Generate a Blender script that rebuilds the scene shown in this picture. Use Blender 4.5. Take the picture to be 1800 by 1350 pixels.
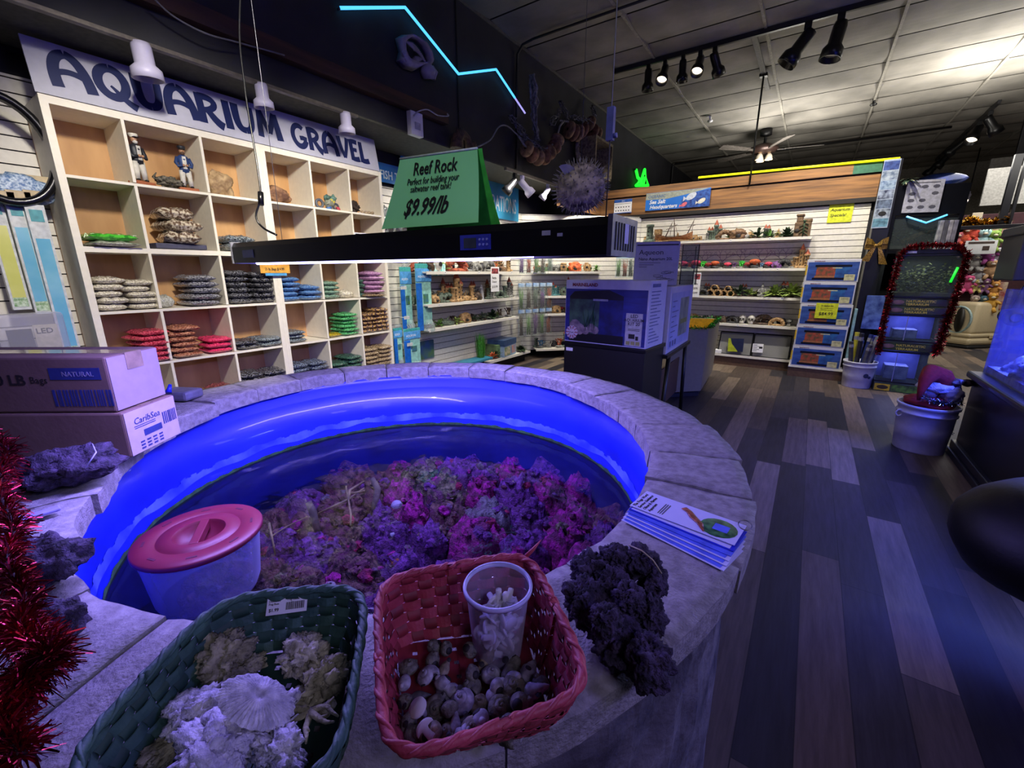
import bpy, bmesh, math, random
from math import sin, cos, pi, radians as R, atan2, hypot
from mathutils import Vector as V, Matrix, noise
for o in list(bpy.data.objects): bpy.data.objects.remove(o)
S = bpy.context.scene; COL = S.collection
# ---------------- camera, world, lights, exposure ----------------
H = 1.4; F = 750.0; TH = math.atan(196/750); AZ = R(34.4)
cam = bpy.data.cameras.new('camera'); co = bpy.data.objects.new('camera', cam); COL.objects.link(co)
cam.sensor_width = 36; cam.lens = 15.0; cam.clip_start = 0.02; cam.clip_end = 100
co.location = (0, 0, H); co.rotation_euler = (pi/2-TH, 0, AZ); S.camera = co
S.view_settings.view_transform = 'Standard'; S.view_settings.look = 'None'
S.view_settings.exposure = 0.0; S.view_settings.gamma = 1; S.view_settings.use_curve_mapping = False
W = bpy.data.worlds.new('world'); S.world = W; W.use_nodes = True
W.node_tree.nodes['Background'].inputs[0].default_value = (0.55, 0.6, 0.9, 1)
W.node_tree.nodes['Background'].inputs[1].default_value = 0.012
def lamp(kind, name, loc, power, col, target=None, **kw):
    l = bpy.data.lights.new(name, kind); l.energy = power; l.color = col
    o = bpy.data.objects.new(name, l); COL.objects.link(o); o.location = loc
    if target is not None: o.rotation_euler = (V(target)-V(loc)).to_track_quat('-Z', 'Y').to_euler()
    for k, v in kw.items(): setattr(l, k, v)
    return o
WARM = (1.0, .93, .80); BLUE = (.10, .09, 1.0); VIO = (.30, .24, 1.0)
# gravel shelves, decoration wall and back wall are lit by the shop's track spots
lamp('SPOT', 'track_spot_gravel_light', (-1.15, .55, 2.95), 330, WARM, (-3.7, 1.5, 1.15), spot_size=R(62), spot_blend=.55, shadow_soft_size=.12)
lamp('SPOT', 'track_spot_gravel_light', (-1.3, 1.9, 3.0), 260, WARM, (-3.8, 2.75, 1.1), spot_size=R(62), spot_blend=.6, shadow_soft_size=.12)
for y in (3.9, 4.8, 5.7): lamp('SPOT', 'soffit_spot_decor_light', (-3.18, y, 2.52), 58, WARM, (-3.95, y+.15, 1.3), spot_size=R(120), spot_blend=.6, shadow_soft_size=.04)
lamp('SPOT', 'soffit_spot_corner_light', (-2.75, 6.45, 2.6), 95, WARM, (-3.3, 7.0, 1.2), spot_size=R(120), spot_blend=.6, shadow_soft_size=.04)
lamp('SPOT', 'decor_front_fill', (-1.7, 4.6, 3.3), 110, WARM, (-3.9, 5.3, .8), spot_size=R(60), spot_blend=.6, shadow_soft_size=.1)  # added front fill on the decoration wall, beside its soffit spots
for x in (-2.1, -1.3, -.5, .25):
    lamp('SPOT', 'track_spot_back_light', (x, 6.3, 3.78), 210, WARM, (x-.02, 7.5, 1.6), spot_size=R(95), spot_blend=.7, shadow_soft_size=.05)
lamp('AREA', 'far_store_light', (3.5, 11.0, 3.3), 160, (1, .96, .88), (3.5, 11, 0), size=3.0)
lamp('AREA', 'ceiling_bounce_fill', (1.6, 8.6, 3.1), 88, (1, .95, .85), (1.6, 8.6, 9), size=.8)  # added upward fills imitating light bounced off the white shelves onto the ceiling
lamp('AREA', 'ceiling_bounce_fill', (-.8, 9.5, 3.0), 58, (1, .95, .85), (-.8, 9.5, 9), size=.8)
lamp('AREA', 'ceiling_bounce_fill', (3.2, 6.4, 2.9), 26, (1, .95, .85), (3.2, 6.4, 9), size=.8)
lamp('SPOT', 'added_aisle_fill', (.5, 4.6, 3.85), 150, WARM, (.45, 6.9, .4), spot_size=R(70), spot_blend=.7, shadow_soft_size=.08)  # added fill for the bucket of tubes and the floor around it
lamp('SPOT', 'added_bucket_fill', (-.2, 2.9, 3.8), 85, (.75, .72, 1.0), (.9, 4.3, .3), spot_size=R(50), spot_blend=.8, shadow_soft_size=.1)  # added violet fill to brighten the santa bucket, no lamp hangs there
lamp('SPOT', 'added_card_fill', (-.2, -1.2, 3.5), 90, (1, .97, .88), (-1.05, 1.25, 1.78), spot_size=R(30), spot_blend=.8, shadow_soft_size=.08)  # added neutral fill for the green price card and the puffer fish
# blue reef light hanging over the pond
FX0 = V((-.425, 1.03, 0)); FX1 = V((-2.24, .975, 0))
lamp('AREA', 'reef_light_panel', (-1.32, 1.09, 1.432), 33, (.13, .10, 1.0), (-1.32, 1.09, 0), shape='RECTANGLE', size=.10, size_y=1.7, spread=R(175))
lamp('AREA', 'reef_light_white_row', (-1.32, 1.09, 1.431), 24, (.55, .45, 1.0), (-1.32, 1.09, 0), shape='RECTANGLE', size=.05, size_y=1.6, spread=R(170))
lamp('AREA', 'camera_side_fill', (2.4, -.6, 3.3), 30, (.62, .56, 1.0), (-1.0, 1.2, .9), size=1.2)  # added bluish fill from the camera side, standing in for general shop light
# blue light from the right tank and its neighbours, then an added fill
lamp('SPOT', 'tank_spill_light', (1.75, 5.9, 1.25), 1300, (.16, .16, 1.0), (.93, 5.30, 0), spot_size=R(33), spot_blend=.04, shadow_soft_size=.02)
lamp('AREA', 'added_blue_fill', (1.9, 1.0, 2.4), 26, (.25, .2, 1.0), (.5, 1.6, 0), size=.5)  # added blue fill over the near rim, not light of a tank

# ---------------- geometry helpers ----------------
C0 = V((0, 0, H))
def ray(u, v):
    xc = u-900; yc = 675-v
    up = yc*cos(TH)-F*sin(TH); fw = F*cos(TH)+yc*sin(TH)
    return V((xc*cos(AZ)-fw*sin(AZ), xc*sin(AZ)+fw*cos(AZ), up))
def P(u, v, ax, val):
    r = ray(u, v); return C0+r*((val-C0[ax])/r[ax])
def PX(u, v, x): return P(u, v, 0, x)
def PY(u, v, y): return P(u, v, 1, y)
def PZ(u, v, z): return P(u, v, 2, z)
def PD(u, v, d): return C0+ray(u, v)*(d/F)
class MB:
    def __init__(s): s.v = []; s.f = []; s.m = []; s.sm = []
    def add(s, vs, fs, mi=0, smooth=False):
        b = len(s.v); s.v += [tuple(x) for x in vs]
        for f in fs: s.f.append(tuple(b+i for i in f)); s.m.append(mi); s.sm.append(smooth)
        return s
    def box(s, a, b, mi=0, M=None):
        x0, y0, z0 = a; x1, y1, z1 = b
        vs = [V(p) for p in ((x0,y0,z0),(x1,y0,z0),(x1,y1,z0),(x0,y1,z0),(x0,y0,z1),(x1,y0,z1),(x1,y1,z1),(x0,y1,z1))]
        if M is not None: vs = [M @ p for p in vs]
        return s.add(vs, [(0,3,2,1),(4,5,6,7),(0,1,5,4),(1,2,6,5),(2,3,7,6),(3,0,4,7)], mi)
    def bbox(s, a, b, r=.004, mi=0, M=None):   # box with bevelled edges
        bm = bmesh.new(); bmesh.ops.create_cube(bm, size=1)
        for v in bm.verts: v.co = V([(a[i]+b[i])/2+v.co[i]*(b[i]-a[i]) for i in range(3)])
        bmesh.ops.bevel(bm, geom=bm.edges[:], offset=r, segments=2, affect='EDGES', profile=.5)
        return s.bm(bm, mi, M)
    def bm(s, bm, mi=0, M=None, smooth=False):
        bm.verts.index_update()
        vs = [(M @ v.co) if M is not None else v.co.copy() for v in bm.verts]
        s.add(vs, [[v.index for v in f.verts] for f in bm.faces], mi, smooth); bm.free(); return s
    def tube(s, pts, r, n=8, mi=0, cap=True, closed=False, smooth=True):
        pts = [V(p) for p in pts]; k = len(pts); rs = r if isinstance(r, (list, tuple)) else [r]*k
        vs = []; up = None
        for i in range(k):
            if closed: t = pts[(i+1) % k]-pts[i-1]
            else: t = pts[min(i+1, k-1)]-pts[max(i-1, 0)]
            if t.length < 1e-9: t = V((0, 0, 1))
            t.normalize()
            if up is None: up = V((0, 0, 1)) if abs(t.z) < .9 else V((1, 0, 0))
            a = t.cross(up)
            if a.length < 1e-6: a = t.orthogonal()
            a.normalize(); up = a.cross(t).normalized()
            for j in range(n):
                q = 2*pi*j/n; vs.append(pts[i]+(a*cos(q)+up*sin(q))*rs[i])
        fs = []
        for i in range(k if closed else k-1):
            for j in range(n):
                i2 = (i+1) % k; fs.append((i*n+j, i*n+(j+1) % n, i2*n+(j+1) % n, i2*n+j))
        s.add(vs, fs, mi, smooth)
        if cap and not closed:
            b = len(s.v)-len(vs)
            s.f.append(tuple(b+j for j in range(n))[::-1]); s.m.append(mi); s.sm.append(False)
            s.f.append(tuple(b+(k-1)*n+j for j in range(n))); s.m.append(mi); s.sm.append(False)
        return s
    def cyl(s, a, b, r0, r1=None, n=16, mi=0, smooth=True):
        return s.tube([a, b], [r0, r0 if r1 is None else r1], n, mi, True, False, smooth)
    def lathe(s, prof, c=(0, 0, 0), n=24, mi=0, M=None, smooth=True, sx=1, sy=1):
        vs = []; k = len(prof)
        for (r, z) in prof:
            for j in range(n):
                p = V((c[0]+r*cos(2*pi*j/n)*sx, c[1]+r*sin(2*pi*j/n)*sy, c[2]+z)); vs.append(M @ p if M is not None else p)
        fs = [(i*n+j, i*n+(j+1) % n, (i+1)*n+(j+1) % n, (i+1)*n+j) for i in range(k-1) for j in range(n)]
        return s.add(vs, fs, mi, smooth)
    def prism(s, poly, h, mi=0, M=None):   # poly in xy, z 0..h
        n = len(poly); vs = [V((x, y, 0)) for x, y in poly]+[V((x, y, h)) for x, y in poly]
        if M is not None: vs = [M @ p for p in vs]
        return s.add(vs, [tuple(range(n))[::-1], tuple(range(n, 2*n))]+[(i, (i+1) % n, n+(i+1) % n, n+i) for i in range(n)], mi)
    def quad(s, a, b, c, d, mi=0): return s.add([a, b, c, d], [(0, 1, 2, 3)], mi)
    def blob(s, c, r, sub=3, amp=.25, fr=3.0, seed=0, mi=0, M=None, rough=.0, fl=None, smooth=True, ridged=False):
        bm = bmesh.new(); bmesh.ops.create_icosphere(bm, subdivisions=sub, radius=1)
        off = V((seed*7.13, seed*3.7, seed*1.9)); rr = V(r) if not isinstance(r, (int, float)) else V((r, r, r))
        for v in bm.verts:
            d = v.co.normalized()
            k = 1+amp*noise.noise(d*fr*.5+off)*1.4+amp*.5*noise.noise(d*fr*1.7+off)
            if rough: k += rough*(noise.noise(d*fr*4+off)+.6*noise.noise(d*fr*9+off))
            if ridged: k -= amp*.9*max(0, abs(noise.noise(d*fr*1.3+off*2))-.12)*1.6
            p = V((d.x*rr.x*k, d.y*rr.y*k, d.z*rr.z*k))
            if fl is not None: p.z = max(p.z, -fl)
            v.co = p+V(c)
        return s.bm(bm, mi, M, smooth)
def mesh(name, mb, mats):
    me = bpy.data.meshes.new(name); me.from_pydata(mb.v, [], mb.f)
    for m in (mats if isinstance(mats, (list, tuple)) else [mats]): me.materials.append(m)
    me.polygons.foreach_set('material_index', mb.m); me.polygons.foreach_set('use_smooth', mb.sm); me.update(); return me
def wl(o):
    p = V((0, 0, 0))
    while o: p += o.location; o = o.parent
    return p
def obj(name, mb, mats, parent=None, label=None):   # mesh given in world coordinates; parents are never rotated while building
    if parent:
        q = wl(parent); mb.v = [(x-q.x, y-q.y, z-q.z) for x, y, z in mb.v]
    o = bpy.data.objects.new(name, mesh(name, mb, mats)); COL.objects.link(o); o.parent = parent
    if label: o['label'] = label
    return o
def tag(o, label=None, cat=None, group=None, kind=None):
    for k, v in (('label', label), ('category', cat), ('group', group), ('kind', kind)):
        if v: o[k] = v
    return o
def thing(name, label, cat, loc=(0, 0, 0), group=None, rz=0):
    o = bpy.data.objects.new(name, None); COL.objects.link(o); o.location = loc; o.rotation_euler = (0, 0, rz)
    o.empty_display_size = .05; return tag(o, label, cat, group)
def one(name, mb, mats, label, cat, group=None, loc=None, kind=None):
    """single mesh thing, origin put at its base centre"""
    xs = [p[0] for p in mb.v]; ys = [p[1] for p in mb.v]; zs = [p[2] for p in mb.v]
    q = V(((min(xs)+max(xs))/2, (min(ys)+max(ys))/2, min(zs)))
    mb.v = [(x-q.x, y-q.y, z-q.z) for x, y, z in mb.v]
    o = bpy.data.objects.new(name, mesh(name, mb, mats)); COL.objects.link(o); o.location = q
    return tag(o, label, cat, group, kind)
def struct(name, mb, mats, label=None):
    o = obj(name, mb, mats); o['kind'] = 'structure'; return o
def place(name, me, loc, rz, label, cat, group=None, sc=1, mat=None, rx=0, ry=0):
    o = bpy.data.objects.new(name, me); COL.objects.link(o); o.location = loc; o.rotation_euler = (rx, ry, rz)
    o.scale = (sc, sc, sc) if isinstance(sc, (int, float)) else sc
    if mat is not None:
        for i, m in enumerate(mat if isinstance(mat, (list, tuple)) else [mat]):
            o.material_slots[i].link = 'OBJECT'; o.material_slots[i].material = m
    return tag(o, label, cat, group)
def frame(o, x, y):   # matrix with origin o, x and y directions
    x = V(x).normalized(); y = V(y); y = (y-x*y.dot(x)).normalized(); z = x.cross(y)
    M = Matrix((x, y, z)).transposed().to_4x4(); M.translation = V(o); return M
def text(body, size, M, mat, parent, name='lettering', shear=0, bold=0, align='LEFT', sx=1, ext=.0004, space=1):
    c = bpy.data.curves.new('t', 'FONT'); c.body = body; c.size = size; c.shear = shear; c.offset = bold*size; c.align_x = align
    c.resolution_u = 2; c.extrude = ext; c.space_character = space
    t = bpy.data.objects.new('t', c); me0 = bpy.data.meshes.new_from_object(t)
    vs = [M @ V((v.co.x*sx, v.co.y, v.co.z)) for v in me0.vertices]; mb = MB(); mb.add(vs, [tuple(p.vertices) for p in me0.polygons])
    bpy.data.objects.remove(t); bpy.data.curves.remove(c); bpy.data.meshes.remove(me0)
    return obj(name, mb, mat, parent)
NUM = ['bottom', 'second', 'third', 'fourth', 'fifth', 'sixth', 'seventh', 'eighth', 'ninth', 'tenth']
ORD = ['first', 'second', 'third', 'fourth', 'fifth', 'sixth', 'seventh', 'eighth', 'ninth', 'tenth', 'eleventh', 'twelfth', 'thirteenth', 'fourteenth', 'fifteenth', 'sixteenth', 'seventeenth', 'eighteenth', 'nineteenth', 'twentieth', 'twenty-first', 'twenty-second', 'twenty-third', 'twenty-fourth', 'twenty-fifth', 'twenty-sixth']
# ---------------- materials ----------------
def srgb(c):
    if isinstance(c, str): c = [int(c[i:i+2], 16)/255 for i in (0, 2, 4)]
    return tuple(x/12.92 if x <= .04045 else ((x+.055)/1.055)**2.4 for x in c)
MC = {}
def mat(name, c, rough=.5, metal=0, c2=None, sc=30, var=.15, bump=0, bsc=60, alpha=1, em=0, emc=None, spec=.5, coat=0, ramp=(.35, .65), trans=0, stretch=None, bd=.01, c3=None):
    if name in MC: return MC[name]
    m = bpy.data.materials.new(name); m.use_nodes = True; nt = m.node_tree; N = nt.nodes; L = nt.links; b = N['Principled BSDF']
    c = srgb(c); c2 = srgb(c2) if c2 else tuple(min(1, x*(1-var*2)) for x in c)
    tc = N.new('ShaderNodeTexCoord'); src = tc.outputs['Object']
    if stretch:
        mp = N.new('ShaderNodeMapping'); mp.inputs['Scale'].default_value = stretch; L.new(src, mp.inputs[0]); src = mp.outputs[0]
    nz = N.new('ShaderNodeTexNoise'); nz.inputs['Scale'].default_value = sc; nz.inputs['Detail'].default_value = 4; L.new(src, nz.inputs['Vector'])
    rp = N.new('ShaderNodeValToRGB'); rp.color_ramp.elements[0].position = ramp[0]; rp.color_ramp.elements[1].position = ramp[1]
    rp.color_ramp.elements[0].color = (*c2, 1); rp.color_ramp.elements[1].color = (*c, 1)
    L.new(nz.outputs['Fac'], rp.inputs[0]); L.new(rp.outputs[0], b.inputs['Base Color'])
    if c3:
        n3 = N.new('ShaderNodeTexNoise'); n3.inputs['Scale'].default_value = sc*.35; n3.inputs['Detail'].default_value = 6; n3.inputs['Roughness'].default_value = .7; L.new(src, n3.inputs['Vector'])
        r3 = N.new('ShaderNodeValToRGB'); r3.color_ramp.elements[0].position = .48; r3.color_ramp.elements[1].position = .58; L.new(n3.outputs['Fac'], r3.inputs[0])
        m3 = N.new('ShaderNodeMix'); m3.data_type = 'RGBA'; L.new(r3.outputs[0], m3.inputs[0]); L.new(rp.outputs[0], m3.inputs[6]); m3.inputs[7].default_value = (*srgb(c3), 1); L.new(m3.outputs[2], b.inputs['Base Color'])
    b.inputs['Roughness'].default_value = rough; b.inputs['Metallic'].default_value = metal; b.inputs['Specular IOR Level'].default_value = spec
    b.inputs['Coat Weight'].default_value = coat; b.inputs['Alpha'].default_value = alpha; b.inputs['Transmission Weight'].default_value = trans
    if em:
        b.inputs['Emission Color'].default_value = (*srgb(emc or 'ffffff'), 1); b.inputs['Emission Strength'].default_value = em
    if bump:
        n2 = N.new('ShaderNodeTexNoise'); n2.inputs['Scale'].default_value = bsc; n2.inputs['Detail'].default_value = 5; L.new(src, n2.inputs['Vector'])
        bp = N.new('ShaderNodeBump'); bp.inputs['Strength'].default_value = min(1, bump); bp.inputs['Distance'].default_value = bd*max(1, bump); L.new(n2.outputs['Fac'], bp.inputs['Height']); L.new(bp.outputs[0], b.inputs['Normal'])
    MC[name] = m; return m
def clear(name, tint='ffffff', fac=.12, rough=.05, spec=1.45):   # thin clear plastic, glass or water skin: see-through plus real gloss
    if name in MC: return MC[name]
    m = bpy.data.materials.new(name); m.use_nodes = True; nt = m.node_tree; N = nt.nodes; L = nt.links; N.clear()
    o = N.new('ShaderNodeOutputMaterial'); t = N.new('ShaderNodeBsdfTransparent'); t.inputs[0].default_value = (*srgb(tint), 1)
    g = N.new('ShaderNodeBsdfPrincipled'); g.inputs['Base Color'].default_value = (*srgb(tint), 1); g.inputs['Roughness'].default_value = rough
    fr = N.new('ShaderNodeFresnel'); fr.inputs[0].default_value = spec; ad = N.new('ShaderNodeMath'); ad.operation = 'ADD'; ad.use_clamp = True
    ad.inputs[1].default_value = fac; ge = N.new('ShaderNodeNewGeometry'); iv = N.new('ShaderNodeMath'); iv.operation = 'SUBTRACT'; iv.inputs[0].default_value = 1; L.new(ge.outputs['Backfacing'], iv.inputs[1])
    mu = N.new('ShaderNodeMath'); mu.operation = 'MULTIPLY'; L.new(fr.outputs[0], mu.inputs[0]); L.new(iv.outputs[0], mu.inputs[1]); L.new(mu.outputs[0], ad.inputs[0]); mx = N.new('ShaderNodeMixShader')
    L.new(ad.outputs[0], mx.inputs[0]); L.new(t.outputs[0], mx.inputs[1]); L.new(g.outputs[0], mx.inputs[2]); L.new(mx.outputs[0], o.inputs[0])
    MC[name] = m; return m
BLK = mat('black_paint', '0b0b0f', .45); BLACKP = mat('black_plastic', '101014', .3)
WHT = mat('white_melamine', 'e6e2d6', .45, var=.04); WHP = mat('white_plastic', 'dcdce0', .4, var=.04)
SLAT = mat('slatwall_white', 'dad6cc', .5, var=.05); GROOVE = mat('slatwall_groove', '1b1a1c', .7)
PLY = mat('birch_plywood', 'c69a66', .6, c2='a87c4c', sc=6, stretch=(1, 1, .25))
WOOD = mat('cedar_board', '94683c', .65, c2='64452a', sc=7, stretch=(.25, .25, 4), bump=.2, bsc=20)
DKWOOD = mat('dark_stained_beam', '4a2c22', .6, c2='281a16', sc=8, stretch=(1, .2, 3), bump=.2, bsc=15)
INK = mat('black_ink', '0c0c10', .6); PAPER = mat('white_paper', 'e9e9ea', .7, var=.03)
GOLD = mat('gold_tinsel', 'caa24a', .25, metal=1); SILV = mat('brushed_metal', '9a9aa0', .35, metal=1)
# ================= ROOM SHELL =================
def floor_mat():
    m = bpy.data.materials.new('vinyl_plank_floor'); m.use_nodes = True; nt = m.node_tree; N = nt.nodes; L = nt.links; b = N['Principled BSDF']
    tc = N.new('ShaderNodeTexCoord'); sp = N.new('ShaderNodeSeparateXYZ'); L.new(tc.outputs['Object'], sp.inputs[0])
    def mth(op, a, b2=None, c=None):
        n = N.new('ShaderNodeMath'); n.operation = op
        for i, x in enumerate((a, b2, c)):
            if x is None: continue
            if isinstance(x, (int, float)): n.inputs[i].default_value = x
            else: L.new(x, n.inputs[i])
        return n.outputs[0]
    PW, PL = .155, 1.25
    rowf = mth('DIVIDE', sp.outputs[0], PW); row = mth('FLOOR', rowf)
    wn = N.new('ShaderNodeTexWhiteNoise'); wn.noise_dimensions = '1D'; L.new(row, wn.inputs['W'])
    yy = mth('ADD', mth('DIVIDE', sp.outputs[1], PL), mth('MULTIPLY', wn.outputs[0], 7.0)); col = mth('FLOOR', yy)
    cb = N.new('ShaderNodeCombineXYZ'); L.new(row, cb.inputs[0]); L.new(col, cb.inputs[1])
    w2 = N.new('ShaderNodeTexWhiteNoise'); w2.noise_dimensions = '2D'; L.new(cb.outputs[0], w2.inputs['Vector'])
    rp = N.new('ShaderNodeValToRGB'); cr = rp.color_ramp; cr.interpolation = 'CONSTANT'
    cols = ['302e34', '584c44', '7c6c5e', '403c40', '665850', '877868', '2c2b30', '5c524c']
    while len(cr.elements) < len(cols): cr.elements.new(.5)
    for i, c in enumerate(cols): cr.elements[i].position = i/len(cols); cr.elements[i].color = (*srgb(c), 1)
    L.new(w2.outputs[0], rp.inputs[0])
    mp = N.new('ShaderNodeMapping'); mp.inputs['Scale'].default_value = (14, 1.2, 1); L.new(tc.outputs['Object'], mp.inputs[0])
    nz = N.new('ShaderNodeTexNoise'); nz.inputs['Scale'].default_value = 3; nz.inputs['Detail'].default_value = 8; nz.inputs['Roughness'].default_value = .65; L.new(mp.outputs[0], nz.inputs['Vector'])
    mx = N.new('ShaderNodeMix'); mx.data_type = 'RGBA'; mx.blend_type = 'MULTIPLY'; mx.inputs[0].default_value = .75
    g = N.new('ShaderNodeValToRGB'); g.color_ramp.elements[0].position = .3; g.color_ramp.elements[0].color = (.35, .33, .33, 1); g.color_ramp.elements[1].position = .7; L.new(nz.outputs[0], g.inputs[0])
    L.new(rp.outputs[0], mx.inputs[6]); L.new(g.outputs[0], mx.inputs[7])
    fx = mth('FRACT', rowf); fy = mth('FRACT', yy)
    ex = mth('LESS_THAN', mth('MINIMUM', fx, mth('SUBTRACT', 1, fx)), .012); ey = mth('LESS_THAN', mth('MINIMUM', fy, mth('SUBTRACT', 1, fy)), .0016)
    sm = mth('MAXIMUM', ex, ey); m2 = N.new('ShaderNodeMix'); m2.data_type = 'RGBA'; m2.inputs[7].default_value = (.01, .01, .012, 1)
    L.new(mth('MULTIPLY', sm, .75), m2.inputs[0]); L.new(mx.outputs[2], m2.inputs[6]); L.new(m2.outputs[2], b.inputs['Base Color'])
    b.inputs['Roughness'].default_value = .5; b.inputs['Specular IOR Level'].default_value = .22
    bp = N.new('ShaderNodeBump'); bp.inputs['Strength'].default_value = .25; bp.inputs['Distance'].default_value = .004; L.new(nz.outputs[0], bp.inputs['Height']); L.new(bp.outputs[0], b.inputs['Normal'])
    return m
XR, YN, YF, ZC = 8.0, -3.0, 16.0, 4.05
mb = MB(); mb.box((-4.3, YN, -.1), (XR, YF, 0)); struct('floor', mb, floor_mat())
CEIL = mat('grey_painted_ceiling', '85817a', .85, c2='6c6963', sc=2.2, bump=.15, bsc=90)
mb = MB()
# ceiling panels: sagging boards between joints every 0.74 m, cross strips every 1.22 m
y = YN
mb.box((-4.3, YN, ZC+.06), (XR, YF, ZC+.1), 1)
while y < YF:
    n = 8
    for i in range(n):
        a = y+.012+(.74-.024)*i/n; b = y+.012+(.74-.024)*(i+1)/n
        za = ZC+.012-.03*sin(pi*i/n); zb = ZC+.012-.03*sin(pi*(i+1)/n)
        mb.add([(-3.3, a, za), (XR, a, za), (XR, b, zb), (-3.3, b, zb)], [(0, 1, 2, 3)], 0, True)
    y += .74
struct('ceiling', mb, [CEIL, mat('ceiling_joint', '1d1c1c', .9)])
STRIP = mat('ceiling_strip', '8f8b82', .8)
mb = MB(); x = -2.06
while x < XR: mb.box((x-.014, YN, ZC-.026), (x+.014, YF, ZC+.03)); x += 1.23
struct('trim_1', mb, STRIP)
DARKW = mat('dark_painted_wall', '26262d', .75, c2='1c1c22', sc=3, bump=.1, bsc=60)
OLIVE = mat('soffit_underside', '4a4a42', .8)
mb = MB(); mb.box((-3.95, YN, 2.66), (-3.3, YF, ZC+.05)); mb.box((-3.95, YN, 2.645), (-3.3, YF, 2.66), 1); struct('wall_left_upper', mb, [DARKW, OLIVE])
mb = MB(); mb.box((-3.325, YN, ZC-.04), (-3.29, YF, ZC-.005)); struct('trim_2', mb, mat('wall_top_trim', '5a5852', .8))
mb = MB(); mb.box((-4.3, YN, 0), (-4.0, YF, ZC)); struct('wall_left', mb, DARKW)
mb = MB(); mb.box((-4.3, YF, 0), (XR, YF+.2, ZC+.1)); struct('wall_far', mb, mat('far_wall_paint', '8c877c', .8))
mb = MB(); mb.box((XR, YN, 0), (XR+.2, YF, ZC+.1)); struct('wall_right', mb, DARKW)
mb = MB(); mb.box((-4.3, YN-.2, 0), (XR, YN, ZC+.1)); struct('wall_near', mb, DARKW)
def slats(mb, o, d, L_, z0, z1, th=.014):
    """slatwall panel: boards 70 mm high with dark 8 mm grooves; o origin, d direction in xy, front normal to the right of d"""
    d = V((d[0], d[1], 0)).normalized(); nrm = V((d.y, -d.x, 0)); M = Matrix((d, nrm, V((0, 0, 1)))).transposed().to_4x4(); M.translation = V((o[0], o[1], 0))
    z = z0
    while z < z1-.01:
        mb.box((0, 0, z+.008), (L_, th, min(z+.078, z1)), 0, M); z += .078
    mb.box((0, -.02, z0), (L_, .001, z1), 1, M)
# panels of slatwall on the left wall (normal +X), corner wall, back partition (normal -Y)
mb = MB(); slats(mb, (-3.985, -.9), (0, 1), 2.0, .45, 2.5); struct('wall_left_slatwall', mb, [SLAT, GROOVE])
mb = MB(); slats(mb, (-3.985, 2.98), (0, 1), 3.1, .1, 2.3); struct('wall_left_decor_slatwall', mb, [SLAT, GROOVE])
cA = V((-3.985, 6.08, 0)); cB = V((-2.53, 7.535, 0))
mb = MB(); slats(mb, cA, cB-cA, (cB-cA).length, .1, 2.3); struct('wall_corner_slatwall', mb, [SLAT, GROOVE])
mb = MB(); slats(mb, (-2.53, 7.56), (1, 0), 3.02, .1, 2.27); struct('wall_back_slatwall', mb, [SLAT, GROOVE])
mb = MB(); mb.box((-2.6, 7.58, 0), (.52, 7.7, 2.75)); mb.box((-4.0, 7.7, 0), (-2.5, 7.8, 2.3)); struct('wall_back', mb, DARKW)
mb = MB(); mb.box((-2.5, 7.30, 0), (.5, 7.56, .13)); struct('baseboard_back', mb, mat('brown_base', '5e4636', .6))
# timber header over the back slatwall
mb = MB()
mb.box((-3.3, 7.50, 2.34), (.52, 7.56, 2.61)); mb.box((-3.3, 7.485, 2.634), (.23, 7.54, 2.756)); struct('trim_3', mb, WOOD)
mb = MB(); mb.box((-3.2, 7.50, 2.285), (.52, 7.56, 2.34)); mb.box((.23, 7.49, 2.634), (.52, 7.54, 2.756), 1); mb.box((-3.3, 7.52, 2.60), (.52, 7.56, 2.76)); struct('trim_4', mb, [mat('dark_header_strip', '1f1a18', .6), mat('green_board', '2f6a50', .6)])
mb = MB(); mb.box((-3.3, 6.0, 2.36), (-3.24, 7.5, 2.62)); struct('trim_5', mb, WOOD)

# ================= STONE REEF POND =================
PC = V((-1.205, 1.02, 0)); ZR = .85; ZW = .52; RO = 1.18; CO = V((-1.21, .965, 0))
inn = []
for (u, v, z) in [(1143,835,.85),(1120,885,.85),(1050,960,.85),(985,1003,.85),(190,1066,.85),(108,1012,.85),(118,935,.85),(175,850,.85),(300,770,.79),(450,706,.79),(600,674,.79),(793,662,.79),(930,675,.79),(1050,718,.79),(1110,760,.79)]:
    p = PZ(u, v, z); d = p-PC; inn.append((atan2(d.y, d.x) % (2*pi), hypot(d.x, d.y)))
inn.sort()
def rin(a):
    a %= 2*pi
    pts = [(inn[-1][0]-2*pi, inn[-1][1])]+inn+[(inn[0][0]+2*pi, inn[0][1])]
    for i in range(len(pts)-1):
        if pts[i][0] <= a <= pts[i+1][0]:
            t = (a-pts[i][0])/max(1e-6, pts[i+1][0]-pts[i][0]); t = t*t*(3-2*t)
            return pts[i][1]*(1-t)+pts[i+1][1]*t
def rout(a):   # outer circle seen from PC
    d = V((cos(a), sin(a))); c = CO.xy-PC.xy; b = d.dot(c); return b+math.sqrt(b*b-c.length_squared+RO*RO)
STONE = mat('tumbled_coping_stone', '9a9696', .85, c2='7c7878', sc=45, bump=.8, bsc=170, spec=.3, bd=.004)
STONEW = mat('pond_wall_stone', '6f6c70', .9, c2='3f3c44', sc=8, bump=1, bsc=25)
POND = thing('stone_pond', 'round raised stone pond with blue lined basin in the foreground', 'pond', (PC.x, PC.y, 0))
NS = 26
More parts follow.
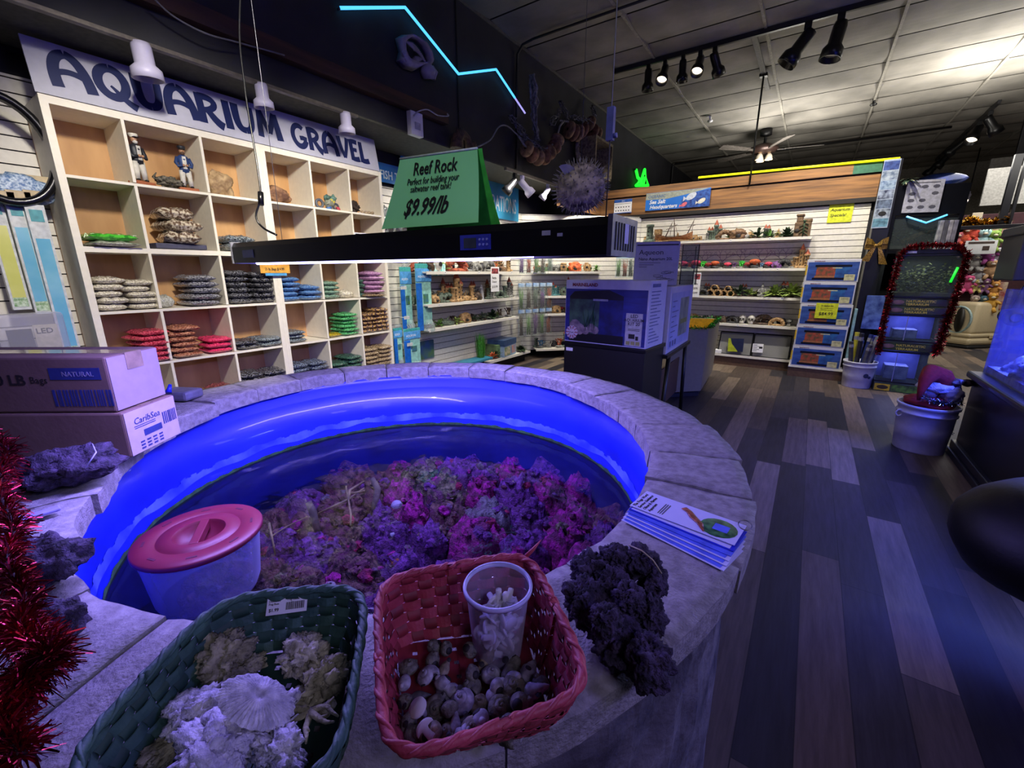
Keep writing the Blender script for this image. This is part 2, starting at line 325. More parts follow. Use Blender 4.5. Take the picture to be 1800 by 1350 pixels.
def coping(a0, a1, seed):
    rnd = random.Random(seed); mb = MB(); nx, nr = 8, 7; g = .0022
    top = {}; 
    def pt(i, j, z):
        a = a0+(a1-a0)*i/nx; ri = rin((a0+a1)/2)*.35+rin(a)*.65-.012; ro = rout(a)+.004+rnd0*.006; r = ri+(ro-ri)*j/nr
        p = V((PC.x+r*cos(a), PC.y+r*sin(a), 0)); t = V((-sin(a), cos(a), 0)); p += t*(g*(1 if i == 0 else -1 if i == nx else 0))
        e = (1 if j in (0, nr) else 0)+(1 if i in (0, nx) else 0)
        n = noise.noise(V((p.x*9, p.y*9, seed)))*.004+noise.noise(V((p.x*35, p.y*35, seed)))*.003
        dr = noise.noise(V((a*14, j, seed*3.1+z*8)))*.007 if j in (0, nr) else 0
        q = V((cos(a), sin(a), 0))*(dr+((-.003 if j else .003)*(z > .5) if j in (0, nr) else 0)); return p+q+V((0, 0, z+(n-.0025*e if z > ZR-.02 else 0)))
    rnd0 = rnd.uniform(-1, .6); zt = ZR+rnd.uniform(-.003, .003)
    vs = [pt(i, j, zt) for i in range(nx+1) for j in range(nr+1)]; fs = [(i*(nr+1)+j, (i+1)*(nr+1)+j, (i+1)*(nr+1)+j+1, i*(nr+1)+j+1) for i in range(nx) for j in range(nr)]
    mb.add(vs, fs, 0, True)
    ring = [(i, 0) for i in range(nx)]+[(nx, j) for j in range(nr)]+[(i, nr) for i in range(nx, 0, -1)]+[(0, j) for j in range(nr, 0, -1)]
    base = 0; lv = []
    for z in (zt-.02, zt-.042, ZR-.06):
        b = len(mb.v); lv.append(b); mb.v += [tuple(pt(i, j, z)) for i, j in ring]
    def addf(f, sm=False): mb.f.append(f); mb.m.append(0); mb.sm.append(sm)
    n = len(ring)
    for k in range(n):
        k2 = (k+1) % n; i, j = ring[k]; i2, j2 = ring[k2]
        addf((i2*(nr+1)+j2, i*(nr+1)+j, lv[0]+k, lv[0]+k2)[::1])
        for q in range(2): addf((lv[q]+k2, lv[q]+k, lv[q+1]+k, lv[q+1]+k2))
    addf(tuple(lv[2]+k for k in range(n)))
    return mb
for k in range(NS):
    a0 = 2*pi*(k+.35)/NS+random.Random(k).uniform(-.02, .02); a1 = 2*pi*(k+1.35)/NS+random.Random(k+1 if k < NS-1 else 0).uniform(-.02, .02)
    obj('coping_stone', coping(a0, a1, k+1), STONE, POND)
mb = MB(); n = 120; zs = [0, .06, .13, .2, .27, .34, .41, .48, .55, .62, .69, .79]; vs = []
for z in zs:
    for j in range(n):
        a = 2*pi*j/n; blk = noise.noise(V((math.floor(a*9+math.floor(z/.14)*.5), math.floor(z/.14), 2.2)))*.02
        r = RO-.035+blk+noise.noise(V((a*20, z*25, 1)))*.014; vs.append((CO.x+r*cos(a), CO.y+r*sin(a), z))
mb.add(vs, [(i*n+j, i*n+(j+1) % n, (i+1)*n+(j+1) % n, (i+1)*n+j) for i in range(len(zs)-1) for j in range(n)], 0, False)
obj('outer_wall', mb, STONEW, POND)
LINER = mat('blue_fiberglass_liner', '1428c8', .38, c2='1020b0', sc=5, spec=.4, coat=.2)
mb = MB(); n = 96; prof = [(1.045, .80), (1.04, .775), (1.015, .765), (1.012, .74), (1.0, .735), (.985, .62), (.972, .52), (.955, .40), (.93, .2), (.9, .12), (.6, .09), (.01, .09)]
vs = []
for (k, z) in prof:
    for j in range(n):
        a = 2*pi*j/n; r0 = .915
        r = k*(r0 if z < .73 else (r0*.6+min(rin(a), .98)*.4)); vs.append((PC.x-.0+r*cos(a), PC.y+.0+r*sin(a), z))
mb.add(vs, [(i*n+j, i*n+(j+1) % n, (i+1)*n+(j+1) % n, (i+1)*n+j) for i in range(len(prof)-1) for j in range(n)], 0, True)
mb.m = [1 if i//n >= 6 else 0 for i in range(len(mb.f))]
obj('liner', mb, [LINER, mat('submerged_liner_dimmed', '14206c', .6, c2='10183c', sc=4)], POND)  # liner colour darkened below the waterline to imitate dimmer light under water
ALG = mat('green_algae', '2c5a2c', .8, c2='14301c', sc=30)
SCALE = mat('white_salt_scale', '5c78d8', .6, c2='1830c8', sc=7, ramp=(.4, .75))
def band(z0, z1, w, fr, seed, thr=-.2):
    mb = MB(); n = 420
    for j in range(n):
        a = 2*pi*j/n; a2 = 2*pi*(j+1)/n; q = noise.noise(V((cos(a)*fr, sin(a)*fr, seed)))
        zz = z0+q*w; z2 = z1+w*noise.noise(V((cos(a)*fr*4, sin(a)*fr*4, seed+4)))
        def p(a, z):
            k = .972+(z-.52)*.13; r = .915*k-.0025; return (PC.x+r*cos(a), PC.y+r*sin(a), z)
        mb.add([p(a, zz), p(a2, zz), p(a2, z2), p(a, z2)], [(0, 1, 2, 3)])
    return mb
obj('algae_line', band(.517, .532, .008, 5, 1), ALG, POND)
obj('salt_line', band(.560, .592, .016, 6, 7), SCALE, POND)
WATER = clear('pond_water', 'bcbcc4', .0, .02, 1.33)
nt = WATER.node_tree; mxn = [x for x in nt.nodes if x.type == 'MIX_SHADER'][0]; g = nt.nodes.new('ShaderNodeBsdfGlossy'); g.inputs['Roughness'].default_value = .03; nt.links.new(g.outputs[0], mxn.inputs[2])
nz = nt.nodes.new('ShaderNodeTexNoise'); nz.inputs['Scale'].default_value = 7; tc = nt.nodes.new('ShaderNodeTexCoord'); bp = nt.nodes.new('ShaderNodeBump')
bp.inputs['Strength'].default_value = .25; bp.inputs['Distance'].default_value = .02; nt.links.new(tc.outputs['Object'], nz.inputs['Vector']); nt.links.new(nz.outputs[0], bp.inputs['Height']); nt.links.new(bp.outputs[0], g.inputs['Normal'])
mb = MB(); r = .915*.972; mb.add([(PC.x+r*cos(2*pi*j/96), PC.y+r*sin(2*pi*j/96), ZW) for j in range(96)], [tuple(range(96))])
obj('water_surface', mb, WATER, POND)
mb = MB(); r = .87
vs = []; n = 64; nr = 14
for i in range(nr+1):
    for j in range(n):
        a = 2*pi*j/n; rr = r*i/nr; p = V((PC.x+rr*cos(a), PC.y+rr*sin(a), 0)); vs.append((p.x, p.y, .12+.03*noise.noise(p*6)))
mb.add(vs, [(i*n+j, (i+1)*n+j, (i+1)*n+(j+1) % n, i*n+(j+1) % n) for i in range(nr) for j in range(n)], 0, True)
tag(obj('reef_sand_bed', mb, mat('dark_reef_sand', '3a3034', .9, c2='1c181c', sc=60, bump=.5)), 'dark rubble and sand on the pond bottom', 'sand', kind='stuff')

# live rock under the water
RM = {'magenta': mat('coralline_magenta', 'e43cac', .85, c2='541038', sc=38, bump=1, bsc=130, c3='8c4068', bd=.012, ramp=(.36, .6)),
      'purple': mat('coralline_purple', 'a45cb0', .85, c2='3c1c44', sc=40, bump=1, bsc=130, c3='7c4c7c', bd=.012, ramp=(.38, .62)),
      'brown': mat('algae_brown_rock', 'a07c68', .9, c2='34241e', sc=36, bump=1, bsc=130, c3='7c4458', bd=.012, ramp=(.4, .64)),
      'olive': mat('algae_olive_rock', 'b4b078', .9, c2='484a30', sc=42, bump=1, bsc=130, c3='8c5470', bd=.012, ramp=(.42, .66)),
      'crimson': mat('coralline_crimson', 'd04068', .85, c2='781c3c', sc=30, bump=1, bsc=130, c3='8c3060', bd=.012, ramp=(.36, .6)),
      'pale': mat('pale_reef_rock', 'a8a89c', .9, c2='4c4c44', sc=36, bump=1, bsc=130, c3='a06890', bd=.012)}
rr = random.Random(5); rows = []; RK = []
cdir = V((-sin(AZ), cos(AZ), 0)); rdir = V((cos(AZ), sin(AZ), 0))
for k in range(8):
    t = .72-.20*k; hw = math.sqrt(max(.09, .80**2-t*t)); xs = -hw*.95
    row = []
    while xs < hw*.98:
        w = rr.uniform(.09, .15); row.append((xs+w*.8, t+rr.uniform(-.05, .05), w)); xs += w*1.45
    rows.append(row)
for k, row in enumerate(rows):
    for i, (x, t, w) in enumerate(row):
        q = rr.random(); left = x < -.1
        if left: kind = 'brown' if q < .68 else 'purple' if q < .82 else 'olive' if q < .94 else 'magenta'
        elif k >= 2 and x > -.1: kind = 'magenta' if q < .42 else 'purple' if q < .66 else 'crimson' if q < .76 else 'olive' if q < .84 else 'brown' if q < .95 else 'pale'
        else: kind = 'purple' if q < .5 else 'brown' if q < .7 else 'magenta' if q < .9 else 'olive'
        c = PC+cdir*t+rdir*x; h = rr.uniform(.17, .22) if left else rr.uniform(.21, .27); z = .5-h*(1.5 if left else 1.25)
        if k == 0: h *= .6; z = .2
        c = c+V((0, 0, min(z, .5-h*1.12)))
        RK.append((c, w, h, kind)); mb = MB(); mb.blob(c, (w*1.08, w*1.02, h), 4, .20, 4.2, seed=k*13+i, rough=.12, ridged=True)
        one('reef_rock', mb, RM[kind], f'{kind} reef rock under water, {ORD[i]} from left in {ORD[k]} row from far edge', 'reef rock', 'live rock under the pond water')
rb_ = random.Random(77); mb = MB(); KN = list(RM)
for (c, w, h, kind) in RK:
    for j in range(20):
        a = rb_.uniform(0, 2*pi); e = rb_.uniform(.15, 1.5); r = rb_.uniform(.010, .026); p = c+V((cos(a)*cos(e)*w*1.0, sin(a)*cos(e)*w*1.0, sin(e)*h*.98)); p.z = min(p.z, .492-r)
        if hypot(p.x-PC.x, p.y-PC.y) < .84: mb.blob(p, (r*1.2, r, r*.8), 2 if r > .014 else 1, .5, 4, j+c.x*9, rough=.2, mi=KN.index(kind) if rb_.random() < .6 else rb_.randrange(6), smooth=False)
one('coral_rubble', mb, [RM[k] for k in KN], 'small coral rubble and algae tufts covering the submerged reef rocks', 'rubble', kind='stuff')
# bleached branches and tube corals in the left half of the pond
BON = mat('bleached_branch', 'cfc27c', .7, c2='8c8058', sc=20)
def tubes(name, paths, m, label, cat, group=None):
    mb = MB()
    for pts, r in paths: mb.tube(pts, r, 8)
    return one(name, mb, m, label, cat, group)
z = .47
tubes('branch', [([PZ(560,902,z-.03), PZ(590,888,z), PZ(612,878,z), PZ(640,858,z+.01)], [.004,.005,.005,.003]), ([PZ(612,880,z), PZ(615,862,z+.01), PZ(640,846,z+.01)], [.006,.007,.003]), ([PZ(608,855,z+.01), PZ(613,882,z), PZ(617,905,z-.03), PZ(616,925,z-.06)], [.004,.004,.004,.003]), ([PZ(612,868,z), PZ(626,866,z+.01), PZ(641,862,z)], [.006, .005, .003])], BON, 'thin pale yellow forked branch lying under the pond water', 'branch')
tubes('tube_coral', [([PZ(542,882,z+.01), PZ(550,900,z-.03), PZ(556,925,z-.09), PZ(562,950,z-.16)], [.013,.016,.014,.010])], mat('beige_tube', '8a8468', .8, bump=.4), 'beige upright tube stump left of the forked branch in the pond', 'coral')
tubes('tube_coral', [([PZ(655,842,z+.01), PZ(664,860,z-.02), PZ(660,885,z-.07), PZ(655,905,z-.12)], [.012,.016,.015,.010])], mat('beige_tube', '8a8468', .8), 'beige curved tube stump right of the forked branch in the pond', 'coral')
tubes('branch', [([PZ(473,920,z), PZ(478,945,z-.02), PZ(484,975,z-.08)], [.005,.004,.003]), ([PZ(478,942,z-.02), PZ(505,925,z-.04), PZ(540,908,z-.05)], [.003,.0025,.002])], BON, 'thin upright pale twig beside the red lidded container in the pond', 'branch')
mb = MB(); mb.blob(PZ(697,886,.48), (.022, .022, .013), 3, .1, 3, 3); mb.lathe([(.001,.012),(.018,.006),(.024,-.004),(.018,-.012)], PZ(697,886,.48), 16)
one('white_shell', mb, mat('white_shell', 'd8d8e2', .6, bump=.5, bsc=120), 'round white shell on the reef in the pond centre', 'shell')
mb = MB(); mb.blob(PZ(690,940,.44), (.009, .009, .008), 2, .2); one('pale_pebble', mb, mat('white_shell', 'd8d8e2'), 'small pale pebble on the reef below the round white shell', 'pebble')
mb = MB(); mb.blob(PZ(696,989,.42), (.02, .018, .016), 3, .3, 4, 6, rough=.2); one('orange_coral', mb, mat('orange_coral', 'c07a48', .8, c2='60402c', sc=80), 'small orange tan coral lump behind the red basket in the pond', 'coral')
# ================= THINGS ON THE POND RIM =================
# --- hanging reef light ---
FM = mat('light_housing_black', '08080c', .35); 
fd = (FX1-FX0); fd.z = 0; fL = fd.length; fd.normalize(); fn = V((fd.y, -fd.x, 0)); fn = -fn if fn.y < 0 else fn   # fn points away from the camera
FB, FT, FW = 1.442, 1.532, .19
T = thing('reef_light', 'long black hanging reef light fixture over the pond', 'light fixture', (-1.32, 1.05, FB))
M = Matrix((fd, fn, V((0, 0, 1)))).transposed().to_4x4(); M.translation = V((FX0.x, FX0.y, 0))
mb = MB(); prof = [(0, FB), (0, FB+.07), (.012, FT), (.03, FT+.002), (FW-.03, FT+.002), (FW, FT-.01), (FW, FB), (FW-.01, FB), (FW-.014, FT-.03), (.014, FT-.03), (.01, FB)]
k = len(prof); vs = [M @ V((x, a, b)) for x in (0, fL) for a, b in prof]
mb.add(vs, [(i, (i+1) % k, k+(i+1) % k, k+i) for i in range(k)]+[tuple(range(k))[::-1], tuple(range(k, 2*k))])
obj('housing', mb, FM, T)
CAP = mat('silver_end_cap', '7a7a84', .35, metal=.6)
def endcap(x0, x1):
    mb = MB(); mb.box((x0, -.002, FB-.002), (x1, FW+.002, FT+.004), 0, M)
    for i in range(8): mb.box((min(x0, x1)-.002, .02+i*.02, FB+.012), (max(x0, x1)+.002, .026+i*.02, FT-.012), 1, M)
    return mb
c = obj('end_cap', endcap(-.012, .0), [CAP, INK], T)
mb = MB(); mb.box((-.0145, .085, FB+.03), (-.012, .115, FT-.012), 0, M); obj('end_label', mb, mat('lilac_label', 'b8b8e0', .5), c)
obj('end_cap', endcap(fL, fL+.012), [mat('white_end_cap', 'a8a8b0', .4), INK], T)
TUBE = mat('reef_tube_glow', 'e8ecff', .3, em=14, emc='9a8cff')
TUBE2 = mat('reef_tube_white_glow', 'ffffff', .3, em=9, emc='aaa6ff')
for i, y in enumerate((.024, .07, .115, .16)):
    mb = MB(); mb.cyl(M @ V((.30, y, FB+(.0 if i == 0 else .010))), M @ V((fL-.16, y, FB+(.0 if i == 0 else .010))), .0085, n=10); obj('glowing_tube', mb, TUBE2 if i == 0 else TUBE, T)
mb = MB(); mb.quad(*[M @ V(p) for p in ((.02, .015, FT-.033), (fL-.02, .015, FT-.033), (fL-.02, FW-.015, FT-.033), (.02, FW-.015, FT-.033))]); obj('reflector', mb, mat('reflector', 'c8ccd8', .2, metal=1), T)
FR = frame(M @ V((0, -.0015, 0)), -fd, (0, 0, 1))   # front face, x to the right in the picture
def fx(x0, z0, x1, z1, name, m, d=.003):
    mb = MB(); mb.box((x0, z0, 0), (x1, z1, d), 0, FR); return obj(name, mb, m, T)
p = fx(-.455, FB+.022, -.345, FB+.064, 'control_panel', mat('controller_blue', '3038a0', .4))
mb = MB(); mb.box((-.44, FB+.027, .003), (-.395, FB+.055, .0045), 0, FR); obj('display', mb, mat('lcd_grey', '3a4048', .3), p)
mb = MB()
for i in range(3):
    for j in range(2): mb.cyl(FR @ V((-.382+i*.013, FB+.036+j*.014, .003)), FR @ V((-.382+i*.013, FB+.036+j*.014, .0055)), .0035, n=10)
obj('button', mb, mat('panel_button', '8088d0', .4), p)['kind'] = 'stuff'
fx(-1.72, FB+.022, -1.63, FB+.055, 'name_plate', mat('plate_navy', '20244a', .35), .002)
fx(-.18, FB+.052, -.155, FB+.064, 'torn_sticker', mat('torn_sticker', '9a9ab0', .6), .001)
fx(-.135, FB+.048, -.12, FB+.056, 'torn_sticker', mat('torn_sticker', '9a9ab0', .6), .001)
# hanging cable and cord
def wire(name, pts, r, m, label, cat='cord', group=None):
    mb = MB()
    q = []
    pts = [V(p) for p in pts]
    for i in range(len(pts)-1):
        a, b, c, d = pts[max(i-1, 0)], pts[i], pts[i+1], pts[min(i+2, len(pts)-1)]
        for j in range(6):
            t = j/6; q.append(.5*((2*b)+(-a+c)*t+(2*a-5*b+4*c-d)*t*t+(-a+3*b-3*c+d)*t*t*t))
    q.append(pts[-1]); mb.tube(q, r, 6); return one(name, mb, m, label, cat, group)
dc = 1.9
wire('power_cord', [PD(425,-60,dc), PD(421,60,dc), PD(430,150,dc), PD(437,200,dc), PD(452,290,dc), PD(458,345,dc), PD(450,380,dc), PD(462,400,1.9), PD(486,413,1.87)], .0045, BLACKP, 'black wavy power cord hanging down to the long light fixture')
mb = MB(); mb.cyl(PD(458,338,dc), PD(459,360,dc), .012, n=10); one('cord_switch', mb, BLACKP, 'black inline switch on the wavy power cord', 'switch')
STEEL = mat('steel_cable', '55555e', .4, metal=.6)
r0 = M @ V((.045, .10, FT)); mb = MB(); mb.tube([r0, r0+V((0, 0, .24)), V((r0.x, r0.y, ZC-.03))], .0016, 6); o = one('suspension_cable', mb, STEEL, 'thin steel cable holding the right end of the reef light', 'cable')
mb = MB(); mb.box((-.009, -.007, 0), (.009, .007, .075), 0, Matrix.Translation(r0+V((-.0, 0, .19)))); mb.cyl(r0+V((.01, 0, .2)), r0+V((.018, 0, .2)), .006, n=8)
one('cable_gripper', mb, mat('gripper_blue_grey', '50589a', .4), 'blue grey cable gripper on the steel cable above the light', 'cable gripper')
r1 = M @ V((fL-.25, .10, FT)); mb = MB(); mb.tube([r1, r1+V((0, 0, .02)), V((r1.x+.02, r1.y-.01, ZC-.03))], .0014, 6); one('suspension_cable', mb, STEEL, 'thin steel cable holding the left end of the reef light', 'cable')

# --- green price card on the light ---
a = PY(690, 402, 1.06); GR = mat('green_card', '84d898', .5, c2='78cc8c', sc=3); GR2 = mat('green_card_deep', '48c454', .5)
T = thing('price_card', 'green folded reef rock price card standing on the long light', 'sign', (-1.28, 1.11, FT+.002))
tl = PY(699, 278, 1.10); tr = PY(835, 259, 1.10); bl = PY(672, 403, 1.055); br = PY(842, 391, 1.055)
def curl(t, s):   # t along width, s from top to bottom, slightly bowed sheet
    top = tl.lerp(tr, t); bot = bl.lerp(br, t); p = top.lerp(bot, s**1.25)
    p.y = 1.11+(1.052-1.11)*s**1.6; return p
mb = MB(); nx, ny = 10, 12; vs = [curl(i/nx, j/ny) for i in range(nx+1) for j in range(ny+1)]
mb.add(vs, [(i*(ny+1)+j, i*(ny+1)+j+1, (i+1)*(ny+1)+j+1, (i+1)*(ny+1)+j) for i in range(nx) for j in range(ny)], 0, True); obj('front_panel', mb, GR, T)
mb = MB(); vs = [V((p.x, 2.225-p.y+.004, p.z)) for p in [curl(i/nx, j/ny)+V((-.02*(j/ny), 0, 0)) for i in range(nx+1) for j in range(ny+1)]]
vs = [v+V((.012*(1 if True else 0), 0, 0)) for v in vs]
mb.add(vs, [(i*(ny+1)+j, i*(ny+1)+j+1, (i+1)*(ny+1)+j+1, (i+1)*(ny+1)+j) for i in range(nx) for j in range(ny)], 0, True); obj('back_panel', mb, GR2, T)
mb = MB(); mb.tube([curl(0, 0), curl(.5, 0), curl(1, 0)], .0035, 6); obj('top_edge', mb, mat('card_white_edge', 'b8c8c0', .5), T)
def onc(t, s): p = curl(t, s); return p+V((0, -.003, 0))
def ctext(body, size, t, s, **kw):
    o = onc(t, s); X = onc(t+.1, s)-o; Y = onc(t, s-.05)-o; return text(body, size, frame(o, X, Y), INK, T, **kw)
ctext('Reef Rock', .058, .50, .34, align='CENTER', bold=.012, sx=.8); ctext('Perfect for building your', .031, .49, .475, align='CENTER', sx=.75); ctext('saltwater reef tank!', .031, .48, .575, align='CENTER', sx=.75)
ctext('$9.99/lb', .078, .46, .86, align='CENTER', bold=.02, shear=.25, sx=.78)

# --- lava rocks ---
LAVA = mat('purple_black_lava_rock', '524460', .85, c2='1c1624', sc=50, bump=1, bsc=150, ramp=(.35, .7), bd=.008)
def lumps(name, specs, m, label, cat, seed=0, sub=5, rough=.06, amp=.26):
    mb = MB()
    for i, (c, r) in enumerate(specs): mb.blob(c, r, sub, amp, 4.4, seed+i*3, rough=rough, ridged=True)
    return one(name, mb, m, label, cat)
L_ = lumps('lava_rock', [(PZ(1085, 1085, .89), (.05, .052, .042)), (PZ(1030, 1055, .905), (.034, .036, .036)), (PZ(1040, 1002, .925), (.034, .028, .030)), (PZ(1085, 985, .94), (.030, .028, .024)), (PZ(1125, 990, .94), (.032, .028, .026)), (PZ(1148, 1022, .92), (.022, .026, .028)), (PZ(1105, 1050, .93), (.024, .022, .022)), (PZ(1065, 1090, .925), (.022, .022, .022)), (PZ(1140, 1165, .892), (.032, .032, .038)), (PZ(1090, 1140, .88), (.034, .034, .028)), (PZ(1140, 1085, .90), (.024, .026, .032)), (PZ(1075, 1030, .92), (.030, .028, .028))], LAVA, 'large lumpy purple black lava rock beside the red basket', 'rock', 3, 5)
mb = MB(); mb.tube([PZ(1105,958,.965), PZ(1128,968,.972), PZ(1148,985,.965), PZ(1163,1008,.945)], .0012, 5)
one('rock_tie', mb, mat('beige_tie', 'c8b890', .6), 'thin beige tie looped over the large lava rock beside the red basket', 'tie')
def rock3(lab, pts, seed):
    mb = MB()
    for i, (c, r) in enumerate(pts): mb.blob(c, r, 4, .28, 4, seed+i, rough=.07, ridged=True)
    return one('lava_rock', mb, LAVA, lab, 'rock')
rock3('dark lava rock with a white tie beside the lower cardboard carton', [(PZ(150, 812, .905), (.075, .07, .05)), (PZ(90, 822, .90), (.09, .07, .045)), (PZ(30, 835, .88), (.1, .07, .03))], 60)
mb = MB(); mb.tube([PZ(162,780,.955), PZ(169,795,.965), PZ(150,823,.93)], .0016, 5); one('rock_tie', mb, mat('white_tie', 'c0c0e8', .6), 'thin white tie around the dark lava rock by the carton', 'tie')
rock3('dark lava rock under the red tinsel near the pond edge', [(PZ(85, 985, .90), (.055, .05, .042)), (PZ(45, 990, .90), (.05, .05, .04))], 70)
rock3('small lava rock at the tinsel just left of the green basket', [(PZ(105, 1090, .885), (.032, .03, .032))], 80)
mb = MB(); a = frame(PZ(52, 912, .862), PZ(90, 900, .862)-PZ(52, 912, .862), PZ(45, 890, .862)-PZ(52, 912, .862)); mb.bbox((-.05, -.012, 0), (.05, .012, .008), .003, 0, a)
one('plant_tag', mb, mat('lilac_plastic_tag', '9a98d8', .4), 'small pale plastic tag on the stone near the red tinsel', 'tag')
mb = MB(); p = PZ(318, 692, .875); mb.bbox((-.07, -.05, -.022), (.07, .05, .02), .012, 0, Matrix.Translation(p) @ Matrix.Rotation(R(28), 4, 'Z')); one('small_tray', mb, mat('grey_tray', '6c6c80', .5), 'small grey tray on the rim right of the cartons', 'tray')
mb = MB(); mb.cyl(PZ(296, 690, .90), PZ(299, 676, .93), .012, .006, 8); one('blue_nozzle', mb, mat('blue_nozzle', '2030e0', .4), 'small bright blue nozzle on the rim beside the cartons', 'nozzle')

# --- cartons ---
CARD = mat('brown_cardboard', '80685a', .8, c2='70584c', sc=4, bump=.1); CARDW = mat('pale_carton', '9c8c90', .8, var=.05); TAPE = mat('packing_tape', 'a08a70', .2, coat=.4)
CI = mat('carton_print', '2a241f', .8); BI = mat('carton_blue_print', '2c3a78', .7); LIL = mat('carton_end_white', 'b8a8a8', .75, var=.05)
def carton(label, o, ue, L1, L2, z0, z1, end_m):
    ue = V(ue).normalized(); uv = V((-ue.y, ue.x, 0));  # ue along the end face (away), uv along the long side (to the left)
    M = Matrix((uv, ue, V((0, 0, 1)))).transposed().to_4x4(); M.translation = V((o[0], o[1], 0))
    t = thing('carton', label, 'box', (o[0], o[1], z0)); mb = MB(); mb.bbox((0, 0, z0), (L1, L2, z1), .006, 0, M); b = obj('box_body', mb, CARD, t)
    mb = MB(); mb.box((-.0015, .004, z0+.004), (-.0001, L2-.004, z1-.004), 0, M); e = obj('end_panel', mb, end_m, t)
    mb = MB(); mb.box((.002, L2*.5-.03, z1), (L1, L2*.5+.03, z1+.0012), 0, M); mb.box((-.003, L2*.5-.03, z1-.05), (-.0015, L2*.5+.03, z1+.001), 0, M) if end_m is CARDW else None; obj('packing_tape', mb, TAPE, t)
    return t, M, e
ue = (-.58, .81, 0)
t1, M1, e1 = carton('lower cardboard carton with white printed end on the pond rim', (-1.625, .335), ue, .75, .205, .856, .998, LIL)
t2, M2, e2 = carton('upper cardboard carton lying on top of the white ended one', (-1.640, .330), ue, .80, .19, 1.000, 1.165, CARDW)
def side(Mx, y=-.0012): return frame(Mx @ V((0, y, 0)), Mx.to_3x3() @ V((-1, 0, 0)), (0, 0, 1))   # long face seen by camera, x runs right
sd = side(M2)
text('50 LB', .042, sd @ Matrix.Translation((-.345, 1.085, 0)), CI, t2, bold=.03, sx=1.1); text('Bags', .028, sd @ Matrix.Translation((-.225, 1.09, 0)), CI, t2); text('(22.7 Kg)', .018, sd @ Matrix.Translation((-.40, 1.06, 0)), CI, t2)
mb = MB(); mb.box((-.165, 1.10, 0), (-.02, 1.135, .0006), 0, sd); obj('printed_band', mb, BI, t2); text('NATURAL', .02, sd @ Matrix.Translation((-.13, 1.11, .001)), mat('print_light', '8a8aa0', .7), t2)
mb = MB(); rr = random.Random(2); x = -.17
while x < -.0: w = rr.uniform(.002, .008); mb.box((x, 1.02, 0), (min(x+w, 0), 1.07, .0006), 0, sd); x += w+rr.uniform(.002, .006)
obj('barcode', mb, BI, t2)
en = frame(M1 @ V((-.0022, 0, 0)), M1.to_3x3() @ V((0, 1, 0)), (0, 0, 1))
text('CaribSea', .028, en @ Matrix.Translation((.03, .95, 0)), BI, e1, shear=.2); mb = MB()
for i in range(2): mb.box((.03, .943-i*.006, 0), (.11, .945-i*.006, .0005), 0, en)
mb.box((.06, .905, 0), (.13, .925, .0005), 0, en)
x = .14
while x < .195: w = rr.uniform(.002, .005); mb.box((x, .915, 0), (x+w, .955, .0005), 0, en); x += w+rr.uniform(.002, .004)
for i in range(4):
    for j in range(3): mb.box((.04+i*.024, .868+j*.010, 0), (.055+i*.024, .873+j*.010, .0005), 0, en)
obj('end_print', mb, BI, e1)

# --- brochure fan ---
def brochure(o, rz, z, label, cols, top=False):
    M = Matrix.Translation(V((o[0], o[1], z))) @ Matrix.Rotation(rz, 4, 'Z'); t = thing('rack_card', label, 'brochure', (o[0], o[1], z), 'rack cards fanned on the rim')
    mb = MB(); mb.box((0, -.092, 0), (.228, 0, .0012), 0, M); obj('card_sheet', mb, cols[0], t)
    mb = MB(); mb.box((.004, -.088, .0013), (.20 if top else .22, -.06 if not top else -.064, .0016), 0, M)
    if not top: obj('printed_strip', mb, cols[1], t)
    return t, M
CW = mat('card_lavender_white', 'c6c8ea', .4, var=.02); CB = mat('card_blue', '1c2cd0', .35); CLB = mat('card_light_blue', '5a70e8', .35)
a = PZ(1137, 864, .868); b = PZ(1300, 921, .868); rz = atan2(b.y-a.y, b.x-a.x)
labs = ['lowest white rack card in the fan on the rim', 'white rack card just above the lowest one in the fan', 'second white rack card from the bottom of the fan', 'pale blue rack card below the deep blue one', 'deep blue rack card directly under the top card']
for i in range(5):
    o = a+(PZ(1120, 915, .868)-a)*(1-i/5)*.30+V((.003, -.002*(5-i), 0)); brochure((o.x, o.y), rz-R(6)*(1-i/4.6)-R(1), .856+i*.0022, labs[i], (CW if i < 3 else CLB if i == 3 else CB, CLB if i < 4 else CW))
t, M = brochure((a.x, a.y), rz, .8685, 'top lavender rack card with a gecko and leaf picture', (CW, CW), True)
M = M @ Matrix.Translation((0, 0, .0016))
TM = M @ Matrix.Rotation(-pi/2, 4, 'Z')
for i, s in enumerate(['The Frags Word', 'Service Guidance', 'Olivarck Marine', 'Aquarium']): text(s, .0105, M @ Matrix.Translation((.012+i*.012, -.087, 0)) @ Matrix.Rotation(pi/2, 4, 'Z'), INK, t, shear=.2)
mb = MB()
for i in range(3): mb.box((.062+i*.005, -.08, 0), (.0635+i*.005, -.03, .0003), 0, M)
obj('small_print', mb, INK, t)
mb = MB(); mb.lathe([(.0001, .0004), (.033, .0004), (.034, 0)], (.185, -.05, 0), 18, 0, M, sx=1.1, sy=1.1); obj('leaf_picture', mb, mat('leaf_print', '4f8a50', .4, c2='1c4a30', sc=60), t)
mb = MB(); mb.tube([M @ V(p) for p in ((.10, -.02, .0006), (.115, -.028, .0006), (.13, -.045, .0006), (.15, -.06, .0006), (.165, -.085, .0006))], [.008, .007, .008, .007, .002], 6); 
mb.v = [tuple(M @ V(((M.inverted() @ V(v)).x, (M.inverted() @ V(v)).y, min(.0012, max(0, (M.inverted() @ V(v)).z))))) for v in mb.v]
obj('gecko_picture', mb, mat('gecko_print', 'b86a4c', .4, c2='6a3420', sc=120), t)
mb = MB(); mb.box((.175, -.062, .0006), (.205, -.035, .0009), 0, M); obj('logo_patch', mb, CLB, t)
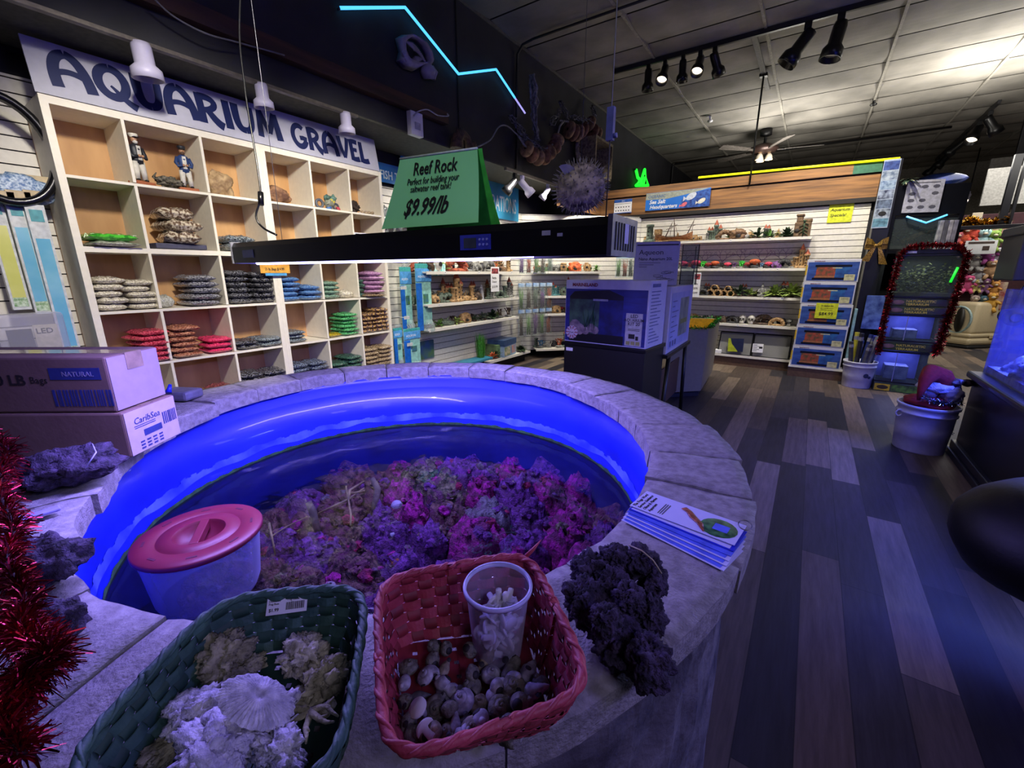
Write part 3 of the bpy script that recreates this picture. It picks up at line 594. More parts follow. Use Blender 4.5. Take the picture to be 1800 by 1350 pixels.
c = M @ V((.226, -.008, .004)); mb = MB(); mb.tube([c+V((.013*cos(q), .013*sin(q), .004*sin(q))) for q in [2*pi*i/20 for i in range(20)]], .0012, 6, closed=True)
one('binder_ring', mb, SILV, 'small metal ring through the corner of the rack cards', 'ring')

# --- baskets ---
def rrect(q, k, n=88, p=3.4):   # rounded quad loop from four corners
    q = [V(x) for x in q]; out = []
    for i in range(n):
        a = 2*pi*i/n; c, s = cos(a), sin(a); x = abs(c)**(2/p)*(1 if c >= 0 else -1); y = abs(s)**(2/p)*(1 if s >= 0 else -1)
        u, w = (x*k+1)/2, (y*k+1)/2; out.append(q[0].lerp(q[1], u).lerp(q[3].lerp(q[2], u), w))
    return out
def basket(label, top, bot, rows, stakes, m_out, m_st, m_rim, loc, cat='basket', p_=4.4):
    t = thing('woven_basket', label, cat, loc); n = 144; A0 = rrect(top, 1, 2880, p_); B0 = rrect(bot, 1, 2880, p_); cum = [0]; A = []; B = []; j = 0
    for i in range(2880): cum.append(cum[-1]+(A0[(i+1) % 2880]-A0[i]).length)
    for i in range(n):
        while cum[j+1] < cum[-1]*i/n: j += 1
        A.append(A0[j]); B.append(B0[j])
    cen = sum(B, V())/n
    def at(i, s, off):
        p = B[i % n].lerp(A[i % n], s); tg = (A[(i+1) % n]-A[i-1]).normalized(); nr = V((tg.y, -tg.x, 0)); 
        if nr.dot(p-cen) < 0: nr = -nr
        bulge = .006*sin(pi*s); return p+nr*(off+bulge)
    per = n/stakes
    for r in range(rows):
        mb = MB(); s0 = (r+.03)/rows; s1 = (r+.96)/rows; vs = []
        for i in range(n):
            w = .0028*cos(2*pi*(i/per)/2+(pi if r % 2 else 0)); sc = 1 if abs(w) > 0 else 1
            for (s, e) in ((s0, w-.0007), (s1, w-.0007), (s1, w+.0007), (s0, w+.0007)): vs.append(at(i, s, e))
        fs = []
        for i in range(n):
            for j in range(4): fs.append((i*4+j, ((i+1) % n)*4+j, ((i+1) % n)*4+(j+1) % 4, i*4+(j+1) % 4))
        mb.add(vs, fs, 0, False); obj('woven_strip', mb, m_out, t)
    for k in range(stakes):
        mb = MB(); i0 = k*per-.5*per*.8; vs = []; m_ = rows*4
        for q in range(m_+1):
            s = q/m_; r = s*rows; w = -.0030*cos(pi*(k)+pi*math.floor(min(r, rows-.01)))*1.0*abs(sin(pi*(r % 1)))**.5 if 0 < q < m_ else 0
            for ii in (i0, i0+per*.8):
                f = ii-math.floor(ii); p = at(int(math.floor(ii)), s, w).lerp(at(int(math.floor(ii))+1, s, w), f); vs.append(p)
        mb.add(vs, [(2*q, 2*q+1, 2*q+3, 2*q+2) for q in range(m_)], 0, True); obj('stake', mb, m_st, t)
    # woven bottom
    mb = MB()
    Q = [V(x) for x in bot]
    for d in (0, 1):
        for k in range(7):
            a, b = (k+.12)/7, (k+.88)/7; zz = .0008*(1 if d else -1)
            if d: c = [Q[0].lerp(Q[1], a).lerp(Q[3].lerp(Q[2], a), s) for s in (.04, .96)]+[Q[0].lerp(Q[1], b).lerp(Q[3].lerp(Q[2], b), s) for s in (.96, .04)]
            else: c = [Q[0].lerp(Q[3], a).lerp(Q[1].lerp(Q[2], a), s) for s in (.04, .96)]+[Q[0].lerp(Q[3], b).lerp(Q[1].lerp(Q[2], b), s) for s in (.96, .04)]
            mb.add([p+V((0, 0, zz)) for p in c], [(0, 1, 2, 3)])
    obj('woven_bottom', mb, m_st, t)
    mb = MB(); pts = [at(i, 1.0, 0) for i in range(n)]; mb.tube(pts, .0052, 8, closed=True)
    for k in range(2):   # braided wrap
        pp = []; N_ = n*3
        for i in range(N_):
            f = i/3; p = at(int(f), 1.0, 0).lerp(at(int(f)+1, 1.0, 0), f-int(f)); tg = (at(int(f)+1, 1, 0)-at(int(f), 1, 0)).normalized(); nr = V((tg.y, -tg.x, 0)); ph = 2*pi*i*16/N_+k*pi
            pp.append(p+nr*.0040*cos(ph)+V((0, 0, .0040*sin(ph))))
        mb.tube(pp, .0028, 6, closed=True)
    obj('braided_rim', mb, m_rim, t); return t
GB = mat('green_basket_reed', '45695c', .6, c2='33544a', sc=30, bump=.3); GB2 = mat('green_basket_stake', '2c5140', .65, c2='214034', sc=30); 
RB = mat('red_basket_reed', 'b84658', .55, c2='94303e', sc=25, bump=.3); RB2 = mat('red_basket_stake', '96303c', .6, c2='702228', sc=30)
zt = .945; zb = .866
gt = [PZ(385,1050,zt), PZ(650,1028,zt), PZ(590,1395,zt), PZ(60,1395,zt)]
cg = sum(gt, V())/4; gb = [V((cg.x+(p.x-cg.x)*.80, cg.y+(p.y-cg.y)*.80, zb)) for p in gt]
TG = basket('green woven basket of coral skeletons on the near pond rim', gt, gb, 6, 36, GB, GB2, GB, (cg.x, cg.y, zb))
zt = .962
rt = [PZ(662,1018,zt), PZ(930,970,zt), PZ(1050,1212,zt), PZ(672,1350,zt)]
rb = [PZ(692,1130,.866), PZ(925,1105,.866), PZ(978,1285,.866), PZ(712,1325,.866)]
cr_ = sum(rb, V())/4
TR = basket('red woven basket of snail shells on the near pond rim', rt, rb, 7, 36, RB, RB2, RB, (cr_.x, cr_.y, .866), p_=5.5)
# loose red reed end sticking up at the far corner
mb = MB(); mb.tube([PZ(925, 978, zt), PZ(938, 965, zt+.01), PZ(952, 948, zt+.02)], [.004, .003, .0004], 5); obj('loose_reed_end', mb, RB, TR)
# price sticker inside the green basket
a = PZ(472, 1050, .935); b = PZ(542, 1041, .935); c = PZ(471, 1081, .918); M = frame(c+V((0.002, -.004, .002)), b-a, a-c)
w = (b-a).length; h = (a-c).length; st = thing('price_sticker', 'white 1.99 price sticker inside the green basket', 'sticker', tuple(c)); mb = MB(); mb.box((0, 0, 0), (w, h, .0006), 0, M); obj('sticker_paper', mb, PAPER, st)
text('$1.99', h*.26, M @ Matrix.Translation((w*.06, h*.18, .0008)), INK, st, bold=.01); text('Dead/Plant', h*.17, M @ Matrix.Translation((w*.05, h*.72, .0008)), INK, st, sx=.9); text('Frag Base', h*.17, M @ Matrix.Translation((w*.05, h*.55, .0008)), INK, st, sx=.9); text('Frag Rocks', h*.2, M @ Matrix.Translation((w*.5, h*.72, .0008)), INK, st, sx=.8)
mb = MB(); rr = random.Random(4); x = w*.48
while x < w*.92: q = rr.uniform(.0005, .0014); mb.box((x, h*.2, .0008), (x+q, h*.62, .001), 0, M); x += q+rr.uniform(.0005, .001)
obj('barcode', mb, INK, st)

# --- coral skeletons in the green basket ---
CO1 = mat('coral_skeleton', 'd8d4b4', .85, c2='7c785c', sc=60, bump=1, bsc=260, bd=.003); CO2 = mat('coral_skeleton_green_grey', 'bab690', .9, c2='6c6a4c', sc=50, bump=1, bsc=220, bd=.003); CO3 = mat('coral_skeleton_white', 'e6e3ea', .8, c2='aaa8b4', sc=80, bump=1, bsc=300, bd=.003)
def crumb(name, c, r, m, label, seed, n=5, cat='coral piece'):
    rr = random.Random(seed); mb = MB(); mb.blob(c, r, 5, .36, 4.6, seed, rough=.14, ridged=True)
    for i in range(n):
        d = V((rr.uniform(-1, 1), rr.uniform(-1, 1), rr.uniform(-.1, .8))).normalized(); k = V((d.x*r[0], d.y*r[1], d.z*r[2])); mb.blob(V(c)+k*.8, tuple(x*rr.uniform(.3, .5) for x in r), 3, .4, 4, seed+i+1, rough=.25, ridged=True)
    return one(name, mb, m, label, cat)
GZ = .875
crumb('coral_skeleton', PZ(395, 1150, GZ+.02), (.033, .032, .024), CO2, 'greenish folded coral piece at the far left of the green basket', 1)
crumb('coral_skeleton', PZ(535, 1150, GZ+.02), (.030, .026, .022), CO1, 'pale knobbly coral piece under the price sticker', 2)
crumb('coral_skeleton', PZ(575, 1190, GZ+.015), (.024, .026, .022), CO2, 'grey shell like coral piece at the right side of the green basket', 3)
crumb('coral_skeleton', PZ(410, 1205, GZ+.01), (.032, .02, .014), CO2, 'low olive coral piece behind the flat ridged mushroom coral', 4, 3)
crumb('coral_skeleton', PZ(345, 1250, GZ+.02), (.030, .028, .014), CO3, 'white flat coral plate left of the ridged mushroom coral', 5, 3)
crumb('coral_skeleton', PZ(375, 1318, GZ+.022), (.044, .034, .02), CO3, 'large white cup shaped coral at the near edge of the green basket', 6, 7)
crumb('coral_skeleton', PZ(545, 1225, GZ+.004), (.022, .02, .010), CO2, 'yellowish flat coral flake right of the ridged mushroom coral', 7, 3)
crumb('coral_skeleton', PZ(490, 1320, GZ+.018), (.034, .022, .016), CO3, 'white crumbly coral right of the large cup shaped coral', 8, 8)
crumb('coral_skeleton', PZ(300, 1310, GZ+.004), (.016, .028, .012), CO2, 'olive leaf shaped coral at the near left of the green basket', 9, 2)
crumb('coral_skeleton', PZ(440, 1170, GZ+.006), (.016, .02, .010), CO2, 'small olive coral between the two far pieces in the green basket', 10, 2)
def branchy(c, s, m, label, seed, n=8):
    rr = random.Random(seed); mb = MB(); c = V(c)
    for i in range(n):
        a = 2*pi*i/n+rr.uniform(-.3, .3); p = c; pts = [c]
        for k in range(4): p = p+V((cos(a)*s*.3, sin(a)*s*.3, rr.uniform(-.05, .2)*s)); a += rr.uniform(-.6, .6); pts.append(p)
        mb.tube(pts, [s*.12, s*.1, s*.085, s*.06, s*.03], 7)
        mb.tube([pts[2], pts[2]+V((cos(a+1)*s*.25, sin(a+1)*s*.25, s*.1))], [s*.08, s*.03], 6)
    return one('branching_coral', mb, m, label, 'coral piece')
branchy(PZ(545, 1250, GZ+.008), .04, CO2, 'yellow green branching coral at the right of the green basket', 1)
branchy(PZ(475, 1290, GZ+.02), .026, CO3, 'small white fingered coral touching the ridged mushroom coral', 2, 7)
for (pts, lab) in [(((560,1262), (585,1235)), 'pale straight coral stick at the near right of the green basket'), (((325,1320), (345,1265)), 'long pale blade of coral standing left of the cup shaped coral')]:
    mb = MB(); a, b = PZ(*pts[0], GZ), PZ(*pts[1], GZ+.02); mb.tube([a, a.lerp(b, .5)+V((.001, 0, .001)), b], [.006, .008, .006], 7); one('coral_stick', mb, CO1, lab, 'coral piece')
mb = MB(); a = PZ(487, 1270, GZ+.01); b = PZ(505, 1225, GZ+.028); mb.blob(a.lerp(b, .5), (.008, .02, .018), 4, .4, 4, 3, rough=.2); one('coral_flake', mb, CO3, 'upright white coral flake right of the ridged mushroom coral', 'coral piece')
# ridged mushroom coral (Fungia shape)
mb = MB(); na, nr = 264, 10; cc = PZ(452, 1232, GZ+.045); R_ = .037; tl_ = Matrix.Translation(cc) @ Matrix.Rotation(R(18), 4, 'Y') @ Matrix.Rotation(R(-22), 4, 'X') @ Matrix.Rotation(R(30), 4, 'Z') @ Matrix.Diagonal((1.2, .88, 1, 1))
vs = []
for s in (1, -1):
    for i in range(nr+1):
        for j in range(na):
            a = 2*pi*j/na; edge = 1+.06*noise.noise(V((cos(a)*3, sin(a)*3, 1)))+.02*sin(a*23); r = R_*edge*i/nr
            z = .009*(1-(i/nr)**2)+(.0022 if (j//2) % 3 == 0 else -.0004)*(min(1, i/3)) if s == 1 else -.003
            if i == nr: z = 0
            if i < 2 and s == 1: z -= .003
            vs.append(tl_ @ V((r*cos(a), r*sin(a), z)))
fs = []
for s in (0, 1):
    b = s*(nr+1)*na
    for i in range(nr):
        for j in range(na): q = (b+i*na+j, b+(i+1)*na+j, b+(i+1)*na+(j+1) % na, b+i*na+(j+1) % na); fs.append(q if s == 0 else q[::-1])
mb.add(vs, fs, 0, True); one('mushroom_coral', mb, CO3, 'oval white mushroom coral with radial ridges topmost in green basket', 'coral piece')

# --- shells in the red basket ---
def shell_mesh(seed, kind):
    rr = random.Random(seed); mb = MB()
    if kind == 0:   # turban spiral
        pts = []; rs = []; n = 34
        for i in range(n):
            t = i/(n-1); a = t*2*pi*2.6; r = .0085*(1-t)**1.1+.0004; pts.append((r*cos(a), r*sin(a), .004+.014*t)); rs.append(.0072*(1-t)**.9+.0006)
        mb.tube(pts, rs, 10); a = V(pts[0]); mb.lathe([(.0066, 0), (.0052, -.0006), (.0035, .002)], (0, 0, 0), 10, 1, Matrix.Translation(a) @ (V(pts[0])-V(pts[1])).to_track_quat('Z', 'Y').to_matrix().to_4x4())
    elif kind == 1:   # long whelk
        mb.lathe([(.0005, .022), (.003, .018), (.0035, .016), (.0058, .011), (.0055, .010), (.0085, .004), (.008, -.002), (.005, -.009), (.002, -.015), (.0005, -.018)], (0, 0, .007), 14, 0, Matrix.Rotation(R(80), 4, 'X') @ Matrix.Translation((0, 0, -.004)))
        mb.lathe([(.0001, .001), (.0035, .0)], (0, 0, 0), 10, 1, Matrix.Translation((0, .006, .0135)))
    else:   # round moon shell with dark mouth
        mb.blob((0, 0, .0075), (.0105, .009, .008), 3, .08, 2, seed); mb.blob((.006, 0, .0125), (.004, .004, .003), 2, .05)
        mb.lathe([(.0001, .0006), (.0045, .0004), (.005, -.001)], (0, 0, 0), 12, 1, Matrix.Translation((-.005, -.006, .011)) @ Matrix.Rotation(R(50), 4, 'X') @ Matrix.Rotation(R(-25), 4, 'Y'))
    return mb
SHM = [mat('shell_grey', '7a7868', .6, c2='4a483c', sc=120, bump=.4, bsc=200), mat('shell_tan', 'a09478', .6, c2='5c5240', sc=90, bump=.4), mat('shell_pale', 'b8b6c0', .55, c2='77747c', sc=90, bump=.3), mat('shell_dark', '55524a', .55, c2='302e2a', sc=100)]
SHN = ['grey green', 'tan', 'pale lilac grey', 'dark grey']
DARKM = mat('shell_mouth', '1a1614', .7)
SM = [mesh(f'shell_{k}', shell_mesh(k, k % 3), [SHM[0], DARKM]) for k in range(6)]
spots = [(762,1140,2),(787,1143,2),(820,1150,2),(719,1182,0),(755,1195,0),(783,1172,1),(757,1165,2),(716,1205,2),(833,1190,2),(862,1195,0),(850,1168,1),(895,1185,1),(905,1170,2),(925,1188,1),(925,1220,1),(940,1245,1),(900,1218,0),(870,1215,2),(830,1218,0),(780,1210,2),(802,1218,1),(783,1232,1),(817,1238,0),(790,1255,2),(844,1243,0),(876,1250,0),(912,1250,2),(790,1275,1),(815,1272,1),(842,1275,2),(808,1300,0),(832,1298,0),(855,1310,2),(780,1300,1),(882,1290,1),(898,1275,2),(920,1278,1),(712,1240,2),(722,1262,1),(728,1300,0),(745,1315,2),(765,1320,2),(790,1322,0),(820,1325,0),(858,1320,2),(700,1280,1),(740,1225,1),(905,1202,2),(950,1215,2),(865,1232,3),(800,1290,1),(770,1248,0)]
for i, (u, v, k) in enumerate(spots):
    rr = random.Random(i*7+1); ci = rr.choice([0, 0, 1, 2, 2, 3]); p = PZ(u, v, .872); me = SM[k % 3 if k < 3 else 5]; lab = f"{SHN[ci]} {['spiral','pointed','round'][k % 3]} snail shell in the pile in the red basket"
    place('snail_shell', me, PZ(max(u, 716), min(v, 1298-(u > 820)*8), .872+.004*(i % 3)), rr.uniform(0, 6.28), lab, 'shell', 'snail shells in the red basket', rr.uniform(.85, 1.15)*(1.25 if u > 880 and 1180 < v < 1260 else 1), [SHM[ci], DARKM], rr.uniform(-.5, .5), rr.uniform(-.5, .5))
# frag plugs
PLUG = mat('white_ceramic_plug', 'd0cec8', .7, var=.03, bump=.1)
mbp = MB(); mbp.lathe([(.0001, 0), (.0115, 0), (.0115, .003), (.0105, .0038), (.005, .004), (.0045, .018), (.0001, .018)], (0, 0, 0), 20); PM = mesh('frag_plug', mbp, PLUG)
place('frag_plug', PM, PZ(733, 1243, .893), .3, 'white mushroom shaped frag plug lying far left among the shells', 'frag plug', 'frag plugs', 1, None, R(200), R(-20))
place('frag_plug', PM, PZ(747, 1280, .888), 1.2, 'white frag plug with its stem towards the viewer among the shells', 'frag plug', 'frag plugs', 1, None, R(75), R(20))
# deli cup
cb = PZ(873, 1158, .870); ct = PZ(875, 1027, .972); cb = V(((cb.x+ct.x)/2, (cb.y+ct.y)/2, .870)); 
T = thing('deli_cup', 'clear plastic cup of white frag plugs standing in red basket', 'cup', tuple(cb))
CUP = clear('cup_plastic', 'e6e6ff', .16, .12)
M = Matrix.Translation(cb) @ Matrix.Shear('XY', 4, ((ct.x-cb.x)/.1, (ct.y-cb.y)/.1))
mb = MB(); mb.lathe([(.0001, .001), (.032, .001), (.035, .004), (.0445, .096), (.0455, .1)], (0, 0, 0), 40, 0, M); obj('cup_wall', mb, CUP, T)
mb = MB(); mb.lathe([(.0445, .097), (.0490, .097), (.0495, .1005), (.0485, .1025), (.0450, .1025), (.0445, .097)], (0, 0, 0), 48, 0, M); obj('cup_rim', mb, mat('cup_rim_plastic', 'c8c8f0', .3, alpha=.85), T)
rr = random.Random(11)
for i in range(46):
    z = .006+(i/46)*.066; r = rr.uniform(0, .024+.08*z); a = i*2.4; top = i > 36
    place('frag_plug', PM, M @ V((r*cos(a), r*sin(a), z)), rr.uniform(0, 6), 'white ceramic frag plug heaped inside the clear plastic cup', 'frag plug', 'frag plugs in the clear cup', .88, None, rr.uniform(-1.6, 1.6), rr.uniform(-1.2, 1.2))
for dx in (-.006, .007): place('frag_plug', PM, M @ V((dx*.9-.001, .012, .068)), 0, 'upright white frag plug stem at the top of the heap in the cup', 'frag plug', 'frag plugs in the clear cup', .95, None, 0, dx*6)

# --- red lidded bowl floating in the pond ---
lc = PZ(351, 937, .70); lr = .152
T = thing('fish_bowl', 'clear round plastic bowl with red lid floating in the pond', 'bowl', (lc.x, lc.y, .50))
mb = MB(); mb.lathe([(.0001, .505), (.10, .505), (.118, .515), (.127, .54), (.143, .69), (.144, .694)], (lc.x, lc.y, 0), 48); obj('bowl_wall', mb, clear('bowl_plastic', 'd4d8ff', .16, .1), T)
LID = mat('red_lid_plastic', '761834', .45, c2='68142c', sc=4)
mb = MB(); mb.lathe([(.1475, .686), (.152, .69), (.152, .699), (.149, .703), (.100, .705), (.098, .702), (.096, .702), (.094, .706), (.062, .706)], (lc.x, lc.y, 0), 64)
mb.lathe([(.062, .706), (.058, .70), (.050, .672), (.0001, .668)], (lc.x, lc.y, 0), 48); Lm = obj('lid', mb, LID, T)
dv = (PZ(320, 905, .70)-lc); ang = atan2((PZ(372, 900, .7)-PZ(345, 955, .7)).y, (PZ(372, 900, .7)-PZ(345, 955, .7)).x)
Mx = Matrix.Translation((lc.x, lc.y, 0)) @ Matrix.Rotation(ang, 4, 'Z'); mb = MB(); mb.bbox((-.061, -.011, .682), (.061, .011, .7068), .002, 0, Mx); obj('grip_bar', mb, LID, Lm)
for k in range(8):
    a = 2*pi*k/8+.3; m_ = Matrix.Translation((lc.x, lc.y, 0)) @ Matrix.Rotation(a, 4, 'Z'); mb = MB(); mb.box((.121, -.012, .7035), (.127, .012, .7048), 0, m_); obj('lid_slot', mb, mat('lid_slot_dark', '5a1838', .5), Lm)

# --- red tinsel garland at the left ---
TIN = mat('red_tinsel_foil', 'a01226', .28, metal=.85, c2='4a0612', sc=14); rr = random.Random(9)
path = [PZ(-60, 745, 1.02), PZ(15, 790, .99), PZ(-5, 860, .97), PZ(25, 930, .95), PZ(10, 990, .96), PZ(45, 1050, .95), PZ(30, 1110, .95), PZ(90, 1150, .945), PZ(40, 1200, .94), PZ(-10, 1260, .93), PZ(40, 1330, .92)]
T = thing('tinsel_garland', 'red foil tinsel garland along the left side of the rim', 'tinsel', tuple(path[5]))
mb = MB(); mb.tube(path, .004, 6); obj('garland_string', mb, mat('dark_red_string', '2a0810', .7), T)
mb = MB()
for k in range(5200):
    t = rr.random()**.9*(len(path)-1.001); i = int(t); p = path[i].lerp(path[i+1], t-i); s = .035 if i > 2 else .045
    d = V((rr.gauss(0, 1), rr.gauss(0, 1), rr.gauss(0, .8))).normalized(); L1 = rr.uniform(.5, 1)*s*(1.25 if i in (6, 7) else 1); w = rr.uniform(.0006, .0016); sd_ = d.orthogonal().normalized()
    sd_ = Matrix.Rotation(rr.uniform(0, 6), 3, d) @ sd_; e = p+d*L1+V((0, 0, -L1*.15)); m_ = p+d*L1*.5+sd_*L1*rr.uniform(-.15, .15)
    mb.add([p-sd_*w, p+sd_*w, m_+sd_*w, m_-sd_*w, e+sd_*w*.6, e-sd_*w*.6], [(0, 1, 2, 3), (3, 2, 4, 5)])
tag(obj('foil_fringe', mb, TIN, T), kind='stuff')
# ================= GRAVEL SHELVES (left wall) =================
XF, XB = -3.60, -3.94
RZ = [2.30, 1.936, 1.536, 1.155, .80, .44, .08]; CY = [.742, 1.066, 1.478, 1.872, 2.27, 2.642, 3.01]
WH2 = mat('shelf_white', 'e8e2d2', .5, var=.03); SIDE = mat('shelf_outer_side', '8a8478', .6, var=.05)
def unit(c0, c1, label):
    t = thing('gravel_shelf', label, 'shelf unit', (XF, (CY[c0]+CY[c1])/2, 0), 'cubby shelf units')
    y0 = CY[c0]-(.024 if c0 == 0 else 0); y1 = CY[c1]
    mb = MB(); mb.box((XB-.008, y0, .02), (XB, y1, 2.34)); obj('back_panel', mb, PLY, t)
    for y, w in ((y0, .036), (y1-.032, .032)):
        mb = MB(); mb.box((XB, y+.0005, .0), (XF, y+w, 2.34)); obj('side_panel', mb, [WH2], t)
    for c in range(c0+1, c1):
        for r in range(6):
            mb = MB(); mb.box((XB, CY[c]-.008, RZ[r+1]+.012), (XF-.002, CY[c]+.008, RZ[r]-.0)); obj('divider', mb, WH2, t)
    for r, z in enumerate(RZ):
        th = .04 if r == 0 else .034 if r == 2 else .018
        mb = MB(); mb.box((XB, y0+.036, z-(.0 if r == 0 else th/2)), (XF-.001, y1-.033, z+(th if r == 0 else th/2-.002))); obj('shelf_board', mb, WH2, t)
    return t
unit(0, 3, 'left white cubby shelf unit of gravel bags'); unit(3, 6, 'right white cubby shelf unit of gravel bags beside the fish supplies')
# header sign
SIGNW = mat('sign_board_white', 'b4b4c4', .55, var=.03); NAVY = mat('sign_letter_navy', '0c1a50', .5, var=.02)
Y0, Y1, Z0, Z1 = .712, 2.995, 2.345, 2.625
T = thing('gravel_sign', 'long white header sign reading aquarium gravel in navy letters', 'sign', (-3.62, 1.85, Z0)); TL = .05
SM_ = frame((-3.600, Y0, Z0), (0, 1, 0), (-TL, 0, Z1-Z0)); SH = hypot(TL, Z1-Z0)
mb = MB(); mb.box((0, 0, -.012), (Y1-Y0, SH, 0), 0, SM_); obj('sign_board', mb, SIGNW, T)
def stroke(mb, pts, w0, w1=None, wm=None):
    """flat brush stroke through points (letter space) with changing width"""
    n = len(pts); L_, R_ = [], []
    for i in range(n):
        a = pts[max(i-1, 0)]; b = pts[min(i+1, n-1)]; d = V((b[0]-a[0], b[1]-a[1])).normalized(); nn = V((-d.y, d.x)); t = i/(n-1)
        w = 1.18*(w0 if w1 is None else w0+(w1-w0)*t)+(0 if wm is None else wm*sin(pi*t)); L_.append((pts[i][0]+nn.x*w/2, pts[i][1]+nn.y*w/2)); R_.append((pts[i][0]-nn.x*w/2, pts[i][1]-nn.y*w/2))
    return L_, R_
def bez(p, n=14):
    out = []
    for i in range(n+1):
        t = i/n; q = [V((x[0], x[1])) for x in p]
        while len(q) > 1: q = [q[k].lerp(q[k+1], t) for k in range(len(q)-1)]
        out.append((q[0].x, q[0].y))
    return out
def arc(cx, cy, rx, ry, a0, a1, n=20): return [(cx+rx*cos(R(a0+(a1-a0)*i/n)), cy+ry*sin(R(a0+(a1-a0)*i/n))) for i in range(n+1)]
GL = {   # each letter: list of (points, start width, end width), unit height, its width
 'A': ([(bez([(.10, 0), (.02, .55), (.12, .92), (.40, .97)]), .24, .20), (bez([(.40, .97), (.66, .92), (.80, .55), (.86, 0)]), .20, .24), (bez([(.10, .38), (.4, .56), (.72, .40)]), .13, .15)], .94),
 'Q': ([(arc(.45, .52, .34, .42, 90, 450, 30), .21, .21), (bez([(.40, .42), (.55, .30), (.65, .05), (.98, -.10)]), .06, .20)], .95),
 'U': ([(bez([(.13, 1), (.10, .3), (.16, .08), (.42, .09)]), .24, .20), (bez([(.42, .09), (.66, .1), (.72, .3), (.70, 1)]), .20, .18)], .86),
 'R': ([([(.12, 0), (.12, .5), (.10, 1)], .22, .22), (bez([(.10, .90), (.75, 1.0), (.72, .52), (.2, .46)]), .20, .16), (bez([(.30, .50), (.48, .3), (.55, .1), (.80, .0)]), .18, .26)], .86),
 'I': ([([(.14, 0), (.12, 1)], .24, .22)], .30),
 'M': ([(bez([(.10, 0), (.14, .5), (.18, 1)]), .20, .18), (bez([(.18, 1), (.34, .6), (.48, .2)]), .20, .16), (bez([(.48, .2), (.62, .6), (.78, 1)]), .16, .2), (bez([(.78, 1), (.84, .5), (.88, 0)]), .18, .24)], 1.02),
 'G': ([(arc(.46, .50, .36, .44, 50, 340, 26), .18, .22), ([(.46, .42), (.65, .44), (.86, .40)], .16, .18)], .92),
 'V': ([(bez([(.10, 1), (.16, .5), (.38, .04)]), .24, .16), (bez([(.38, .04), (.58, .5), (.68, 1)]), .16, .20)], .78),
 'E': ([([(.13, 0), (.12, 1)], .22, .22), (bez([(.12, .91), (.35, .95), (.56, .90)]), .18, .20), (bez([(.12, .52), (.3, .54), (.48, .52)]), .14, .17), (bez([(.12, .09), (.35, .05), (.60, .12)]), .18, .22)], .66),
 'L': ([([(.13, 0), (.12, 1)], .24, .22), (bez([(.12, .10), (.35, .06), (.62, .14)]), .2, .22)], .66)}
def letter_word(word, x, y, hh, sx):
    for ch in word:
        strokes, w = GL[ch]; mb = MB()
        for si, (pts, w0, w1) in enumerate(strokes):
            L_, R_ = stroke(mb, pts, w0, w1); vs = [SM_ @ V((x+px*hh*sx, y+py*hh, .001+si*.0004)) for px, py in L_+R_]; n = len(pts)
            mb.add(vs, [(n+i, n+i+1, i+1, i) for i in range(n-1)])
        obj('letter', mb, NAVY, T); x += w*hh*sx*1.02
    return x
e = letter_word('AQUARIUM', .085, .055, .19, .985); letter_word('GRAVEL', e+.07, .045, .18, .845)

# gravel bags
def bagmesh(seed, w=.165, d=.25, h=.05):
    rr = random.Random(seed); mb = MB(); nx, ny = 18, 22; vs = []
    for s in (1, -1):
        for i in range(nx+1):
            for j in range(ny+1):
                x = -1+2*i/nx; y = -1+2*j/ny; f = (max(0, 1-abs(x)**3.2)*max(0, 1-abs(y)**4))**.45
                n = noise.noise(V((x*2.4+seed*5, y*2.6, s)))*.010*f+(noise.noise(V((x*7+seed, y*8, s*3)))*.0075+noise.noise(V((x*15+seed, y*17, s*3)))*.004)*f
                vs.append((y*d/2+.008*noise.noise(V((x*3, y, seed))), x*w/2*(1-.05*abs(y)**3), h/2+s*(h/2)*f*.98+(n if s == 1 else -abs(n)*.3)))
    fs = []
    for s in (0, 1):
        b = s*(nx+1)*(ny+1)
        for i in range(nx):
            for j in range(ny): q = (b+i*(ny+1)+j, b+(i+1)*(ny+1)+j, b+(i+1)*(ny+1)+j+1, b+i*(ny+1)+j+1); fs.append(q[::-1] if s == 0 else q)
    return mb.add(vs, fs, 0, True)
def gmat(n, a, b, sc=110, rough=.25, ramp=(.44, .56)): return mat('gravel_'+n, a, rough, c2=b, sc=sc, coat=.8, bump=1, bsc=38, ramp=ramp, bd=.016)
GM = {'white': gmat('white', 'f0ead8', 'b4ac98'), 'grey': gmat('grey', 'a4a4ac', '4c4c56'), 'black': gmat('black', '74747c', '101014', 90), 'blue': gmat('blue', '6c96cc', '3e66a0'), 'sage': gmat('sage', '94b4a0', '5c7c6c'),
      'lilac': gmat('lilac', 'd0a0cc', 'a074a4'), 'red': gmat('red', 'f06880', 'a01c34'), 'rust': gmat('rust', 'd0987a', '8c4c3c', 90), 'pink': gmat('pink', 'f04878', 'c42854'), 'slate': gmat('slate', '98a4ac', '3a424a'),
      'green': gmat('green', '78d890', '1a6c34'), 'yellow': gmat('yellow', 'c8b030', '84701c'), 'mixed': gmat('mixed', 'c8a060', '382848', 60), 'brick': gmat('brick', 'a85c5c', '6c2c34'), 'navy': gmat('navy', '7c88a0', '1a2234'),
      'forest': gmat('forest', '4c7464', '1c3830'), 'tan': gmat('tan', 'bca684', '6c5a40'), 'speckled': gmat('speckled', 'd8ccb4', '6c5444', 70), 'clear': gmat('clear', 'c8c8c0', '9a9a90')}
BM = [mesh(f'gravel_bag_{k}', bagmesh(k), GM['white']) for k in range(5)]
RWN = ['top', 'second', 'third', 'fourth', 'fifth']
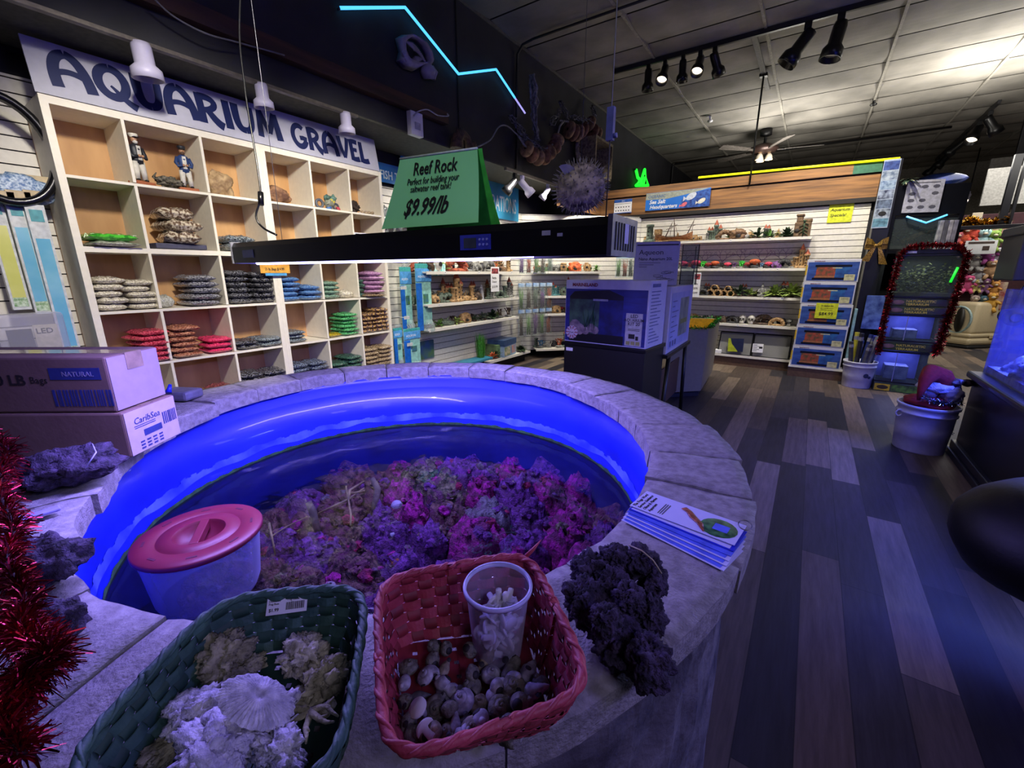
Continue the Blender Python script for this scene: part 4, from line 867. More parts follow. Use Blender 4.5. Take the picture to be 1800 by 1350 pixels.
def pile(r, c, col, n, y, h=.05, side='', rz0=0, sc=1.0, dz=0, cname=None):
    z = RZ[r+1]+(.017 if r == 1 else .009)+dz
    for i in range(n):
        rr = random.Random(r*100+c*10+i+int(y*1000)); k = rr.randrange(5); hs = h/.05
        lab = f"{cname or col} gravel bag, {'only bag' if n == 1 else ('top bag' if i == n-1 else NUM[i]+' from bottom')} of {side+' ' if side else ''}pile, {RWN[r]} row, {ORD[c]} cubby"
        lab = lab.replace('bottom from bottom', 'bottom bag')
        place('gravel_bag', BM[k], (XF-.125+rr.uniform(-.012, .012), y+rr.uniform(-.012, .012), z+i*h*.94), rz0+rr.uniform(-.17, .17)+(pi if rr.random() < .5 else 0), lab, 'gravel bag', f"gravel bags in the {RWN[r]} row {ORD[c]} cubby", (sc, sc, hs), GM[col])
def yc(c, f): return CY[c]+.008+(CY[c+1]-CY[c]-.016)*f
pile(1, 0, 'clear', 1, yc(0, .5), .035, 'lower', sc=1.45, cname='clear white'); 
o = place('substrate_bag', BM[2], (XF-.14, yc(0, .5), RZ[2]+.05), 0.05, 'bright green printed substrate bag lying in the first cubby', 'gravel bag', None, (1.1, 1.5, 1.0), gmat('substrate_green', '58d040', '2c9428', 40))
text('AQUASCAPE', .045, frame((XF-.018, yc(0, .5)-.135, RZ[2]+.066), (0, 1, 0), (-.45, 0, 1)), mat('print_pale_green', 'd8f0c0', .4), None, 'bag_print'); q = bpy.data.objects['bag_print']; q.parent = o; q.matrix_parent_inverse = (Matrix.Translation(o.location) @ Matrix.Rotation(.05, 4, 'Z') @ Matrix.Diagonal((1.1, 1.5, 1, 1))).inverted()
mb = MB(); mb.bbox((XF-.20, yc(1, .1), RZ[2]+.019), (XF-.012, yc(1, .85), RZ[2]+.055), .006); one('display_tray', mb, mat('slate_tray', '4c4c60', .5), 'dark slate tray under the speckled gravel bags', 'tray')
pile(1, 1, 'speckled', 3, yc(1, .5), .082, sc=1.28, dz=.037)
pile(1, 2, 'slate', 2, yc(2, .42), .06, sc=1.2); pile(1, 3, 'blue', 1, yc(3, .5), .07, sc=1.3, cname='light blue'); pile(1, 4, 'forest', 1, yc(4, .45), .05, sc=1.3, cname='grey green')
pile(2, 0, 'white', 5, yc(0, .25), .044, 'left', sc=.92); pile(2, 0, 'white', 5, yc(0, .75), .040, 'right', sc=.92)
pile(2, 1, 'grey', 5, yc(1, .68), .046, 'right', sc=1.15); pile(2, 1, 'clear', 1, yc(1, .14), .08, 'small left', sc=.6, cname='silver grey')
pile(2, 2, 'black', 6, yc(2, .26), .044, 'left', sc=.98); pile(2, 2, 'black', 6, yc(2, .75), .042, 'right', sc=.98)
pile(2, 3, 'blue', 5, yc(3, .26), .042, 'left'); pile(2, 3, 'blue', 3, yc(3, .75), .045, 'right')
pile(2, 4, 'sage', 4, yc(4, .25), .042, 'left', sc=.95, cname='sage green'); pile(2, 4, 'white', 1, yc(4, .72), .07, 'right', sc=.7)
pile(2, 5, 'forest', 4, yc(5, .16), .046, 'left', sc=.65, cname='dark green'); pile(2, 5, 'tan', 1, yc(5, .55), .03, 'bottom', sc=1.4); pile(2, 5, 'lilac', 5, yc(5, .62), .046, 'right', sc=1.1, dz=.028)
pile(3, 0, 'red', 6, yc(0, .78), .038, 'right', sc=1.05, cname='red')
pile(3, 1, 'rust', 6, yc(1, .27), .040, 'left', sc=1.05, cname='rust speckled'); pile(3, 1, 'pink', 3, yc(1, .77), .042, 'right', cname='hot pink')
pile(3, 2, 'black', 2, yc(2, .26), .038, 'left', cname='charcoal speckled'); pile(3, 2, 'slate', 2, yc(2, .73), .04, 'right', sc=1.1, cname='grey speckled')
pile(3, 3, 'slate', 3, yc(3, .28), .036, 'left', sc=.95, cname='slate grey')
pile(3, 4, 'green', 6, yc(4, .68), .038, 'right', sc=1.0, cname='bright green'); pile(3, 4, 'yellow', 1, yc(4, .2), .04, 'left', sc=.85)
pile(3, 5, 'mixed', 5, yc(5, .25), .042, 'left', cname='purple and yellow speckled'); pile(3, 5, 'mixed', 6, yc(5, .74), .042, 'right', cname='purple and yellow speckled')
pile(4, 1, 'brick', 2, yc(1, .25), .045, 'left', cname='brick red'); pile(4, 1, 'brick', 2, yc(1, .75), .05, 'right', cname='brick red')
pile(4, 2, 'black', 4, yc(2, .26), .045, 'left', cname='black speckled'); pile(4, 2, 'black', 4, yc(2, .76), .042, 'right', cname='black speckled')
pile(4, 3, 'navy', 4, yc(3, .27), .046, 'left', cname='navy speckled'); pile(4, 3, 'navy', 4, yc(3, .75), .044, 'right', cname='navy speckled')
pile(4, 4, 'forest', 3, yc(4, .26), .042, 'left', cname='forest green'); pile(4, 4, 'forest', 4, yc(4, .74), .042, 'right', cname='forest green')
pile(4, 5, 'tan', 5, yc(5, .25), .044, 'left', cname='tan speckled'); pile(4, 5, 'tan', 5, yc(5, .75), .044, 'right', cname='tan speckled')
# small signs on the gravel shelf
def card(name, label, M, w, h, m, cat='sign', th=.001):
    t = thing(name, label, cat, tuple(M.translation)); mb = MB(); mb.box((0, 0, 0), (w, h, th), 0, M); obj('card_sheet', mb, m, t); return t
M = frame((XF+.004, 2.645, 1.535+.028), (0, 1, 0), (0, 0, 1)); t = card('shelf_card', 'white aquarium card with red fish picture on the gravel shelf', M, .19, .20, PAPER)
mb = MB(); mb.box((.01, .10, .001), (.18, .19, .0015), 0, M); obj('card_picture', mb, mat('card_dark_red_picture', 'b03038', .5, c2='1c1a20', sc=14, ramp=(.45, .55)), t); text('Aquarium', .036, M @ Matrix.Translation((.02, .06, .0015)), INK, t, bold=.01); text('Gravel', .03, M @ Matrix.Translation((.02, .02, .0015)), INK, t)
M = frame((XF+.03, 1.735, 1.395), (0, 1, 0), (0, 0, 1)); t = card('shelf_card', 'orange price card for bags hanging below the long light', M, .235, .075, mat('card_orange', 'e8a840', .6)); text('25 lb. Bags $14.99', .028, M @ Matrix.Translation((.035, .022, .0015)), INK, t, bold=.02, sx=.75)
M = frame((XF+.03, 1.77, 1.375), (0, 1, 0), (0, 0, 1)); t = card('card_strip', 'light blue strip under the orange price card', M, .17, .022, mat('strip_blue', '58a8e0', .5))

# ornaments in the top row
def ornament_base(y, label, mfun, name, cat='ornament'): pass
SK = mat('painted_skin', 'b88a68', .6); WPT = mat('painted_white', 'd8d4c8', .6); NPT = mat('painted_navy', '22242e', .5); BPT = mat('painted_blue', '2c4478', .5); TERR = mat('terracotta_base', 'a8603c', .7)
def sailor(y, x, rz, coat_m, label, cap_m, sc=1.0):
    z = RZ[1]+.0085; t = thing('sailor_figurine', label, 'figurine', (x, y, z)); Q = Matrix.Translation((x, y, z)) @ Matrix.Rotation(rz, 4, 'Z') @ Matrix.Scale(sc, 4)
    mb = MB(); mb.bbox((-.04, -.06, 0), (.04, .06, .022), .004, 0, Q); obj('plinth', mb, TERR, t)
    for s in (-1, 1):
        mb = MB(); mb.tube([Q @ V(p) for p in ((0, s*.018, .14), (.003, s*.022, .08), (.0, s*.024, .035))], [.02*sc, .017*sc, .016*sc], 10); obj('trouser_leg', mb, WPT, t)
        mb = MB(); mb.blob(Q @ V((.01, s*.025, .029)), (.02*sc, .012*sc, .009*sc), 2, .02); obj('shoe', mb, INK, t)
    mb = MB(); mb.lathe([(.001, .125), (.033, .13), (.032, .16), (.030, .185), (.037, .215), (.030, .237), (.012, .25), (.0005, .25)], (0, 0, 0), 18, 0, Q, sx=.75); b = obj('torso', mb, coat_m, t)
    mb = MB(); mb.box((.0235, -.012, .15), (.0265, .012, .235), 0, Q); obj('shirt_front', mb, WPT, t)
    for s in (-1, 1):
        mb = MB(); mb.tube([Q @ V(p) for p in ((0, s*.034, .228), (.004, s*.048, .19), (.022, s*.040, .165), (.032, s*.016, .172))], [.013*sc, .012*sc, .010*sc, .008*sc], 8); obj('arm', mb, coat_m, t)
        mb = MB(); mb.blob(Q @ V((.035, s*.010, .173)), (.009*sc,)*3, 2, .05); obj('hand', mb, SK, t)
    mb = MB(); mb.blob(Q @ V((0, 0, .272)), (.018*sc, .017*sc, .023*sc), 3, .04); mb.blob(Q @ V((.018*sc, 0, .270)), (.005*sc,)*3, 1, 0); h = obj('head', mb, SK, t)
    mb = MB(); mb.blob(Q @ V((.008, 0, .258)), (.014*sc, .014*sc, .013*sc), 2, .1); obj('beard', mb, WPT if cap_m is WPT else mat('brown_beard', '5c4030', .7), h)
    mb = MB(); mb.lathe([(.0001, .31), (.024, .306), (.026, .296), (.018, .288), (.019, .283)], (0, 0, 0), 16, 0, Q); mb.bbox((.010, -.016, .283), (.032, .016, .287), .001, 1, Q); obj('cap', mb, [cap_m, INK], h)
sailor(CY[1]+.055, XF-.06, .35, NPT, 'sea captain figurine in a dark coat and white cap', WPT, .98); sailor(CY[2]-.10, XF-.07, -.1, BPT, 'sailor figurine in blue jacket and white trousers', NPT, .93)
z = RZ[1]+.009
mb = MB(); c = V((XF-.09, CY[1]+.225, z+.045)); mb.blob(c, (.05, .075, .032), 4, .35, 5, 3, rough=.2); mb.blob(c+V((.02, -.05, .01)), (.02, .03, .018), 3, .4, 5, 5, rough=.2)
for s in (-1, 1): mb.tube([c+V((0, s*.05, -.01)), c+V((.02, s*.1, .02)), c+V((.035, s*.085, .045))], [.014, .010, .003], 7)
mb.tube([c+V((0, .06, 0)), c+V((0, .07, -.03)), c+V((0, .055, -.045))], [.01, .01, .012], 7); mb.tube([c+V((0, -.04, 0)), c+V((0, -.05, -.03)), c+V((0, -.04, -.045))], [.01, .01, .012], 7)
one('net_ornament', mb, mat('weathered_bronze', '7a7464', .7, c2='2c2a26', sc=60, bump=.8), 'weathered crab shaped ornament between captain and sailor figurines', 'ornament')
rock = lambda y, r, m, lab, seed, zz=0: one('shelf_rock', MB().blob((XF-.11, y, RZ[1]+.009+r[2]*.93+zz), r, 4, .22, 3, seed, rough=.08), m, lab, 'rock')
rock(CY[2]+.115, (.07, .10, .085), mat('cream_rock', 'c0a47c', .8, c2='84684a', sc=20, bump=.6), 'round cream wrapped stone in the top row third cubby', 4)
rock(CY[3]+.14, (.07, .105, .068), mat('brown_rock', 'a07858', .8, c2='5c3c2c', sc=18, bump=.6), 'brown boulder ornament in the top row fourth cubby', 9)
T = thing('toy_sculpture', 'colourful wheeled ornament in the top row fifth cubby', 'ornament', (XF-.1, CY[4]+.2, z))
for i, (dy, dz_, r, cc) in enumerate([(-.09, .045, .042, '5a5e66'), (.07, .035, .034, '484c58'), (0, .055, .04, '8a8c7c'), (-.01, .10, .03, '4c6c64'), (.035, .075, .028, 'c8b840'), (.05, .10, .03, '5c8078'), (.09, .02, .02, 'b84050'), (.0, .02, .025, '3c6cb0')]):
    mb = MB(); c = V((XF-.09, CY[4]+.2+dy, z+dz_))
    if i < 2: mb.tube([c+V((0, r*.75*cos(q), r*.75*sin(q))) for q in [2*pi*k/20 for k in range(20)]], r*.28, 8, closed=True); obj('wheel', mb, mat('paint_'+cc, cc, .5), T)
    else: mb.blob(c, (r*.8, r, r*.9), 3, .35, 4, i, rough=.1); obj('painted_lump', mb, mat('paint_'+cc, cc, .5), T)
mb = MB(); mb.blob((XF-.10, CY[5]+.09, z+.055), (.04, .06, .055), 4, .5, 4, 8, rough=.2, ridged=True); one('driftwood_piece', mb, mat('dark_driftwood', '3a2c26', .8, bump=.6), 'dark driftwood lump in the top row sixth cubby', 'driftwood')
for i in range(4):
    mb = MB(); mb.blob((XF-.05+.01*i, CY[5]+.155+.03*i, z+.014), (.018, .018, .014), 3, .2, 3, i); one('pebble', mb, mat('beige_pebble', 'a89478', .7), f"beige pebble, {ORD[i]} from left beside the dark driftwood lump", 'pebble', 'pebbles beside the driftwood')
# ================= DECORATION SHELVES =================
SHB = mat('shelf_board_white', 'e4e0d4', .45, var=.03)
TAGM = mat('price_disc_white', 'e8e8e4', .5, var=.02)
def tube_between(mb, a, b, r0, r1=None, n=6, mi=0): mb.tube([a, b], [r0, r1 if r1 is not None else r0], n, mi)
def g_castle(rr):
    mb = MB(); n = rr.choice([1, 2, 3])
    for i in range(n):
        x = (i-(n-1)/2)*.034; h = rr.uniform(.07, .12)*(1.2 if i == 1 else 1); r = .018
        mb.lathe([(r*1.15, 0), (r, .01), (r*.9, h*.8), (r*1.15, h*.84), (r*1.15, h*.95), (r*.8, h*.95), (r*.8, h*.88), (.0001, h*.88)], (x, 0, 0), 12)
        if rr.random() < .6: mb.lathe([(r*1.1, h*.95), (.0001, h*1.3)], (x, 0, 0), 12, 1)
        for k in range(4): mb.box((x-.004, -r-.001, h*(.15+.2*k)), (x+.004, -r+.004, h*(.22+.2*k)), 2)
    mb.blob((0, 0, .008), (.02+.02*n, .03, .014), 2, .2, 3, rr.random()*9); return mb
def g_arch(rr):
    mb = MB(); n = 14; s = rr.uniform(.04, .055)
    for i in range(n):
        q = pi*i/(n-1); mb.blob((s*cos(q), rr.uniform(-.004, .004), s*.95*sin(q)+.012), (.016, .02, .016), 2, .4, 4, i+rr.random()*50, rough=.2)
    mb.blob((0, 0, .006), (s*1.2, .028, .01), 2, .2, 3); return mb
def g_rock(rr):
    mb = MB(); h = rr.uniform(.025, .045); mb.blob((0, 0, h*.9), (rr.uniform(.035, .055), .032, h), 3, .4, 4, rr.random()*90, rough=.15, ridged=True); mb.blob((.004, -.026, h*.6), (.014, .01, .012), 2, .1, 3, 1, mi=2); mb.blob((.03, 0, h*.5), (.02, .02, h*.6), 2, .3, 4, rr.random()*9); return mb
def g_skull(rr):
    mb = MB(); mb.blob((0, .004, .036), (.024, .028, .026), 3, .04, 2, 1); mb.bbox((-.013, -.022, .003), (.013, .004, .02), .004)
    for s in (-1, 1): mb.blob((s*.009, -.021, .033), (.007, .006, .007), 2, 0, mi=2)
    mb.blob((0, -.024, .023), (.003, .003, .004), 1, 0, mi=2)
    for k in range(5): mb.box((-.010+k*.0042, -.0235, .008), (-.007+k*.0042, -.0215, .014), 1)
    return mb
def leafblade(mb, p, d, L_, w, mi=0, droop=.4):
    d = V(d).normalized(); s = d.cross(V((0, 0, 1))); s = s.normalized() if s.length > 1e-4 else V((1, 0, 0)); n = 4; vs = []
    for k in range(n+1):
        t = k/n; c = V(p)+d*L_*t+V((0, 0, -droop*L_*t*t)); ww = w*sin(pi*(.12+.86*t))**.8; vs += [c-s*ww, c+V((0, 0, ww*.3)), c+s*ww]
    mb.add(vs, [(3*k+j, 3*k+j+1, 3*k+j+4, 3*k+j+3) for k in range(n) for j in (0, 1)], mi, True)
def g_plant(rr, n=34, s=.06, w=.007):
    mb = MB(); mb.blob((0, 0, .006), (.022, .02, .009), 2, .2, 3, mi=1)
    for i in range(n):
        a = rr.uniform(0, 2*pi); e = rr.uniform(.2, 1.5); d = V((cos(a)*cos(e), sin(a)*cos(e)*.7, sin(e))); L_ = s*rr.uniform(.6, 1.2); k = rr.uniform(0, .5); leafblade(mb, d*L_*k+V((0, 0, .008)), d, L_*(1-k*.5), w)
    return mb
def g_bush(rr): return g_plant(rr, 150, .09, .011)
def g_coral(rr):
    mb = MB(); mb.blob((0, 0, .007), (.028, .022, .01), 2, .3, 3, mi=1)
    def br(p, d, L_, r, lv):
        q = p+d*L_; mb.tube([p, p.lerp(q, .5)+V((rr.uniform(-.1, .1), 0, 0))*L_, q], [r, r*.85, r*.7], 6)
        if lv:
            for _ in range(rr.choice([2, 3])): br(q, (d+V((rr.uniform(-.9, .9), rr.uniform(-.6, .6), rr.uniform(0, .5)))).normalized(), L_*.72, r*.72, lv-1)
        else: mb.blob(q, r*1.2, 1, 0)
    for _ in range(3): br(V((rr.uniform(-.012, .012), 0, .01)), V((rr.uniform(-.6, .6), rr.uniform(-.4, .4), 1)).normalized(), .022, .0055, 2)
    return mb
def g_anem(rr):   # bright dome coral on a base
    mb = MB(); mb.blob((0, 0, .012), (.03, .024, .014), 2, .3, 3, rr.random()*9, mi=1); mb.tube([(0, 0, .015), (.002, 0, .035)], [.012, .009], 8)
    mb.lathe([(.006, .03), (.028, .038), (.033, .046), (.026, .056), (.010, .061), (.0001, .061)], (0, 0, 0), 14)
    for i in range(10): a = 2*pi*i/10; mb.blob((.027*cos(a), .022*sin(a), .045), (.008, .008, .007), 1, 0)
    return mb
def g_figure(rr):
    mb = MB(); mb.blob((0, 0, .012), (.03, .024, .014), 2, .15, 3, rr.random()*9); mb.lathe([(.022, .008), (.021, .025), (.014, .042), (.017, .052), (.010, .062), (.0001, .064)], (0, 0, 0), 12, sy=.8); mb.blob((0, 0, .073), (.011, .011, .013), 2, .05); mb.blob((0, 0, .088), (.005, .005, .006), 1, 0)
    for s in (-1, 1): mb.tube([(s*.014, 0, .055), (s*.024, -.006, .038), (s*.008, -.018, .030)], [.006, .005, .004], 6)
    return mb
def g_log(rr):
    mb = MB(); pts = [(-.055, 0, .018), (-.02, .004, .022), (.02, -.002, .02), (.055, 0, .016)]; mb.tube(pts, [.018, .02, .019, .015], 12); mb.cyl((-.0555, 0, .018), (-.057, 0, .018), .013, n=12, mi=2)
    mb.tube([(0, 0, .035), (.006, 0, .055), (.018, 0, .072)], [.007, .005, .002], 6); mb.tube([(-.03, 0, .035), (-.038, 0, .058)], [.006, .002], 6); return mb
def g_vase(rr):
    mb = MB(); mb.lathe([(.012, 0), (.024, .012), (.030, .035), (.022, .058), (.014, .066), (.019, .076), (.016, .078), (.011, .066)], (0, 0, 0), 18); mb.cyl((0, -.026, .036), (0, -.031, .036), .011, n=12, mi=2)
    for s in (-1, 1): mb.tube([(s*.017, 0, .068), (s*.032, 0, .06), (s*.027, 0, .045)], .003, 6)
    return mb
def g_hive(rr):
    mb = MB(); 
    for (x, z_) in ((-.026, .02), (.026, .02), (0, .056)):
        ring = [V((x+.028*cos(R(60*k)), 0, z_+.026*sin(R(60*k)))) for k in range(6)]
        for dy in (-.016, .016): mb.tube([p+V((0, dy, 0)) for p in ring], .005, 6, closed=True)
        mb.tube([p for p in ring], [.004]*6, 5, closed=True)
        for p in ring: mb.tube([p+V((0, -.016, 0)), p+V((0, .016, 0))], .0045, 5)
    mb.box((-.05, .012, .002), (.05, .018, .06), 2); return mb
def g_barrel(rr):
    mb = MB(); mb.lathe([(.0001, 0), (.024, 0), (.030, .03), (.030, .045), (.024, .078), (.0001, .078)], (0, 0, 0), 18)
    for z_ in (.012, .038, .064): mb.lathe([(.029 if z_ == .038 else .0275, z_-.003), (.0318 if z_ == .038 else .0288, z_), (.029 if z_ == .038 else .0275, z_+.003)], (0, 0, 0), 18, 2)
    mb.blob((0, -.028, .04), (.012, .006, .015), 2, 0, mi=2); return mb
GEN = {'castle ornament': g_castle, 'arch rock': g_arch, 'cave rock': g_rock, 'skull': g_skull, 'plastic plant': g_plant, 'leafy bush': g_bush, 'branching coral': g_coral, 'dome coral': g_anem, 'seated statue': g_figure, 'hollow log': g_log, 'vase ornament': g_vase, 'honeycomb hide': g_hive, 'barrel ornament': g_barrel}
CAT = {'castle ornament': 'ornament', 'arch rock': 'ornament', 'cave rock': 'ornament', 'skull': 'ornament', 'plastic plant': 'plastic plant', 'leafy bush': 'plastic plant', 'branching coral': 'ornament', 'dome coral': 'ornament', 'seated statue': 'ornament', 'hollow log': 'ornament', 'vase ornament': 'ornament', 'honeycomb hide': 'ornament', 'barrel ornament': 'ornament'}
DC = {'grey': ('8c8c88', '4a4a48'), 'green grey': ('6c7c6c', '38443c'), 'brown': ('8a6a4c', '4a3424'), 'dark brown': ('5a4434', '2c201a'), 'tan': ('b89464', '705434'), 'orange': ('e07038', '983818'), 'rust red': ('b85838', '6c2c1c'), 'pink': ('f0506c', 'b02848'), 'neon green': ('50e048', '208c28'), 'green': ('6c9c44', '345c24'), 'dark green': ('33502c', '182c18'), 'yellow green': ('a4b85c', '5c7434'), 'purple': ('7c4c94', '40244c'), 'blue': ('5c8cb4', '305070'), 'white': ('d0ccc4', '96928a'), 'red': ('b82c30', '601418'), 'charcoal': ('3c3c40', '1c1c20'), 'teal': ('5c9ca0', '305c60')}
def dm(c): return mat('decor_'+c.replace(' ', '_'), DC[c][0], .65, c2=DC[c][1], sc=70, bump=.4, bsc=90)
DBASE = {'plastic plant': 'dark brown', 'leafy bush': 'dark brown', 'branching coral': 'grey', 'dome coral': 'charcoal', 'castle ornament': 'rust red'}
GC = {}
def decor(kind, col, loc, rz, sc, label, grp, seed):
    key = (kind, seed % 3)
    if key not in GC: GC[key] = mesh(kind.replace(' ', '_'), GEN[kind](random.Random(seed % 3+len(kind)*7)), [SHB, SHB, DARKM])
    me = GC[key]; base = dm(DBASE.get(kind, col if kind not in ('skull',) else 'white')); ms = [dm(col), base, DARKM][:len(me.materials)]
    return place(kind.replace(' ', '_'), me, loc, rz, label, CAT[kind], grp, sc, ms)
def shelf(name_words, a, d, L_, z, depth=.30, item_list=(), sc=1.0, jitter=.02, tags=0, seed=0, label=None, rear=0, th=.02):
    """shelf board: a = wall end start (xy), d = direction along the wall, normal to the right of d; items listed left to right as seen"""
    d = V((d[0], d[1], 0)).normalized(); nn = V((d.y, -d.x, 0)); M = Matrix((d, nn, V((0, 0, 1)))).transposed().to_4x4(); M.translation = V((a[0], a[1], 0))
    t = thing('wall_shelf', label or f'white {name_words}', 'shelf', tuple(M @ V((L_/2, 0, z-th))), 'white decoration shelves')
    mb = MB(); mb.bbox((0, .014, z-th), (L_, depth, z), .004, 0, M); obj('shelf_board', mb, SHB, t)
    mb = MB(); mb.box((.002, depth, z-th-.012), (L_-.002, depth+.006, z+.004), 0, M); obj('price_rail', mb, SHB, t)
    rr = random.Random(seed+100); n = len(item_list); ang = atan2(d.y, d.x)
    tot = sum((it[2] if len(it) > 2 else 1) for it in item_list) or 1; x = .03
    for i, it in enumerate(item_list):
        kind, col = it[0], it[1]; w = (it[2] if len(it) > 2 else 1); s = (it[3] if len(it) > 3 else 1)*sc*1.55; wd = (L_-.06)*w/tot
        p = M @ V((x+wd/2, depth-.115+rr.uniform(-jitter, jitter), z+.001)); x += wd
        decor(kind, col, p, ang+rr.uniform(-.3, .3), s*rr.uniform(.92, 1.08), f'{col} {kind}, {ORD[i]} from left on the {name_words}', f'items on the {name_words}', i+seed)
    if rear:
        x = .05; m = int(n*rear)
        for i in range(m):
            it = item_list[(i*5+3) % n]; p = M @ V((x, .105, z+.001)); x += (L_-.08)/m
            decor(it[0], it[1], p, ang+rr.uniform(-.6, .6), sc*1.35*rr.uniform(.9, 1.15), f'rear {it[0]}, {ORD[i]} from left on the {name_words}', f'rear items on the {name_words}', i+seed+1)
    for k in range(tags):
        f = (k+.5+rr.uniform(-.25, .25))/tags; mb = MB(); c = M @ V((L_*f, depth+.0065, z-.012)); mb.cyl(c, c+nn*.002, .020, n=16, mi=0)
        tagt = thing('price_tag', f'round white price tag, {ORD[k]} from left, on the {name_words}', 'price tag', tuple(c), 'round price tags'); obj('tag_disc', mb, TAGM, tagt)
        mt = MB(); mt.box((-.010, -.002, .0022), (.010, .003, .0026), 0, frame(c, d, (0, 0, 1)) if False else frame(c, d, (0, 0, 1))); obj('printed_price', mt, INK, tagt)
    return M
# left decoration wall
LW = 'left decoration wall'
def I(*a): return list(a)
dL = (0, 1); a0 = (-3.985, 3.60); Ln = 1.92
shelf('top shelf of the '+LW, a0, dL, Ln, 1.41, .33, I(('cave rock', 'dark brown', 1.2), ('vase ornament', 'white', 1, 1.2), ('plastic plant', 'green', 1.2), ('arch rock', 'rust red', 1.6, 1.3), ('arch rock', 'grey', 1.5, 1.2), ('cave rock', 'grey'), ('vase ornament', 'charcoal', .8, .8), ('arch rock', 'grey', 1.4, 1.2), ('branching coral', 'orange', .9), ('hollow log', 'brown', 1.2), ('castle ornament', 'tan', 1)), 1.25, tags=3, seed=1, rear=.9)
shelf('second shelf of the '+LW, a0, dL, Ln, 1.035, .33, I(('castle ornament', 'charcoal', 1, 1.1), ('cave rock', 'tan', 1), ('vase ornament', 'green grey', .8), ('arch rock', 'green grey', 1), ('castle ornament', 'tan', 1.5, 1.3), ('hollow log', 'tan', 1.2), ('castle ornament', 'tan', .9, 1.2), ('cave rock', 'dark brown', .9), ('barrel ornament', 'white', .9, 1), ('castle ornament', 'green grey', 1), ('castle ornament', 'grey', 1), ('arch rock', 'green grey'), ('castle ornament', 'green grey', 1, 1.1), ('castle ornament', 'grey', 1)), 1.1, tags=3, seed=2, rear=.9)
shelf('third shelf of the '+LW, a0, dL, Ln, .745, .33, I(('plastic plant', 'dark green'), ('plastic plant', 'green'), ('hollow log', 'green grey', 1.2), ('plastic plant', 'yellow green'), ('cave rock', 'tan', 1.4, 1.1), ('plastic plant', 'dark green', 1.3), ('plastic plant', 'green grey', 1.2, 1.2), ('leafy bush', 'dark green', 1.3, .8), ('branching coral', 'dark brown', 1.2, 1.3), ('branching coral', 'dark brown', 1.2, 1.4)), 1.1, tags=2, seed=3, rear=.9)
shelf('bottom shelf of the '+LW, (-3.985, 3.60), dL, 2.25, .166, .34, (), label='long white bottom shelf of the left decoration wall')
# barrel that is a striped lighthouse gets its bands
lh = [o for o in bpy.data.objects if o.get('label', '').startswith('white barrel ornament')][0]; p = V(lh.location); bpy.data.objects.remove(lh)
T = thing('lighthouse_ornament', 'white lighthouse ornament with red bands on the second decoration shelf', 'ornament', tuple(p))
mb = MB(); mb.lathe([(.036, 0), (.033, .02), (.026, .15), (.030, .152), (.030, .158), (.018, .158), (.018, .18), (.024, .182), (.0001, .205)], tuple(p), 18); obj('tower', mb, mat('lighthouse_white', 'c8c8cc', .5), T)
for z_ in (.045, .09): mb = MB(); mb.lathe([(.0325-.05*z_, z_), (.0335-.05*z_, z_+.001), (.0325-.05*(z_+.018), z_+.018)], tuple(p), 18); obj('red_band', mb, dm('red'), T)
# corner wall shelves
dC = (cB-cA).normalized(); cn = V((dC.y, -dC.x, 0)); CW_ = 'corner wall'
q0 = cA+dC*.20
for k, (z, items) in enumerate([(1.415, I(('hollow log', 'green'), ('cave rock', 'grey'), ('barrel ornament', 'tan'), ('cave rock', 'orange', 1.2, 1.2), ('vase ornament', 'tan'), ('plastic plant', 'green'))), (1.03, I(('castle ornament', 'teal', 1, .7), ('castle ornament', 'teal', 1, .7), ('vase ornament', 'green grey'), ('vase ornament', 'grey', 1, 1.2), ('cave rock', 'grey'), ('skull', 'white'))), (.745, I(('arch rock', 'grey'), ('cave rock', 'tan'), ('cave rock', 'dark brown'), ('dome coral', 'red', 1, .8), ('cave rock', 'grey'))), (.166, I(('branching coral', 'blue', 1, 1.2), ('branching coral', 'white'), ('branching coral', 'rust red', 1.2, 1.5), ('castle ornament', 'green grey', 1.1, 1.2), ('plastic plant', 'dark green', 1, 1.2), ('skull', 'white', .7), ('cave rock', 'charcoal')))]):
    nm = ['top shelf', 'second shelf', 'third shelf', 'bottom shelf'][k]+' of the '+CW_
    shelf(nm, (q0.x, q0.y), dC, 1.15, z, .3, items, 1.15, tags=1 if k else 0, seed=10+k, rear=1.0)
mb = MB(); mb.box((-4.0+.1, 3.6, .0), (-3.72, 5.8, .13)); struct('baseboard_left', mb, mat('black_kick', '0e0e10', .8))
# back wall shelves
bx0, bx1 = -2.44, -.09; BWn = 'back wall'

